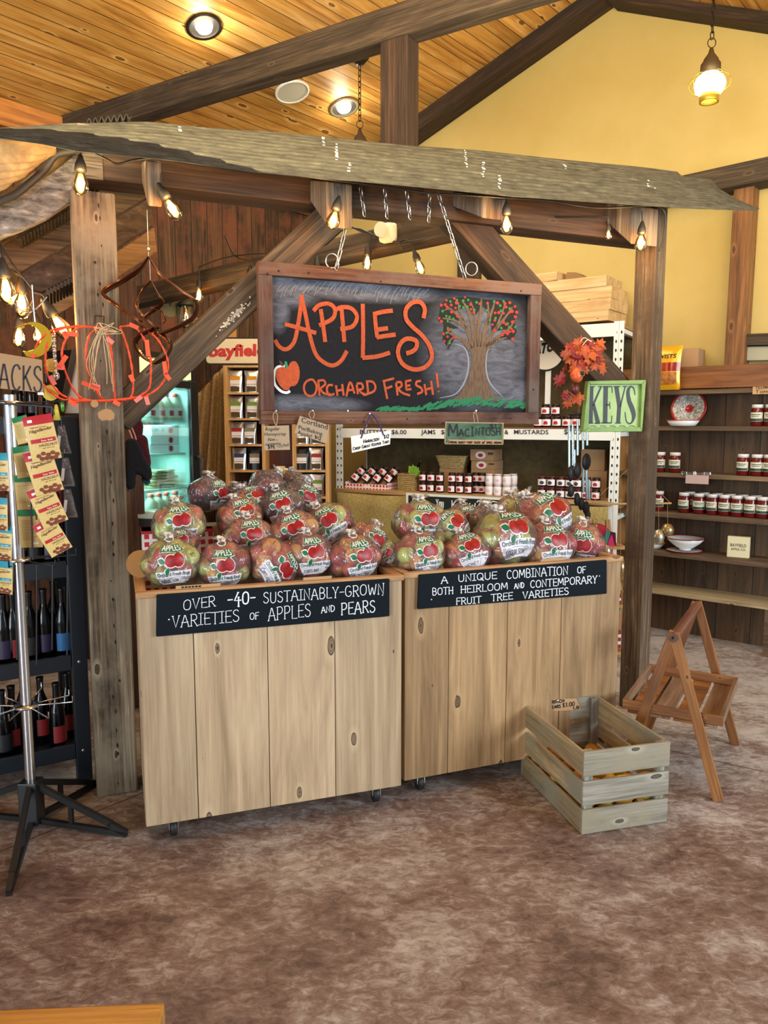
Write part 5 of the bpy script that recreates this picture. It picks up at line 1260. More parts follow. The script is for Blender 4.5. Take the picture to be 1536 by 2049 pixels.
# bayfield sign
q3 = TF.sub(0,.3,0); P = [q3.px(413,727), q3.px(512,678)]; F3 = q3.sub(P[0].x,0,P[0].z); w_ = (P[1].x-P[0].x)*1.3; h_ = P[1].z-P[0].z
t_ = thing('bayfield_sign','cream sign with red lettering starting bayfiel, partly behind the chalkboard','sign',F3.M)
rr_ = lambda x0,z0,x1,z1,r: [(cx+r*cos(a),cz+r*sin(a)) for cx,cz,a0 in ((x1-r,z1-r,0),(x0+r,z1-r,pi/2),(x0+r,z0+r,pi),(x1-r,z0+r,1.5*pi)) for a in (a0,a0+pi/4,a0+pi/2)]
part('border', MB().prism(rr_(-.012,-.012,w_+.012,h_+.012,.03),.0,.012), ink, t_); part('face', MB().prism(rr_(0,0,w_,h_,.025),-.004,-.0005), mat('cream_enamel','d8c8a0',.5), t_)
l = MB(); typed(l, F3, 'bayfield', (418,713), (532,711), 23, -.006, bold=.045); part('lettering', l, mat('sign_red','b8281e',.6), t_)
part('bracket', MB().box((w_*.4,.013,0),(w_*.45,.6,.02)), ink, t_)
# burlap curtain
cur = MB(); CFr = Fr((0,6.45,0), 0)
def curt(u, v):
    top = CFr.px(449,733); bl_ = CFr.px(372,1010); brr = CFr.px(452,1010)
    b = bl_.lerp(brr,u); t0 = CFr.px(380,800).lerp(top,u**.6); p = t0.lerp(b, v)
    p.y = .06*sin(u*19+v*1.5)*(.3+.7*v)+.05*sin(u*7)*(1-u*.4); return p
tag(part('burlap_curtain', cur.grid(curt, 50, 30), mottled('tan_burlap','8a7048','b09468',50,.95,bump=.4), None, CFr.M, solid=.004), 'tan burlap curtain gathered at its top right beside the cubby shelf', 'curtain')

# ================= left side: wine rack, snack stand, ornaments =================
q_ = gz(186,1560); WF = Fr(q_, 32)
navy = mat('blue_black_paint','141c24',.4)
wr = thing('wine_rack','tall blue black painted rack holding dark wine bottles at the left edge','rack',WF.M)
Zw = lambda x,y,d=0: WF.px(x,y,d).z
x0 = WF.px(148,1400).x; zr = Zw(150,832)
part('upright', MB().box((x0,0,0),(0,.04,zr)), navy, wr, bevel=.003); part('upright', MB().box((x0,.36,0),(0,.4,zr)), navy, wr)
part('upright', MB().box((-1.25,0,0),(-1.17,.04,zr)), navy, wr)
shelf_z = []
for i,(ya,yb) in enumerate(((835,868),(1122,1155),(1312,1342),(1492,1522))):
    za, zb = Zw(140,ya), Zw(140,yb); part('rail', MB().box((-1.168,.004,zb),(x0-.002,.024,za)), navy, wr, bevel=.002)
    part('shelf', MB().box((-1.168,.026,zb+.01),(-.002,.358,zb+.028)), navy, wr); shelf_z.append(zb+.028)
for z in (Zw(140,1327),Zw(140,1507)): part('bolt', MB().ball((0,0,0),.007,10,(1,.4,1)), zinc, wr, V((x0*.55,-.001,z)))
part('mid_rail', MB().box((-.012,.042,1.0),(-.002,.358,1.04)), navy, wr)
bgl = mat('wine_bottle_glass','040406',.12,spec=.3)
bbody = MB().lathe([(.001,0),(.036,0),(.039,.006),(.039,.17),(.034,.2),(.018,.245),(.0145,.26),(.0145,.315),(.0165,.317),(.0165,.325),(.001,.326)],22).mesh('glass', bgl)
def arclab(col,name): return MB().grid(lambda u,v:(.0396*sin(-1.2+2.4*u),-.0396*cos(-1.2+2.4*u),.045+.08*v),12,1).mesh('label', mat(name,col,.5))
labs = {'red':arclab('7a1418','wine_label_red'),'blue':arclab('14588c','wine_label_blue'),'black':arclab('16161c','wine_label_black'),'purple':arclab('241638','wine_label_purple')}
caps = {c:MB().lathe([(.015,.255),(.0152,.3),(.0172,.316),(.0172,.326),(.001,.3265)],16).mesh('capsule', mat('capsule_'+c,h,.35,.2)) for c,h in (('black','101014'),('purple','3a2a52'),('silver','a8a8b0'),('red','6a1420'))}
def bottle(x, y, d, z, col, cap, lab, grp, yaw=0, s=1):
    p = WF.px(x,y,d); t_ = thing('wine_bottle', lab, 'bottle', WF.M@Matrix.Translation((p.x,d,z+.001))@Matrix.Rotation(yaw,4,'Z')@Matrix.Scale(s,4), grp)
    for me in (bbody, labs[col], caps[cap]): link(bpy.data.objects.new(me.name.split('.')[0], me), t_)
for i,(x,d,c,cp,yw) in enumerate(((10,.1,'purple','black',.5),(30,.1,'red','black',.9),(52,.25,'black','black',0),(62,.1,'black','black',0),(92,.12,'purple','black',.4),(113,.26,'black','black',0),(128,.1,'blue','black',.3))):
    bottle(x,1310,d,shelf_z[2],c,cp,'dark wine bottle on the middle rack shelf, %s from left, %s label'%(ORD[i],c),'bottles on the middle shelf of the wine rack',yw,.96)
for i,(x,d,c,yw) in enumerate(((8,.1,'black',0),(28,.14,'red',-.5),(52,.26,'black',0),(86,.2,'red',.5),(117,.08,'red',.55),(139,.2,'red',.7))):
    bottle(x,1490,d,shelf_z[3],c,'black','dark wine bottle on the bottom rack shelf, %s from left, %s label'%(ORD[i],c),'bottles on the bottom shelf of the wine rack',yw,.92)
for i,(x,d,c,yw) in enumerate(((25,.1,'purple',0),(68,.14,'black',.3),(100,.1,'purple',.5),(128,.16,'black',0))):
    bottle(x,1110,d,shelf_z[1],c,'red','dark wine bottle behind the snack packets, %s from left'%ORD[i],'bottles on the third shelf of the wine rack',yw)
for i,(x,d,c,yw) in enumerate(((38,.12,'purple',0),(66,.1,'black',.3),(98,.14,'purple',.5))):
    bottle(x,840,d,shelf_z[0]+.03,c,('purple','silver','black')[i],'wine bottle with %s capsule on top of the rack below the card sign'%('purple','silver','black')[i],'bottles on top of the wine rack',yw,.6)
# framed pane leaning on the rack top
P = [WF.px(x,y,.2) for x,y in ((121,832),(170,832),(183,700),(150,700))]
t_ = thing('framed_mirror','pale mirror in a black frame standing on top of the wine rack','mirror',WF.M)
def quad_frame(mb, P, y0, y1, w):
    for a, b in zip(P, P[1:]+P[:1]): mb.beam((a.x,(y0+y1)/2,a.z),(b.x,(y0+y1)/2,b.z),w,w,(0,1,0))
fm = MB(); quad_frame(fm,P,.19,.21,.022); part('frame',fm,ink,t_)
part('pane', MB().prism([(p.x,p.z) for p in P],.198,.204), mat('sky_mirror','b8c4cc',.15,.2), t_)
# ---- snack stand ----
NF = Fr(gz(66,1655), 0); pole_x = 0
ns = thing('snack_stand','chrome pole display stand on black feet hung with snack packets','display stand',NF.M)
zt0 = NF.px(20,790).z; zm = NF.px(45,1120).z
part('pole', MB().cyl((0,0,.03),(0,0,zm),.019,24), steel, ns); part('upper_pole', MB().cyl((0,0,zm),(0,0,zt0),.024,24), steel, ns)
bm2 = mat('stand_black','181a1c',.4)
part('hub', MB().box((-.035,-.035,.02),(.035,.035,.19)), bm2, ns, bevel=.003)
for dx,dy in ((.385,-.07),(.12,-.44),(-.385,.1),(.12,.34)):
    L_ = sqrt(dx*dx+dy*dy); M = Matrix.Rotation(atan2(dy,dx),4,'Z'); b_ = MB()
    b_.beam((.03,0,.17),(L_-.06,0,.045),.018,.022); b_.beam((.03,0,.03),(L_,0,.012),.018,.02); b_.beam((L_-.07,0,.045),(L_,0,.014),.018,.025); b_.beam((L_*.42,0,.03),(L_*.42,0,.115),.014,.016,(1,0,0))
    part('leg', b_, bm2, ns, M)
for y_,n_,ph,r in ((1120,8,.3,.2),(1412,8,.1,.17),(806,8,.2,.2)):
    z = NF.px(45,y_).z; h_ = part('spoke_ring', MB().lathe([(.02,-.006),(.045,-.004),(.045,.004),(.02,.008)],24), steel, ns, V((0,0,z)))
    for k in range(n_):
        a = ph+2*pi*k/n_; e = V((cos(a)*r, sin(a)*r, .008*(-1)**k)); part('spoke', MB().tube([V((cos(a)*.03,sin(a)*.03,0)), e, e+V((0,0,.025))],.0028,6), steel if y_==1412 else bm2, h_)
for (xa,ya,xb,yb) in ((72,812,73,1040),(103,815,106,1040),(62,1000,66,1120),(30,1130,34,1320),(105,1130,104,1300),(135,1130,134,1310),(73,1130,73,1330)):
    a = NF.px(xa,ya,-.1); b = NF.px(xb,yb,-.1); part('hanging_wire', MB().tube([a,b],.003,6), bm2, ns)
part('top_wire', MB().tube([NF.px(x,y,-.1) for x,y in ((-30,806),(72,812),(104,815),(108,830))],.0035,6), bm2, ns)
# packets
pk_tan = mottled('packet_tan','c8a860','d8bc78',20,.4,bump=0); pk_w = mat('packet_white','e8e4dc',.5); nutb = mat('hazelnut_brown','7a3a28',.5); scr = mat('script_brown','6a3420',.5)
pcols = {'red':mat('packet_red','b01c24',.35),'green':mat('packet_green','0c7a44',.35),'teal':mat('packet_teal','1c8ca0',.35)}
_pk = {}
def packet_meshes(col, back):
    if (col,back) in _pk: return _pk[col,back]
    S = lambda u,v,off=0: (u-.5, -(.06*(1-(2*u-1)**2)*(1-(2*v-1)**4)+.012+off), v*1.65)
    G = lambda mb,u0,u1,v0,v1,off,n=6: mb.grid(lambda a,b: S(u0+(u1-u0)*a, v0+(v1-v0)*b, off), n, n)
    b = MB(); b.mi = 0; G(b,0,1,0,.8,0,8); b.mi = 1; G(b,0,1,.8,1,0,6); b.mi = 0
    b.grid(lambda a,c: (a-.5, .06*(1-(2*a-1)**2)*(1-(2*c-1)**4)+.012, c*1.65), 8, 8)
    for u in (0,1): b.grid(lambda a,c,u=u: (u-.5, -.012+.024*a, c*1.65), 1, 8)
    for v in (0,1): b.grid(lambda a,c,v=v: (a-.5, -.012+.024*c, v*1.65), 8, 1)
    out = [('packet_body', b.mesh('packet_body', [pk_tan, pcols[col]]))]
    d = MB()
    def pt(tx,u0,u1,v,h,mi,bold=.01,sh=0,slope=0):
        me, w, hh = typemesh(tx,bold,sh); k = (u1-u0)/w; d.mi = mi; d.add([S(u0+p.x*k, v+p.y/hh*h+slope*p.x*k, .008) for p in me[0]], me[1])
    if not back:
        d.mi = 0; G(d,.1,.95,.40,.49,.004,4); pt('Hagellander',.12,.92,.63,.07,1,.02,.3,.05); pt('Natural Cocoa',.2,.72,.73,.03,1); pt('Sea Salt',.45,.85,.425,.035,3); pt('HAZELNUT',.35,.97,.31,.06,2,.0)
        pt('NET WT 2 OZ',.45,.85,.26,.02,2)
        for i,(u,v) in enumerate(((.25,.12),(.42,.16),(.58,.12),(.74,.15),(.88,.1),(.34,.05),(.5,.05),(.66,.04),(.8,.04))):
            d.mi = 4; n = 10; vs = [S(u+.085*cos(2*pi*k/n), v+.045*sin(2*pi*k/n), .007+.002*i) for k in range(n)]; d.add(vs, [tuple(range(n))])
        d.mi = 3; G(d,.14,.3,.86,.92,.006,3)
    else:
        for k in range(14): d.mi = 2; G(d,.15,.15+.55+.2*((k*7)%3)/3,.2+k*.038,.207+k*.038,.004,3)
        d.mi = 3; G(d,.6,.85,.08,.13,.004,3)
    out.append(('packet_print', d.mesh('packet_print', [pcols[col], scr, ink, pk_w, nutb])))
    _pk[col,back] = out; return out
def packet(x, y, w, d, roll, col, back, lab, grp, yaw=0, pitch=0):
    p = NF.px(x,y,d); s = w*NF.scale(x,y,d)
    t_ = thing('snack_packet', lab, 'snack packet', NF.M@Matrix.Translation(p)@Matrix.Rotation(radians(yaw),4,'Z')@Matrix.Rotation(radians(roll),4,"Y")@Matrix.Rotation(radians(pitch),4,"X")@Matrix.Scale(s,4)@Matrix.Translation((0,0,-.83)), grp)
    for n_, me in packet_meshes(col, back): link(bpy.data.objects.new(n_, me), t_)
for i,(x,y,w,r_) in enumerate(((105,1074,44,-27),(95,1012,49,-21),(87,944,53,-14),(84,876,55,-10))):
    packet(x,y,w,-.17-.012*i,r_,'red',False,'red topped hazelnut packet, %s from the bottom'%ORD[i],'red topped hazelnut packets',22)
for i,(x,y,w,r_) in enumerate(((60,1056,48,-3),(50,985,42,-3),(47,924,38,-8),(44,860,33,-12))):
    packet(x,y,w,-.05-.01*i,r_,'green',True,'green topped packet seen from behind, %s from the bottom'%ORD[i],'green topped packets',-10)
for i,(x,y,w,r_) in enumerate(((8,1155,40,4),(6,1086,42,5),(-2,1028,40,3),(-2,944,46,0))):
    packet(x,y,w,-.16-.012*i,r_,'teal',False,'teal topped hazelnut packet at the left edge, %s from the bottom'%ORD[i],'teal topped packets',-14)
cl = glassy('clear_packet',(.75,.7,.68),.1,.08,bump=.5); 
for i,(x,y) in enumerate(((139,1008),(134,945),(126,880))):
    p = NF.px(x,y,-.12); s = 60*NF.scale(x,y,-.12)
    t_ = thing('clear_packet','clear triangular packet of dark snacks, %s from the bottom beside the red packets'%ORD[i],'snack packet',NF.M@Matrix.Translation(p)@Matrix.Rotation(.15,4,'Y')@Matrix.Scale(s,4),'clear triangular packets')
    part('pouch', MB().prism([(-.2,.45),(-.02,.5),(.32,-.42),(-.12,-.5)],-.05,.05), cl, t_, bevel=.02)
    part('contents', MB().prism([(-.14,.1),(.06,.12),(.24,-.38),(-.1,-.44)],-.035,.035), mottled('dark_snack','1c120e','4a2e20',30,.5), t_, bevel=.02)
    part('barcode_card', MB().box((-.16,-.056,-.3),(-.06,-.052,.12)), pk_w, t_)
# card sign
P = [NF.px(x,y,-.14) for x,y in ((-52,772),(86,786),(83,720),(-52,698))]; F4 = Fr(NF.w(P[0].x,-.14,P[0].z), 0)
t_ = thing('card_sign','brown cardboard sign hand lettered SNACKS at the left edge','sign',F4.M)
part('card', MB().prism([(p.x-P[0].x,p.z-P[0].z) for p in P],0,.004), cardb, t_)
l = MB(); hand(l, F4, 'SNACKS', (-46,774), (83,784), 50, 3.2, -.0015); part('lettering', l, mat('purple_black_ink','1c1620',.7), t_)
part('clip', MB().box((P[1].x-P[0].x-.02,.004,-.03),(P[1].x-P[0].x,.012,.0)), zinc, t_)

# ---------------- wire pumpkin ----------------
WP = Fr(SF.w(0,-.07,0), SF.deg); R4 = lambda L: [(q[0]/3, 450+q[1]/3)+tuple(q[2:]) for q in L]
c0 = WP.px(203,740); pk = thing('wire_pumpkin','orange wrapped wire pumpkin with raffia bow hanging on the grey front post','ornament',WP.M)
orw = mottled('orange_wrap','c83c14','f0542a',90,.6); 
ribs = [[(600,615),(440,612),(320,650),(275,760),(285,900),(370,1020),(520,1055),(620,1050)],[(600,615),(470,620),(395,690),(372,800),(420,950),(490,1040),(590,1056)],[(610,615),(540,660),(515,780),(535,900),(580,1000),(620,1050)],
 [(640,620),(665,740),(680,900),(690,1050)],[(720,612),(755,700),(785,820),(800,960),(780,1040),(700,1056)],[(720,612),(800,610),(850,660),(900,780),(905,900),(890,990),(810,1040)],[(860,625),(940,680),(1000,790),(1005,880),(960,970),(870,1030),(780,1048)],[(480,607),(330,625),(240,690),(213,750),(230,800)],[(255,955),(330,1025),(430,1060),(600,1055)]]
for k_,L in enumerate(ribs):
    P = R4(L); pts = [WP.px(x,y,-.03*sin(pi*i/(len(P)-1))) for i,(x,y) in enumerate(P)]; pts = [tuple(p) for p in pts]
    c_ = cr(pts,5); part('rib', MB().tube(c_, [.0042+.0012*sin(i*2.4) for i in range(len(c_))], 6), orw, pk)
part('band', MB().tube(cr([tuple(WP.px(x,y,-.02)) for x,y in R4([(430,1050),(560,1058),(700,1052),(830,1035)])],4),.006,6), orw, pk)
def strip(name, pts, w, m, root, fr=WP, d=-.04):
    P = [fr.px(x,y,d) for x,y in pts]; mb = MB(); ribbon(mb, [(p.x,p.z) for p in P], w, d, .0015); return part(name, mb, m, root)
tie = mat('orange_tie','f05a30',.6); pink = mat('pink_tie','e8786a',.6)
for (a,b,m_) in (((385,650),(470,660),tie),((380,640),(400,680),tie),((400,785),(350,860),tie),((340,855),(385,858),pink),((490,945),(600,990),tie),((545,960),(600,975),pink),((400,1045),(460,1085),tie),((680,1060),(720,1080),tie),((810,1060),(850,1030),pink),((875,1030),(890,1080),pink),((775,595),(830,620),tie),((880,690),(890,790),tie),((985,820),(995,900),tie),((990,890),(1020,930),tie),((780,900),(800,940),tie),((640,680),(680,710),pink),((300,905),(330,960),pink),((185,780),(210,790),tie)):
    strip('tie', R4([a,b]), .016, m_, pk)
raf = mat('raffia','cdb890',.8); r_ = random.Random(2); rb = MB()
for i in range(16):
    a = r_.uniform(-1,1); x0_, y0_ = 610+r_.uniform(-15,15), 620
    if i < 7: L = [(x0_,y0_),(x0_+r_.uniform(-70,70),y0_-r_.uniform(0,35)),(x0_+r_.uniform(-125,125),y0_+r_.uniform(0,30)),(x0_+r_.uniform(-40,40),y0_+r_.uniform(10,40)),(x0_,y0_)]
    else: L = [(x0_,y0_),(x0_+a*60,730),(x0_+a*80+r_.uniform(-20,20),850),(x0_+a*60+r_.uniform(-40,40),r_.uniform(930,1030))]
    rb.tube(cr([tuple(WP.px(x,y,-.035-.01*r_.random())) for x,y in R4(L)],4), .0013, 4)
part('raffia_bow', rb, raf, pk)
hk = MB(); hk.tube([WP.px(x,y,.0) for x,y in ((189,648),(190,632),(208,633),(207,652))],.003,6); part('hook', hk, iron, pk)
tg = MB(); tg.prism(WP.poly([(205,820),(213,818),(222,820),(229,828),(228,838),(220,842),(213,840),(204,842),(197,836),(195,826)],-.03),-.034,-.03); t2 = part('wooden_tag', tg, mat('tag_wood','b48a5c',.6), pk)
part('twine', MB().tube([WP.px(213,803,-.02),WP.px(211,812,-.032),WP.px(213,822,-.032)],.0015,5), string_m, t2)
tg = MB().cyl(WP.px(189,808,-.034),WP.px(189,808,-.034)+V((0,.006,0)),.014,16); part('wooden_disc', tg, mat('tag_wood','b48a5c',.6), pk)
# ---------------- wind spinner ----------------
sp = thing('wind_spinner','copper coloured spiral wind spinner hanging on a wire behind the second bulb','wind spinner',WP.M)
cop = mat('antique_copper','6a3a24',.22,.9)
def rib3(L, w, dd=-.02):
    P = [WP.px(x,y,d) for x,y,d in L]; c = [V(p) for p in cr([tuple(p) for p in P],7)]; mb = MB(); n = len(c); vs = []
    for i,p in enumerate(c):
        t = (c[min(i+1,n-1)]-c[max(i-1,0)]).normalized(); s_ = t.cross(V((0,1,0))).normalized(); f = sin(pi*i/(n-1))**.35 if 0<i<n-1 else .25
        s_ = (s_*.5+V((0,.85,0))).normalized(); vs += [p+s_*w*f/2, p-s_*w*f/2]
    mb.add(vs, [(2*i,2*i+1,2*i+3,2*i+2) for i in range(n-1)], True); return mb
for w,L in ((.036,[(297,513,0),(278,540,.03),(240,565,.05),(207,586,0),(230,608,-.05),(275,640,-.04),(309,673,0)]),(.036,[(297,513,0),(320,548,-.05),(360,580,-.05),(393,605,0),(386,636,.05),(345,658,.05),(309,673,0)]),
            (.026,[(302,562,0),(286,580,.02),(274,612,0),(288,634,-.03),(310,655,-.02),(309,673,0)]),(.026,[(302,562,0),(316,588,-.02),(326,605,0),(306,622,.03),(286,640,.02),(290,668,0)]),(.018,[(300,615,0),(322,622,.02),(331,636,0),(325,648,-.02)]),
            (.04,[(284,634,0),(290,660,.02),(320,668,.02),(341,688,0),(330,715,-.02),(309,728,0)]),(.04,[(318,655,0),(284,668,-.02),(270,688,0),(285,712,.02),(309,728,0)])):
    part('spiral_band', rib3(L,w), cop, sp, solid=.0015)
part('wire', MB().tube([WP.px(294,420,0),WP.px(297,513,0)],.0012,5).tube([WP.px(299,520,0),WP.px(301,562,0)],.0012,5), zinc, sp)
part('swivel', MB().ball(WP.px(297,498,0),.006,8,(1,1,1.8)), zinc, sp)
# ---------------- left bulbs, moon ornament ----------------
s3 = thing('string_lights','cluster of warm bulbs on black cord at the left edge below the lean-to','string lights',SF.M)
cbl = MB()
for (x,y,bx,by,d,sc) in ((6,530,10,562,.1,1.15),(42,562,43,600,.15,1.15),(92,610,112,640,.1,1.15),(40,636,38,664,.35,1.0),(70,632,78,668,.35,1.0),(38,622,22,606,.3,.8)):
    a = SF.px(x,y,d); b = SF.px(bx,by,d); bulb_on(s3, a, b-a, sc); glow_at(SF.w(*(a+(b-a).normalized()*.09+V((0,-.05,0)))), 1.6)
for L in ([(0,486),(4,505),(6,522)],[(30,545),(40,552),(42,556)],[(66,585),(85,590),(92,604)],[(0,486),(20,520),(40,548),(66,582),(62,610),(40,628)],[(62,610),(70,626)]): cbl.tube(cr([tuple(SF.px(x,y,.14)) for x,y in L],4),.004,6)
part('cable', cbl, sock, s3)
mo = thing('moon_ornament','golden crescent moon with crystal drops hanging at the left edge above the SNACKS card','ornament',SF.M)
cm = [];
for k in range(17): a = -2.25+k*(4.15/16); cm.append((66+38*cos(a), 680+36*sin(a)))
cm2 = []
for k in range(17): a = -2.15+k*(3.95/16); cm2.append((52+30*cos(a), 676+27*sin(a)))
P = SF.poly(cm+cm2[::-1], -.1); part('crescent', MB().prism(P,-.1,-.08), mat('gold_glass','c8a020',.12,.6), mo, bevel=.004)
part('hanger', MB().tube(cr([tuple(SF.px(x,y,-.09)) for x,y in ((64,570),(66,600),(68,625),(70,645))],4),.003,6).tube([SF.px(x,y,-.09) for x,y in ((28,606),(40,620),(58,625),(72,618),(94,594))],.003,6), zinc, mo)
cr_ = glassy('crystal',(1,1,1),.35,.02)
for k in range(9): part('crystal', MB().ball((0,0,0),.008+(k==8)*.006,6,(1,1,1.3)), cr_, mo, SF.px(107+k*.6,672+k*10,-.1))
for (x,y,r) in ((103,731,12),(101,786,14)): part('gold_disc', MB().cyl((0,0,0),(0,.003,0),r*.0021,20), mat('yellow_glass','d8c24a',.3), mo, SF.px(x,y,-.08))
part('tassel', MB().lathe([(.001,.03),(.006,.025),(.014,-.03),(.001,-.03)],10), mat('yellow_glass','d8c24a',.3), mo, SF.px(113,825,-.08)); part('green_drop', MB().ball((0,0,0),.012,10,(.7,.7,2)), mat('green_glass','3f8a1c',.15,coat=1), mo, SF.px(125,812,-.08))
# ---------------- mittens hanging by the post ----------------
def blob(fr, pts, d0, d1, m, name, root, bev=.02): return part(name, MB().prism(fr.poly(pts,d0), d0, d1), m, root, bevel=bev)
t_ = thing('hanging_mittens','black, dark red and teal knit mittens hanging right of the grey front post','mittens',SF.M)
knit = mottled('black_knit','08080a','16161a',120,.95,bump=.8); kred = mottled('maroon_knit','3c0a12','5a1018',120,.95,bump=.8); teal = mottled('teal_knit','0c3c48','14586a',120,.95,bump=.8)
blob(SF,[(252,880),(270,876),(280,890),(290,915),(303,938),(306,955),(296,966),(282,952),(272,948),(272,975),(262,982),(252,975)],.2,.26,knit,'black_mitten',t_)
blob(SF,[(270,872),(285,868),(296,876),(298,895),(303,925),(300,944),(290,935),(280,905)],.27,.32,kred,'maroon_mitten',t_); blob(SF,[(262,842),(280,838),(288,848),(286,872),(272,880),(264,868)],.28,.33,kred,'maroon_mitten',t_)
blob(SF,[(284,950),(300,960),(302,966),(294,972),(284,964)],.265,.30,teal,'teal_cuff',t_,.006); blob(SF,[(254,960),(263,962),(262,978),(256,985)],.265,.3,teal,'teal_cuff',t_,.006)
part('clip', MB().tube([SF.px(x,y,.25) for x,y in ((256,856),(262,870),(266,884))],.005,6).tube([SF.px(x,y,.25) for x,y in ((262,852),(270,872),(272,880))],.004,6), mat('pink_plastic','c88a7a',.5), t_)
# ---------------- fridge ----------------
o_ = gy(393,900,5.4); FF = Fr((o_.x,o_.y,0), 62); fr_ = thing('display_fridge','black glass door fridge with pale aqua lit interior behind the left brace','fridge',FF.M)
Xf = lambda x,d=0: FF.px(x,900,d).x; Zf = lambda x,y,d=0: FF.px(x,y,d).z
xa, xb = Xf(236), 0; zt_ = Zf(330,706); hd0, hd1 = Zf(330,757), Zf(330,719); ib = .12; it = Zf(330,775)
fb = mat('fridge_black','0e1012',.35); fwhite = mat('fridge_interior','d8f4f0',.5)
part('side_wall', MB().box((xa,0,0),(xa+.03,.6,zt_)), fb, fr_); part('side_wall', MB().box((xb-.03,0,0),(xb,.6,zt_)), fb, fr_); part('top', MB().box((xa+.03,0,hd1),(xb-.03,.6,zt_)), fb, fr_); part('base', MB().box((xa+.03,0,0),(xb-.03,.6,ib)), fb, fr_)
part('header_light', MB().box((xa+.04,-.004,hd0),(xb-.04,.03,hd1)), mat('header_panel','e8e8a8',.5,emit=.9), fr_)
hl = MB(); 
for k in range(6): hl.box((xa+.3,-.006,hd0+.02+k*.02),(xa+.3+.1+.05*(k%3),-.004,hd0+.028+k*.02))
part('header_writing', hl, mat('faint_print','8a8a50',.6), fr_)
part('lining', MB().box((xa+.032,.56,ib),(xb-.032,.58,hd0)).box((xa+.031,.03,ib),(xa+.04,.56,hd0)).box((xb-.04,.03,ib),(xb-.031,.56,hd0)).box((xa+.04,.03,it+.01),(xb-.04,.56,it+.03)), fwhite, fr_)
dr = part('door', MB().box((xa+.03,-.03,ib-.02),(xa+.075,.0,hd0-.01)).box((xb-.075,-.03,ib-.02),(xb-.001,.0,hd0-.01)).box((xa+.075,-.03,it),(xb-.075,0,hd0-.01)).box((xa+.075,-.03,ib-.02),(xb-.075,0,ib+.03)), fb, fr_, bevel=.004)
part('glass', MB().box((xa+.075,-.018,ib+.03),(xb-.075,-.014,it)), glassy('door_glass',(.92,1,.99),.03,.02), dr)
part('handle', MB().tube([(xb-.03,-.03,1.0),(xb-.03,-.075,1.02),(xb-.03,-.075,1.3),(xb-.03,-.03,1.32)],.012,8), fb, dr)
sh = []
for y in (841,907,977,1040):
    z = Zf(325,y,.1); sh.append(z); part('wire_shelf', MB().box((xa+.042,.06,z-.014),(xb-.042,.5,z)), fwhite, fr_)
l_ = bpy.data.lights.new('fridge_light','AREA'); l_.shape = 'RECTANGLE'; l_.size = .5; l_.size_y = .1; l_.energy = 14; l_.color = (.55,1,.96)
lo = bpy.data.objects.new('fridge_light', l_); COL.objects.link(lo); lo.matrix_world = FF.M@Matrix.Translation(((xa+xb)/2,.15,it))
for zz in sh[:3]:
    l2 = bpy.data.lights.new('fridge_light','AREA'); l2.shape='RECTANGLE'; l2.size=.5; l2.size_y=.1; l2.energy = 6; l2.color = (.5,1,.95); lo = bpy.data.objects.new('fridge_light', l2); COL.objects.link(lo); lo.matrix_world = FF.M@Matrix.Translation(((xa+xb)/2,.15,zz-.02))
jug = [('jug', MB().lathe([(.001,0),(.045,0),(.05,.01),(.05,.1),(.03,.14),(.018,.155),(.018,.165)],18).mesh('jug', mat('milky_cider','c0c8b0',.3))), ('cap', MB().lathe([(.02,.16),(.021,.163),(.021,.183),(.001,.185)],14).mesh('cap', mat('coral_cap','c8503c',.4))), ('label', MB().grid(lambda u,v:(.0508*sin(-1+2*u),-.0508*cos(-1+2*u),.02+.065*v),8,1).mesh('label', labw))]
lg = MB().grid(lambda u,v:(.052*sin(-.4+.8*u),-.052*cos(-.4+.8*u),.03+.035*v),6,1).mesh('label_print', labr)
def fjug(x, z, d, lab, grp):
    t_ = thing('cider_jug', lab, 'jug', FF.M@Matrix.Translation((Xf(x,d),d,z+.001)), grp)
    for n_, me in jug:
        o = link(bpy.data.objects.new(n_, me), t_) if False else bpy.data.objects.new(n_, me)
        link(o, t_)
        if n_ == 'label': link(bpy.data.objects.new('label_print', lg), o)
for i,x in enumerate((299,318,336,353)): fjug(x, sh[0], .12, 'cider jug on the top fridge shelf, %s from the left'%ORD[i], 'cider jugs on the top fridge shelf')
for i,x in enumerate((299,315,331,348)): fjug(x, sh[3], .12, 'orange capped jug on the low fridge shelf, %s from the left'%ORD[i], 'jugs on the low fridge shelf')
for i,(w,h,z) in enumerate(((.3,.055,0),(.28,.06,.057),(.26,.07,.119))):
    t_ = thing('pie_box','white box with a round red sticker in the fridge, %s from the bottom'%ORD[i],'box',FF.M@Matrix.Translation((Xf(326,.15),.12,sh[1]+z+.001)),'white boxes in the fridge')
    part('box', MB().box((-w/2,0,0),(w/2,.25,h)), labw, t_, bevel=.003); part('sticker', MB().cyl((.05,-.003,h/2),(.05,-.0005,h/2),.02,18), labr, t_)
mt = mat('wrapped_cheese','b8b08c',.3,coat=.5)
for i in range(6): 
    w = .24-.01*i; t_ = thing('wrapped_pack','flat clear wrapped pack in the fridge, %s from the bottom of the pile'%ORD[i],'pack',FF.M@Matrix.Translation((Xf(318+3*(i%2),.15),.1,sh[2]+.001+i*.021))@Matrix.Rotation(.08*(i%3-1),4,'Z'),'flat packs in the fridge')
    part('pack', MB().box((-w/2,0,0),(w/2,.2,.019)), mt, t_, bevel=.006); part('seal', MB().box((-.03,-.004,.006),(.02,0,.012)), labw, t_)
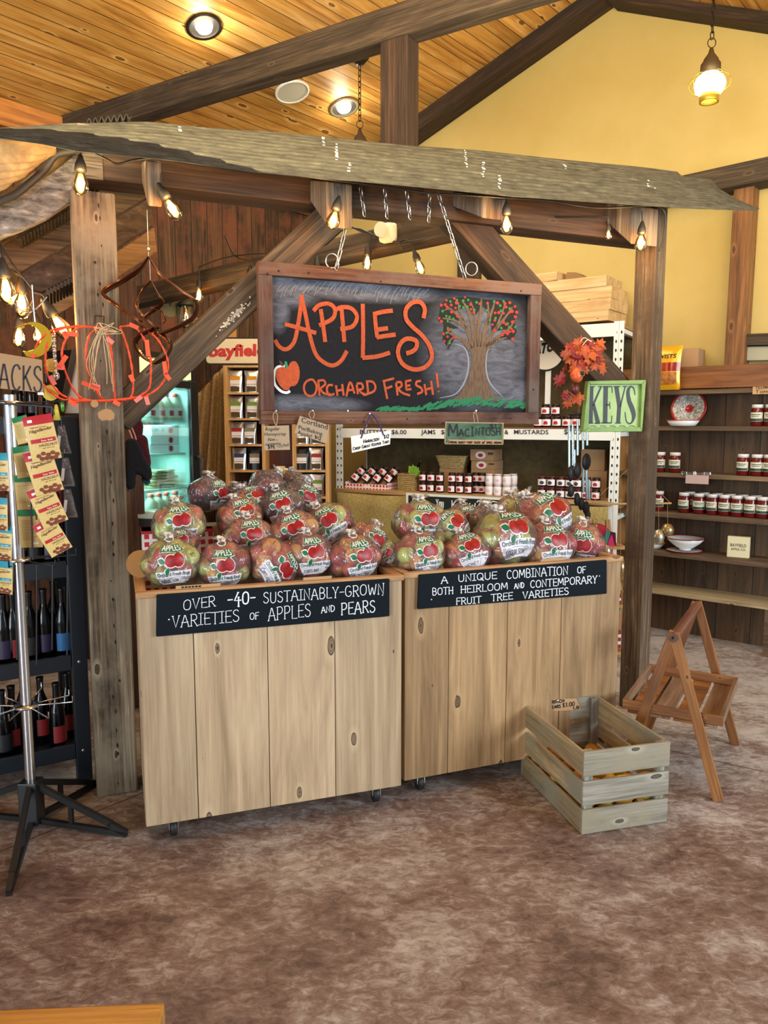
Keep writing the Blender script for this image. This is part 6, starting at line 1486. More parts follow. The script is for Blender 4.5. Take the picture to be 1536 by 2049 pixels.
# barrel with pale lid between fridge and bin, gingham box and disc in the bin
p = gy(322,1024,4.2); t_ = thing('round_pail','dark pail with pale aqua lid standing behind the left bin','pail',V((p.x,4.2,0)))
part('pail', MB().lathe([(.001,0),(.13,0),(.15,p.z-.03),(.15,p.z-.02)],28), mat('dark_pail','2a2420',.5), t_); part('lid', MB().lathe([(.155,p.z-.02),(.155,p.z),(.001,p.z+.004)],28), mat('pale_lid','b8d8d8',.4), t_)
t_ = thing('gingham_box','red and white checked box behind the green apple bags in the left bin','box',B1.M)
a, b = B1.px(284,1080,.44), B1.px(428,1070,.44); zt5 = B1.px(350,1062,.44).z
part('box', MB().box((a.x,.46,H1-.15),(b.x,.6,zt5)), gingham, t_)
part('lid_edge', MB().box((a.x-.002,.458,zt5-.012),(b.x+.002,.602,zt5)), labr, t_)
t_ = thing('round_board','round tan wooden board standing at the left end of the left bin','board',B1.M@Matrix.Translation(B1.px(281,1128,.24)))
part('disc', MB().cyl((0,-.006,0),(0,.006,0),.052,32), mat('tan_board','a8783c',.6), t_, bevel=.002); part('knob', MB().ball((0,-.012,0),.008,10), mat('tan_board','a8783c',.6), t_)

# ================= right side: shelving =================
xe = Gf.px(1226,1000,-.26).x
hw = wood('hutch_brown','33251a' if 0 else '36281a','573f28','6c5034','Z',rough=.7,knots=.6,plank=('X',.235),fib=.25,gap=.006)
hx = wood('hutch_shelf','3e2f20','68523a','80684c','X',rough=.7,knots=.5,fib=.4)
hu = thing('wall_shelving','long brown wooden wall shelving on the right holding jars and dishes','shelving',Gf.M)
XR = 2.2; Zg = lambda x,y,d=-.25: Gf.px(x,y,d).z
ht = Zg(1400,733,-.25)
part('back_boards', MB().box((xe+.03,.0,.0),(XR,.02,ht)), hw, hu)
part('side_panel', MB().box((xe,-.26,0),(xe+.028,.02,ht)), wood('honey_side','7a5228','ac7a44','c49460','Z',rough=.6,knots=.4,fib=.25), hu)
part('header_board', MB().box((xe+.03,-.262,Zg(1420,776)),(XR,-.24,ht)), wood('header_amber','552f12','824f22','99642e','X',rough=.5,knots=.8,fib=.25), hu)
hz = []
for i,(yl,yr,th) in enumerate(((786,771,.03),(853,853,.03),(943,957,.03),(1022,1042,.035),(1103,1124,.035),(1181,1206,.035))):
    z = (Zg(1302,yl)+Zg(1534,yr))/2; hz.append(z)
    part('shelf', MB().box((xe+.03,-.25,z-th),(XR,-.001,z)), hx if i<5 else wood('pale_low_shelf','7a6a50','a8946e','c0ac84','X',rough=.7,knots=.6,fib=.3), hu, bevel=.002)
part('upright', MB().box((Gf.px(1528,1250,-.25).x,-.248,0),(Gf.px(1528,1250,-.25).x+.06,-.2,hz[5]-.036)), hx, hu)
def gj(x, i, lab, grp, d=-.17, s=.95): jar(Gf, x, 900, d, 'pint', lab, grp, s, hz[i]+.001, rnd.uniform(-.25,.25))
for i,x in enumerate((1511,1538,1562)): gj(x,1,'dark jar on the top open shelf at the right edge, %s from the left'%ORD[i],'jars on the top open shelf')
for i,x in enumerate((1303,1321,1351)): gj(x,2,'red jar on the second shelf beside the post, %s from the left'%ORD[i],'jars on the second shelf')
for i,x in enumerate((1488,1516,1541)): gj(x,2,'red jar on the second shelf near the right edge, %s from the left'%ORD[i],'jars on the second shelf')
for i,x in enumerate((1300,1321)): gj(x,3,'dark jar on the third shelf right beside the post, %s from the left'%ORD[i],'jars on the third shelf')
for i,x in enumerate((1373,1403,1430,1455,1480,1507,1532,1556)): gj(x,3,'strawberry jar in the front line on the third shelf, %s from the left'%ORD[i],'jars on the third shelf')
for i,x in enumerate((1384,1413,1440,1466,1492,1518)): gj(x,3,'strawberry jar in the rear line on the third shelf, %s from the left'%ORD[i],'jars on the third shelf',-.07)
# patterned dishes
def dish_mat():
    m, t, b = nt('painted_dish'); L = t.links; tc = N(t,'TexCoord').outputs['Object']; s = N(t,'SeparateXYZ'); L.new(tc, s.inputs[0])
    r = math_(t,'SQRT',math_(t,'ADD',math_(t,'MULTIPLY',s.outputs[0],s.outputs[0]),math_(t,'MULTIPLY',s.outputs[1],s.outputs[1])))
    n = noise(t, tc, 42, 3, .6, 2.5); c = ramp(t, n, [(.47,(.75,.73,.68)),(.5,(.12,.13,.14)),(.56,(.1,.12,.12)),(.6,(.7,.68,.62))])
    c = mixc(t, math_(t,'LESS_THAN',r,.028), c, (.5,.03,.03)); c = mixc(t, math_(t,'GREATER_THAN',r,.108), c, (.42,.03,.03)); L.new(c, b.inputs['Base Color']); b.inputs['Roughness'].default_value = .15; return m
dm = dish_mat(); redg = mat('red_glaze','8c1414',.15); wg = mat('white_glaze','e4e8ea',.15)
pr = .122; p = Gf.px(1382,818,-.05)
t_ = thing('painted_plate','round painted plate with red rim leaning against the back boards','plate',Gf.M@Matrix.Translation((p.x,-.085,hz[1]+pr*.97+.006))@Matrix.Rotation(radians(78),4,'X'))
part('plate', MB().lathe([(.001,0),(.08,.0),(pr-.008,.016),(pr-.001,.02)],40), dm, t_, solid=.004); part('rim', MB().tube([(cos(2*pi*k/40)*pr,sin(2*pi*k/40)*pr,.02) for k in range(40)],.004,6,closed=True), redg, t_)
p = Gf.px(1369,846,-.16); t_ = thing('oval_dish','shallow white dish with patterned rim in front of the painted plate','dish',Gf.M@Matrix.Translation((p.x,-.19,hz[1]+.001)))
part('dish', MB().lathe([(.001,.002),(.075,0),(.085,.004),(.112,.042),(.108,.042),(.08,.008),(.001,.008)],36), wg, t_); part('rim', MB().tube([(cos(2*pi*k/40)*.111,sin(2*pi*k/40)*.111,.041) for k in range(40)],.003,6,closed=True), dm, t_)
p = Gf.px(1370,1100,-.15); t_ = thing('painted_bowl','white footed bowl with dark red rim on the fourth shelf','bowl',Gf.M@Matrix.Translation((p.x,-.15,hz[4]+.014)))
part('bowl', MB().lathe([(.04,0),(.04,.01),(.06,.02),(.1,.05),(.13,.085),(.125,.085),(.09,.05),(.03,.02),(.001,.018)],36), wg, t_); part('rim', MB().tube([(cos(2*pi*k/40)*.128,sin(2*pi*k/40)*.128,.086) for k in range(40)],.004,6,closed=True), redg, t_)
part('pattern', MB().lathe([(.126,.0835),(.108,.064)],36), dm, t_)
t_ = thing('saucer','red rimmed saucer under the footed bowl on the fourth shelf','saucer',Gf.M@Matrix.Translation((p.x-.005,-.15,hz[4]+.001)))
part('saucer', MB().lathe([(.001,.003),(.07,.001),(.122,.010),(.12,.012),(.07,.006),(.001,.006)],36), wg, t_); part('rim', MB().tube([(cos(2*pi*k/40)*.122,sin(2*pi*k/40)*.122,.011) for k in range(40)],.004,6,closed=True), redg, t_)
p = Gf.px(1306,1098,-.12); t_ = thing('glazed_dish','cream and yellow round dish behind the hanging bells','dish',Gf.M@Matrix.Translation((p.x,-.14,hz[4]+.001)))
part('dish', MB().lathe([(.001,.002),(.06,0),(.09,.04),(.085,.042),(.055,.01),(.001,.01)],32), wg, t_); part('rim', MB().tube([(cos(2*pi*k/32)*.089,sin(2*pi*k/32)*.089,.042) for k in range(32)],.005,6,closed=True), mat('ochre_glaze','b8842c',.2), t_)
p = Gf.px(1478,1112,-.15); t_ = thing('lettered_block','cream block sign lettered BAYFIELD APPLE CO on the fourth shelf','block',Gf.M@Matrix.Translation((p.x,-.18,hz[4]+.001))@Matrix.Rotation(radians(8),4,'Z'))
part('block', MB().box((-.07,0,0),(.07,.05,.145)), mat('cream_block','d8cfa6',.5), t_, bevel=.004); F5 = Fr(t_.matrix_world.translation, Gf.deg+8)
l = MB()
for tx,z,h,w in (('BAYFIELD',.075,.022,.1),('APPLE CO',.05,.016,.09)):
    me,w0,hh = typemesh(tx,.01); l.add([(-w/2+q.x*w/w0,-.0012,z+q.y/hh*h) for q in me[0]], [f[::-1] for f in me[1]])
part('lettering', l, mat('dark_brown_print','3a2418',.6), t_)
# shelf labels
def shelf_card(x0,x1,y0,y1,lab,m,lines=(),d=-.256):
    a = Gf.px(x0,y1,d); b = Gf.px(x1,y0,d); t_ = thing('shelf_label',lab,'label',Gf.M@Matrix.Translation((a.x,d,a.z))); w,h = b.x-a.x, b.z-a.z
    part('card', MB().box((0,-.002,0),(w,0,h)), m, t_)
    if lines:
        l = MB(); q = Fr(t_.matrix_world.translation, Gf.deg)
        for tx,aa,bb,hp in lines: hand(l,q,tx,aa,bb,hp,1.0,-.0035)
        part('writing', l, ink, t_)
    else: part('tape', MB().box((-w*.2,-.004,h*.8),(w*1.1,-.0025,h*1.1)), glassy('tape_clear',(.95,.9,.9),.2,.1,bump=.4), t_)
shelf_card(1371,1418,947,967,'blank pinkish card taped under the edge of the second shelf',mat('pinkish_card','b8a09a',.6))
shelf_card(1505,1562,771,789,'kraft card with handwriting on the top shelf edge at the right',kraft,[('Yellow',(1511,779),(1535,777),6),('Tomato',(1511,787),(1556,785),6)])
# snack bag and box on the hutch top shelf
p = Gf.px(1331,778,-.3); M = Gf.M@Matrix.Translation((p.x,-.31,hz[0]+.0))
t_ = thing('pretzel_bag','bright yellow snack bag with red band and dark TWISTS lettering beside the post','snack bag',M)
pkb = MB(); W_, H_ = .19, .30
for sg in (-1,1): pkb.grid(lambda u,v,sg=sg: ((u-.5)*W_*(1+.12*abs(2*v-1)**3), sg*(.035*(1-(2*u-1)**4)*(1-(2*v-1)**4))+.02*v, v*H_), 14, 14)
part('bag', pkb, mat('yellow_foil','e0a818',.25,.2), t_)
for (a,b,c,d_,m_,n_) in ((-.5,.5,.42,.62,redg,'red_band'),(-.42,.42,.12,.4,mottled('pretzel_picture','7a4418','b87830',40,.4,bump=0),'picture')):
    part(n_, MB().grid(lambda u,v: ((a+(b-a)*u)*W_, -(.035*(1-(2*(a+(b-a)*u))**4)*(1-(2*(c+(d_-c)*v)-1)**4))+.02*(c+(d_-c)*v)-.002, (c+(d_-c)*v)*H_), 10, 6), m_, t_)
l = MB(); me,w0,hh = typemesh('TWISTS',.02,.2); l.add([(-.075+q.x*.15/w0, -.035*(1-(2*(-.075+q.x*.15/w0)/W_)**4)*.96+.012, .215+q.y/hh*.028) for q in me[0]], [f[::-1] for f in me[1]]); part('lettering', l, ink, t_)
carton(Gf, Gf.px(1367,712,-.12).x, ht+.0, -.2, .25, .13, .2, 'brown cardboard box on top of the wall shelving behind the yellow bag', yaw=6)

# ================= KEYS sign, garland, chimes =================
KF = Fr(SF.w(0,-.035,0), 10); kp = lambda x,y: (1100+x/4.878, 640+y/4.878)
KF = KF if False else Fr(SF.w(*SF.px(1220,860,-.04)), 12); 
t_ = thing('keys_sign','green framed wooden sign reading KEYS in black on the right front post','sign',KF.M)
gp = mottled('green_paint','66863e','7fa052',8,.5); gl = mottled('lime_paint','8cac66','9dba76',8,.5)
A_ = KF.poly([kp(290,1095),kp(865,1090),kp(905,590),kp(340,600)]); B_ = KF.poly([kp(348,1052),kp(848,1046),kp(862,632),kp(362,634)],-.0)
for i in range(4):
    j = (i+1)%4; part('frame_board', MB().prism([A_[i],A_[j],B_[j],B_[i]],-.035,0), gp, t_, bevel=.003)
part('panel', MB().prism(B_,-.015,-.002), gl, t_)
l = MB(); dK = -.0165
for L,w in (([kp(405,650),kp(397,1010)],8.2),([(*kp(500,650),3),(*kp(418,840),4)],3),([(*kp(425,820),5),(*kp(470,1010),8.5)],7),([kp(378,652),kp(440,652)],1.8),([kp(368,1009),kp(422,1009)],1.8),([kp(436,1010),kp(492,1010)],1.8),([kp(470,652),kp(508,650)],1.8),
    ([kp(545,650),kp(538,1008)],8.8),([kp(515,652),kp(606,652)],2.2),([kp(604,650),kp(609,712)],1.6),([kp(545,830),kp(585,830)],3),([kp(583,800),kp(587,870)],1.4),([kp(500,1006),kp(600,1006)],2.4),([kp(600,1008),kp(605,935)],1.6),
    ([(*kp(648,650),8),(*kp(678,850),8)],8),([(*kp(735,650),2),(*kp(685,850),3)],3),([kp(676,845),kp(665,1008)],7.6),([kp(622,651),kp(684,651)],1.8),([kp(712,651),kp(756,650)],1.8),([kp(636,1008),kp(694,1008)],1.8),
    ([(*kp(830,735),1.5),(*kp(818,670),2.5),(*kp(785,652),3.5),(*kp(762,700),6.5),(*kp(772,790),8),(*kp(800,860),9),(*kp(818,930),8),(*kp(805,990),4),(*kp(775,1013),2.5),(*kp(745,985),2),(*kp(733,900),1.5)],6)):
    strokes(l, KF, [L], w, dK)
strokes(l, KF, [[kp(395+i*95,1036),kp(425+i*95,1034),kp(450+i*95,1042)] for i in range(5)], 1.1, dK); part('lettering', l, mat('sign_black','10181a',.5), t_)
# garland
GF_ = Fr(SF.w(0,-.06,0), SF.deg); ga = thing('autumn_garland','autumn garland of orange leaves, a small pumpkin and berries on the right brace','garland',GF_.M)
lcs = [mottled('leaf_orange','9c3e14','c05a24',50,.6,bump=.3),mottled('leaf_red','6c1612','982418',50,.6,bump=.3),mottled('leaf_rust','7a2c10','a84a1c',50,.6,bump=.3)]
mp = [(0,-1),(.08,-.45),(.6,-.6),(.5,-.25),(1,-.05),(.7,.15),(.75,.5),(.35,.4),(.0,1),(-.35,.4),(-.75,.5),(-.7,.15),(-1,-.05),(-.5,-.25),(-.6,-.6),(-.08,-.45)]
def leaf_obj(x, y, d, r, rot, m, tilt):
    p = GF_.px(x,y,d); mb = MB(); n = len(mp); vs = [(a*r,.35*r*sin(a*2)*.5,b*r) for a,b in mp]+[(0,-.25*r,0)]; mb.add(vs, [(i,(i+1)%n,n) for i in range(n)])
    return part('leaf', mb, m, ga, Matrix.Translation(p)@Matrix.Rotation(rot,4,'Y')@Matrix.Rotation(tilt,4,'X'), solid=.0015)
r_ = random.Random(12)
for i in range(46):
    t = r_.random(); x = 1140+62*t+r_.uniform(-14,14)-(18 if i%4==0 else 0); y = 702+26*abs(t-.4)+r_.uniform(-20,26)
    if i%4 == 0: y += r_.uniform(5,30); x = min(x,1172)
    leaf_obj(x, y, -.03-r_.random()*.05, r_.uniform(.026,.046), r_.uniform(0,6.3), lcs[r_.choice([0,0,2,1])], r_.uniform(-.9,.9))
for (x,y,r,m,ro) in ((1118,762,.045,1,.3),(1124,755,.035,1,1.2),(1155,797,.042,0,2.8),(1135,805,.04,0,.6),(1130,790,.03,1,2),(1200,722,.035,2,1.4)): leaf_obj(x,y,-.04,r,ro,lcs[m],.2)
pu = MB(); n = 32
for j in range(9):
    pass
pu.lathe([(.001,-.03)]+[(.036*sin(pi*k/8),-.03*cos(pi*k/8)) for k in range(1,8)]+[(.001,.03)], n)
for i,v in enumerate(pu.v): a = atan2(v.y,v.x); s_ = 1+.09*abs(cos(a*4)); v.x *= s_; v.y *= s_
part('pumpkin', pu, mottled('pumpkin_orange','c84818','e06a38',20,.4), ga, Matrix.Translation(GF_.px(1153,750,-.07))@Matrix.Rotation(1.2,4,'X')@Matrix.Rotation(.6,4,'Y'))
part('gourd', MB().ball((0,0,0),.022,12,(1,.9,1.3)), mat('dark_red_gourd','5a2018',.4), ga, GF_.px(1150,778,-.05))
sd = MB(); 
for k in range(14): a = 2*pi*k/14; sd.ball((.014*cos(a),-.0,.014*sin(a)),.005,6,(.7,1.2,.7))
part('seed_head', sd, mat('dry_seed','8a7038',.8), ga, GF_.px(1164,747,-.1)); part('seed_core', MB().ball((0,0,0),.01,10), mat('dark_core','201810',.7), ga, GF_.px(1164,747,-.1))
for k in range(16): part('berry', MB().ball((0,0,0),.0055,8), mat('berry_wine','6a1420',.2,coat=1), ga, GF_.px(1138+r_.uniform(-9,9),794+r_.uniform(-9,9),-.07-r_.random()*.02))
part('bow', MB().tube(cr([tuple(GF_.px(x,y,-.06)) for x,y in ((1158,698),(1162,682),(1170,676),(1182,684),(1190,688),(1176,680),(1166,690),(1160,700))],4),.0022,5), mat('cream_cord','d8c8b0',.8), ga)
# wind chimes
wc = thing('wind_chime','silver tube wind chime with dark oval clappers hanging below the KEYS sign','wind chime',SF.M); al = mat('brushed_tube','c8dce0',.25,.9); dkc = mat('dark_wood_clapper','16121a',.5)
dC = .34
for (x,ya,yb) in ((1138,852,935),(1145.5,849,931),(1155,841,911),(1165.6,838,899),(1174,838,891),(1173,938,999),(1166,930,985),(1178,960,1000),(1149,900,948)):
    a, b = SF.px(x,ya,dC), SF.px(x+.5,yb,dC); tb = part('tube', MB().cyl((0,0,0),b-a,.0075,10), al, wc, a); part('cord', MB().cyl((0,0,0),(0,0,.06),.001,4), string_m, tb)
for (x,y,rx,rz) in ((1172.8,924,8,14),(1155,942,7,12.5),(1141,948,5.5,13),(1142,982,6,11),(1154,999,5.5,11),(1162.5,1008,5.5,11),(1172,1016,6.5,11),(1175,1032,5.5,11)):
    k = SF.scale(x,y,dC); part('clapper', MB().ball((0,0,0),rz*k,14,(rx/rz,.35,1)), dkc, wc, SF.px(x,y,dC-.03))
part('top_ring', MB().lathe([(.0,.0),(.06,.0),(.06,.012),(.0,.012)],20), dkc, wc, SF.px(1158,832,dC)); part('hanger', MB().tube([SF.px(1158,832,dC),SF.px(1158,775,dC)],.0015,5), string_m, wc)
part('clapper_cord', MB().tube([SF.px(x,y,dC-.03) for x,y in ((1141,935),(1142,984),(1154,1000),(1163,1010),(1172,1018),(1175,1035))],.0012,4), string_m, wc)
# bell mobile
bmob = thing('bell_mobile','wooden rod with small brass and silver bells hanging behind the right post','bell mobile',SF.M); dB = .3
brs = mat('brass_bell','a89068',.3,.8); slv = mat('silver_bell','b8b4a0',.3,.8)
part('rod', MB().cyl(SF.px(1180,1009,dB),SF.px(1342,1007,dB),.006,8), mat('pale_rod','a88a5c',.6), bmob)
for (x,y0,y1,m_,sx_,sz_) in ((1317,1010,1074,slv,9,12),(1335,1010,1060,brs,10,10),(1213,1010,1102,slv,8,10),(1190,1010,1052,brs,5,6),(1241,1012,1135,brs,9,14)):
    k = SF.scale(x,y1,dB); b_ = part('bell', MB().lathe([(.001,sz_*k),(sx_*k*.6,sz_*k*.8),(sx_*k,0),(sx_*k*.85,-sz_*k*.7),(sx_*k*.3,-sz_*k)],18), m_, bmob, SF.px(x,y1,dB)); part('string', MB().cyl((0,0,sz_*k),SF.px(x,y0,dB)-SF.px(x,y1,dB),.0012,4), string_m, b_)
part('hang_cord', MB().tube([SF.px(1182,1008,dB),SF.px(1265,930,dB),SF.px(1340,1006,dB)],.0012,4), string_m, bmob)
# cloth goods on a small easel behind the right bin
EF = Fr(SF.w(*SF.px(1205,1300,.75)), 20); EF = Fr((EF.o.x,EF.o.y,0), 10)
es = thing('display_easel','wooden easel with small shelves holding cloth goods behind the right bin','easel',EF.M); ew = wood('easel_pine','8a5a2c','b88a50','d0a468','Z',rough=.6,knots=.4,fib=.3)
e0 = EF.px(1235,1200); 
for (xa,ya,xb,yb) in ((1228,1130,1246,1210),(1244,1180,1228,1330),(1190,1040,1180,1330),(1215,1040,1238,1330)): part('leg', MB().beam(EF.px(xa,ya),EF.px(xb,yb),.03,.02,(0,1,0)), ew, es)
zf = EF.px(1230,1300).z
for y in (1090,1205,1298): z = EF.px(1220,y).z; part('ledge', MB().box((EF.px(1150,y).x,-.08,z-.02),(EF.px(1243,y).x,.12,z)), ew, es)
z = EF.px(1220,1090).z; c = EF.px(1186,1066,0)
t_ = thing('round_cushion','crimson rounded cloth cushion behind the last apple bag','cushion',EF.M@Matrix.Translation((c.x,0,z+.07))); part('cover', MB().ball((0,0,0),.12,24,(1,.4,.6)), mat('crimson_cloth','9c1228',.9), t_); part('piping', MB().tube([(cos(2*pi*k/30)*.12,0,sin(2*pi*k/30)*.072) for k in range(30)],.004,6,closed=True), mat('dark_crimson','6a0c1c',.9), t_)
for (pts,m_,lab) in (([(1206,1080),(1215,1060),(1222,1066),(1214,1092)],mat('teal_cloth','2c7a78',.9),'teal folded cloth leaning beside the crimson cushion'),([(1216,1085),(1224,1068),(1230,1090),(1223,1112),(1217,1108)],mat('pink_cloth','d02c6c',.9),'bright pink folded cloth beside the crimson cushion'),([(1222,1064),(1232,1066),(1233,1092),(1228,1088)],mat('maroon_cloth','4a0c14',.9),'maroon folded cloth at the right of the pink cloth'),([(1194,1095),(1205,1080),(1212,1092),(1203,1112)],mat('ochre_cloth','9c7434',.9),'ochre cloth pouch beside the last apple bag')):
    P = EF.poly(pts,-.05); c = P[0]; tag(part('folded_cloth', MB().prism([(x-c[0],zz-c[1]) for x,zz in P],0,.03), m_, None, EF.M@Matrix.Translation((c[0],-.05,c[1])), bevel=.004), lab, 'cloth')
strp = [mat('red_towel','a01820',.9), mat('white_towel','d8d4cc',.9)]
for (ya,yb,lab) in ((1190,1222,'striped red, white and teal towel folded on the middle easel ledge'),(1262,1298,'striped red and white towel on the lowest easel ledge')):
    a = EF.px(1222,yb,-.06); b = EF.px(1243,ya,-.06); t_ = thing('striped_towel',lab,'towel',EF.M@Matrix.Translation((a.x,-.06,a.z)),None); n=5; h=(b.z-a.z)/n
    for k in range(n): part('stripe', MB().box((-.08,0,k*h),(b.x-a.x,.1,(k+1)*h-.001)), strp[k%2] if not(k==0 and ya==1190) else mat('teal_cloth','2c7a78',.9), t_, bevel=.004)

# ================= crate with pears =================
cw = wood('crate_grey','686254','908a7a','b4ae9e','X',rough=.8,knots=.7,fib=.35,stain='968c74'); cwz = wood('crate_grey_post','686254','908a7a','b4ae9e','Z',rough=.8,knots=.4,fib=.35)
cwy = wood('crate_tan','6e5c40','a08c66','c4b088','Y',rough=.8,knots=.7,fib=.35,stain='8a8874')
CFm = Fr(gz(1163,1672), 15); cwid = CFm.px(1334,1646).x; clen = CFm.I@gz(1033,1549); clen = clen.y; ch = CFm.px(1164,1506).z
ct = thing('wooden_crate','weathered grey slatted crate of pears on the floor in front of the right bin','crate',CFm.M)
sl = [(0.0,.30),(.345,.64),(.695,1.0)]
for a,b in sl:
    part('end_slat', MB().box((0,0,ch*a+.003),(cwid,.012,ch*b)), cw, ct, bevel=.002); part('end_slat', MB().box((0,clen-.012,ch*a+.003),(cwid,clen,ch*b)), cw, ct, bevel=.002)
    part('side_slat', MB().box((0,.013,ch*a+.003),(.012,clen-.013,ch*b-.002)), cwy, ct, bevel=.002); part('side_slat', MB().box((cwid-.012,.013,ch*a+.003),(cwid,clen-.013,ch*b-.002)), cwy, ct, bevel=.002)
for x_ in (.013,cwid-.048):
    for y_ in (.013,clen-.033): part('corner_post', MB().box((x_,y_,.004),(x_+.035,y_+.02,ch-.002 if y_>.1 else ch*.99)), cwz, ct)
part('bottom', MB().box((.013,.034,.004),(cwid-.013,clen-.034,.012)), cw, ct)
pm_ = apple_mat('pear_skin','b8742c','d8a03c','d8c050',.5)
pear = MB().lathe([(.001,-.034),(.014,-.033),(.028,-.022),(.033,-.004),(.030,.014),(.021,.032),(.014,.045),(.008,.052),(.001,.053)],16); pear.mi = 1; pear.tube([(0,0,.05),(.003,0,.066)],.0016,5); pme = pear.mesh('pear',[pm_, mat('apple_stem','4a3018',.8)])
k = 0; r_ = random.Random(6)
for lv in range(3):
    for i in range(4):
        for j in range(5):
            x = .058+i*(cwid-.116)/3+r_.uniform(-.006,.006); y = .07+j*(clen-.14)/4+r_.uniform(-.006,.006)
            o = bpy.data.objects.new('pear', pme); link(o); o.matrix_world = CFm.M@Matrix.Translation((x,y,.046+lv*.052))@Matrix.Rotation(r_.uniform(0,6.3),4,'Z')@Matrix.Rotation(r_.uniform(1.0,1.9),4,'X')
            if lv == 2 and j > 0: bpy.data.objects.remove(o); continue
            side = ('front','second','middle','fourth','back')[j]; tag(o, 'golden pear in the crate, %s layer, %s row, %s from the left'%(('bottom','middle','top')[lv],side,ORD[i]), 'pear', 'pears in the grey crate'); k += 1
# tag
TP = CFm.px(1125,1412,clen-.02); P = [CFm.px(x,y,clen-.02) for x,y in ((1101,1423),(1162,1420),(1152,1397),(1087,1399))]; F6 = Fr(CFm.w(P[0].x,clen-.022,P[0].z), CFm.deg)
t_ = thing('price_tag','kraft tag handwritten French Pears clipped on the back of the grey crate','price tag',F6.M); part('card', MB().prism([(p.x-P[0].x,p.z-P[0].z) for p in P],0,.002), kraft, t_)
l = MB(); hand(l,F6,'French',(1096,1409),(1128,1405),8,1.5,-.0012); hand(l,F6,'Pears $3.00',(1099,1419),(1149,1412),8,1.3,-.0012); hand(l,F6,'lb',(1147,1419),(1158,1418),7,1.3,-.0012); part('writing', l, ink, t_)
part('clip', MB().ball((0,0,0),.008,8), zinc, t_, V((.03,-.004,P[2].z-P[0].z)))

# ================= folding stand =================
ST = Fr(gz(1437,1603), -30); dd_ = (ST.I@gz(1467,1490)).y; ap_ = ST.px(1347,1275); f1 = 2*ap_.x
ow = wood('orange_stained_wood','5c3614','96601e' if 0 else '925c2c','ae7840','X',rough=.55,knots=.5,fib=.35)
st2 = thing('folding_stand','orange brown wooden A-frame stand with one slatted tray beside the crate','stand',ST.M)
def leg(p, q, w=.042, t=.018): 
    M, L_ = beamM(p, q, (0,1,0)); part('leg', MB().box((0,-w/2,-t/2),(L_,w/2,t/2)), ow, st2, M, bevel=.003)
for y_,o_ in ((0,0),(dd_,-0)):
    s_ = .02 if y_==0 else -.02
    leg((ap_.x,y_,ap_.z+.02),(.0,y_,.0)); leg((ap_.x,y_+s_,ap_.z+.02),(f1,y_+s_,0))
part('handle', MB().cyl((ap_.x,-.01,ap_.z),(ap_.x,dd_+.01,ap_.z),.021,18), wood('dowel','4e2e20','744a38','8c6250','Y',rough=.5,knots=0,fib=.3), st2)
for y_ in (-.012,): part('pin', MB().ball((ap_.x+.0,y_,ap_.z),.006,8), iron, st2)
ta = ST.px(1244,1408,.03); tb2 = ST.px(1446,1447,.03); tz = (ta.z+tb2.z)/2; x0,x1 = ta.x, tb2.x; y0,y1 = .035, dd_-.03; hh_ = .042
tr2 = part('tray_rail', MB().box((x0,y0,tz-hh_/2),(x1,y0+.014,tz+hh_/2)), ow, st2, bevel=.002); part('tray_rail', MB().box((x0,y1-.014,tz-hh_/2),(x1,y1,tz+hh_/2)), ow, st2, bevel=.002)
owy = wood('brown_tray_wood','5a4030','8a6c54','a48468','Y',rough=.6,knots=.4,fib=.35)
part('tray_end', MB().box((x0,y0+.015,tz-hh_/2),(x0+.014,y1-.015,tz+hh_/2)), owy, st2); part('tray_end', MB().box((x1-.014,y0+.015,tz-hh_/2),(x1,y1-.015,tz+hh_/2)), owy, st2)
n=4; ww = (x1-x0-.03)/n
for i in range(n): part('tray_slat', MB().box((x0+.016+i*ww+.008,y0-.0,tz-hh_/2-.012),(x0+.016+(i+1)*ww-.008,y1,tz-hh_/2-.001)), owy if i%2 else ow, st2)

# ================= table corner =================
e1 = gz(330,2004,.74); e2 = gz(0,2019,.74); TBf = Fr((e1.x,e1.y,0), math.degrees(atan2((e1-e2).y,(e1-e2).x)))
tt = thing('pine_table','corner of an amber pine table at the bottom left','table',TBf.M)
tp = MB()
for k in range(3): tp.box((-1.6,-.145*(k+1)+.003,.70),(0,-.145*k,.74))
part('table_top', tp, wood('amber_table','8a5418','c08434','d8a04c','X',rough=.3,knots=1,fib=.25,plank='island'), tt, bevel=.004)
part('apron', MB().box((-1.5,-.42,.62),(-.06,-.04,.698)), amber, tt)
for (x,y) in ((-.12,-.1),(-1.5,-.1),(-.12,-.4),(-1.5,-.4)): part('leg', MB().box((x,y,0),(x+.05,y+.05,.62)), amber, tt)

# ================= tags hanging from the chalkboard =================
def hangtag(name, quad, lab, m, lines, d=-.05, strg=None, sm=string_m, inkm=ink, th=.003, cat='price sign', typ=()):
    fr = SG; P = [fr.px(x,y,d) for x,y in quad]; F = Fr(fr.w(P[3].x,d,P[3].z), fr.deg); t_ = thing(name, lab, cat, F.M)
    part('card', MB().prism([(p.x-P[3].x,p.z-P[3].z) for p in (P[3],P[2],P[1],P[0])],0,th), m, t_)
    l = MB()
    for tx,a,b,h,w in lines: hand(l,F,tx,a,b,h,w,-.0014)
    for tx,a,b,h in typ: typed(l,F,tx,a,b,h,-.0014,0,shear=.1)
    part('writing', l, inkm, t_)
    if strg:
        s_ = MB()
        for S_ in strg: s_.tube(cr([tuple(F.I@fr.w(*fr.px(x,y,d-.001))) for x,y in S_],3), .0018 if sm is string_m else .0035, 5)
        part('string', s_, sm, t_)
    return t_, F
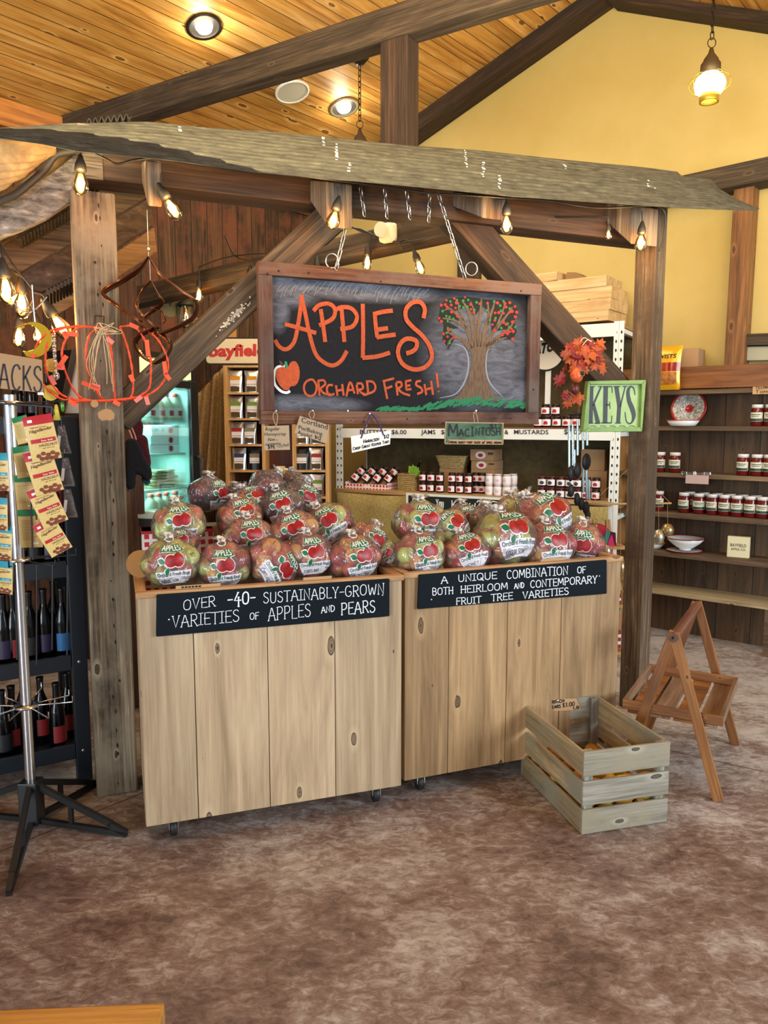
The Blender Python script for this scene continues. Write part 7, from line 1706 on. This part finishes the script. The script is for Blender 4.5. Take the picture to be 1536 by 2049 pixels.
hangtag('price_card',((527,853),(578,851),(580,900),(529,901)),'kraft card Regular Honeycrisp hanging at the left bottom corner of the chalkboard',mat('grey_kraft','a8957a',.85),[('-',(552,884),(556,884),7,1),('$14.-',(536,898),(556,897),8,1.3)],
  strg=[[(552,852),(546,835),(550,824),(555,832),(553,852)]],typ=[('Regular',(531,862),(560,861),7),('Honeycrisp',(529,872),(572,871),6.5),('Non',(536,883),(550,882),7),('organic',(531,892),(562,890),7),('1/2 Peck',(558,896),(578,892),6)])
hangtag('price_card',((600,832),(658,851),(653,888),(589,866)),'kraft card Cortland Pie Baking Apple hanging tilted under the chalkboard',mat('grey_kraft','a8957a',.85),[('$12',(630,877),(642,881),6,1.2)],
  strg=[[(622,838),(618,828),(624,822),(629,828),(626,838)]],typ=[('Cortland',(603,845),(656,860),11),('Pie/Baking',(597,858),(645,872),8),('Apple!',(595,868),(624,877),8)])
hangtag('price_card',((702,873),(782,861),(780,889),(704,906)),'white card Haralson $12 hanging on a purple ribbon under the chalkboard',paper,[('Haralson',(727,887),(758,881),7,1.3),('$12',(768,878),(778,876),7,1.3),('Crisp Great Keeper Tart',(706,901),(778,886),6,1.1)],
  strg=[[(722,877),(732,850),(742,830),(748,833),(760,852),(767,871)]], sm=mat('purple_ribbon','3c2468',.7))
t_,F = hangtag('variety_board',((892,843),(1008,846),(1007,889),(889,887)),'green and black MacIntosh board hanging under the right half of the chalkboard',mottled('green_chalk_wash','33503c','567a60',22,.9,stretch=(.3,1,1)),[('M',(897,873),(916,873),24,3),('ac',(918,873),(938,873),20,2.4),('I',(942,872),(948,872),17,2.2),('ntosh',(951,871),(1000,871),21,2.2),('$12',(980,857),(1003,857),9,1.4)],
  strg=[[(949,845),(947,830),(950,824),(954,832),(956,845)]],th=.006,cat='variety sign')
l = MB(); strokes(l,F,[[(895,884),(1004,885)]],8,-.0008); part('footer_band', l, kraft, t_); l = MB(); hand(l,F,'Strong sweet-tart taste w/ spice aroma',(896,887),(1003,888),5.5,1.0,-.003); part('footer_writing', l, ink, t_)
l = MB(); strokes(l,F,[[(890,845),(1008,847)],[(1006,847),(1006,888)],[(890,888),(1006,889)],[(892,845),(890,887)]],1.5,-.001,smooth=False); part('edge', l, kraft, t_)
# lantern sconce and yellow bird houses on the plank wall
sc = Fr((gy(370,600,5.6).x,5.6,gy(370,640,5.6).z), 20); t_ = thing('wall_lantern','green grey metal jar lantern hanging on the plank wall behind the spinner','lantern',sc.M)
gm_ = mat('green_bronze','3a4034',.4,.5); part('top', MB().lathe([(.05,.1),(.06,.095),(.05,.12),(.02,.14),(.001,.142)],18), gm_, t_); part('jar', MB().lathe([(.001,-.06),(.04,-.055),(.048,.0),(.046,.095)],18), glassy('lantern_glass',(.9,.95,.9),.15,.05), t_)
part('cage', MB().tube([(.05,0,.1),(.052,0,0),(.04,0,-.065),(-.04,0,-.065),(-.052,0,0),(-.05,0,.1)],.004,6), gm_, t_); part('arm', MB().tube(cr([(0,0,.14),(-.02,0,.2),(-.08,.02,.2),(-.1,.06,.1)],4),.008,6), gm_, t_)
part('back_plate', MB().cyl((-.1,.055,.08),(-.1,.07,.08),.06,18), gm_, t_)
for i,(x,y,w) in enumerate(((322,672,.16),(384,680,.13),(452,680,.16))):
    p = gy(x,y-14,6.9); t_ = thing('wooden_birdhouse','small yellow wooden birdhouse on the back wall ledge, %s from the left'%ORD[i],'birdhouse',Matrix.Translation(p)@Matrix.Rotation(.4,4,'Z'),'yellow birdhouses on the ledge')
    part('body', MB().box((-w/2,-.06,-.08),(w/2,.06,.1)), mat('ochre_paint','a8741c',.6), t_); part('hole', MB().cyl((0,-.063,.03),(0,-.0605,.03),.02,14), ink, t_); part('roof', MB().prism([(-w*.6,.1),(w*.6,.1),(0,.1+w*.3)],-.08,.08), mat('ochre_roof','8a5a18',.6), t_)
p = gy(400,704,6.85); tag(part('wall_ledge', MB().box((-.55,-.02,-.04),(.5,.14,.0)), greybeam, None, Matrix.Translation(V((p.x,6.82,gy(322,658,6.9).z-.083)))@Matrix.Rotation(.0,4,'Z')), 'brown ledge under the yellow birdhouses on the plank wall', 'ledge')
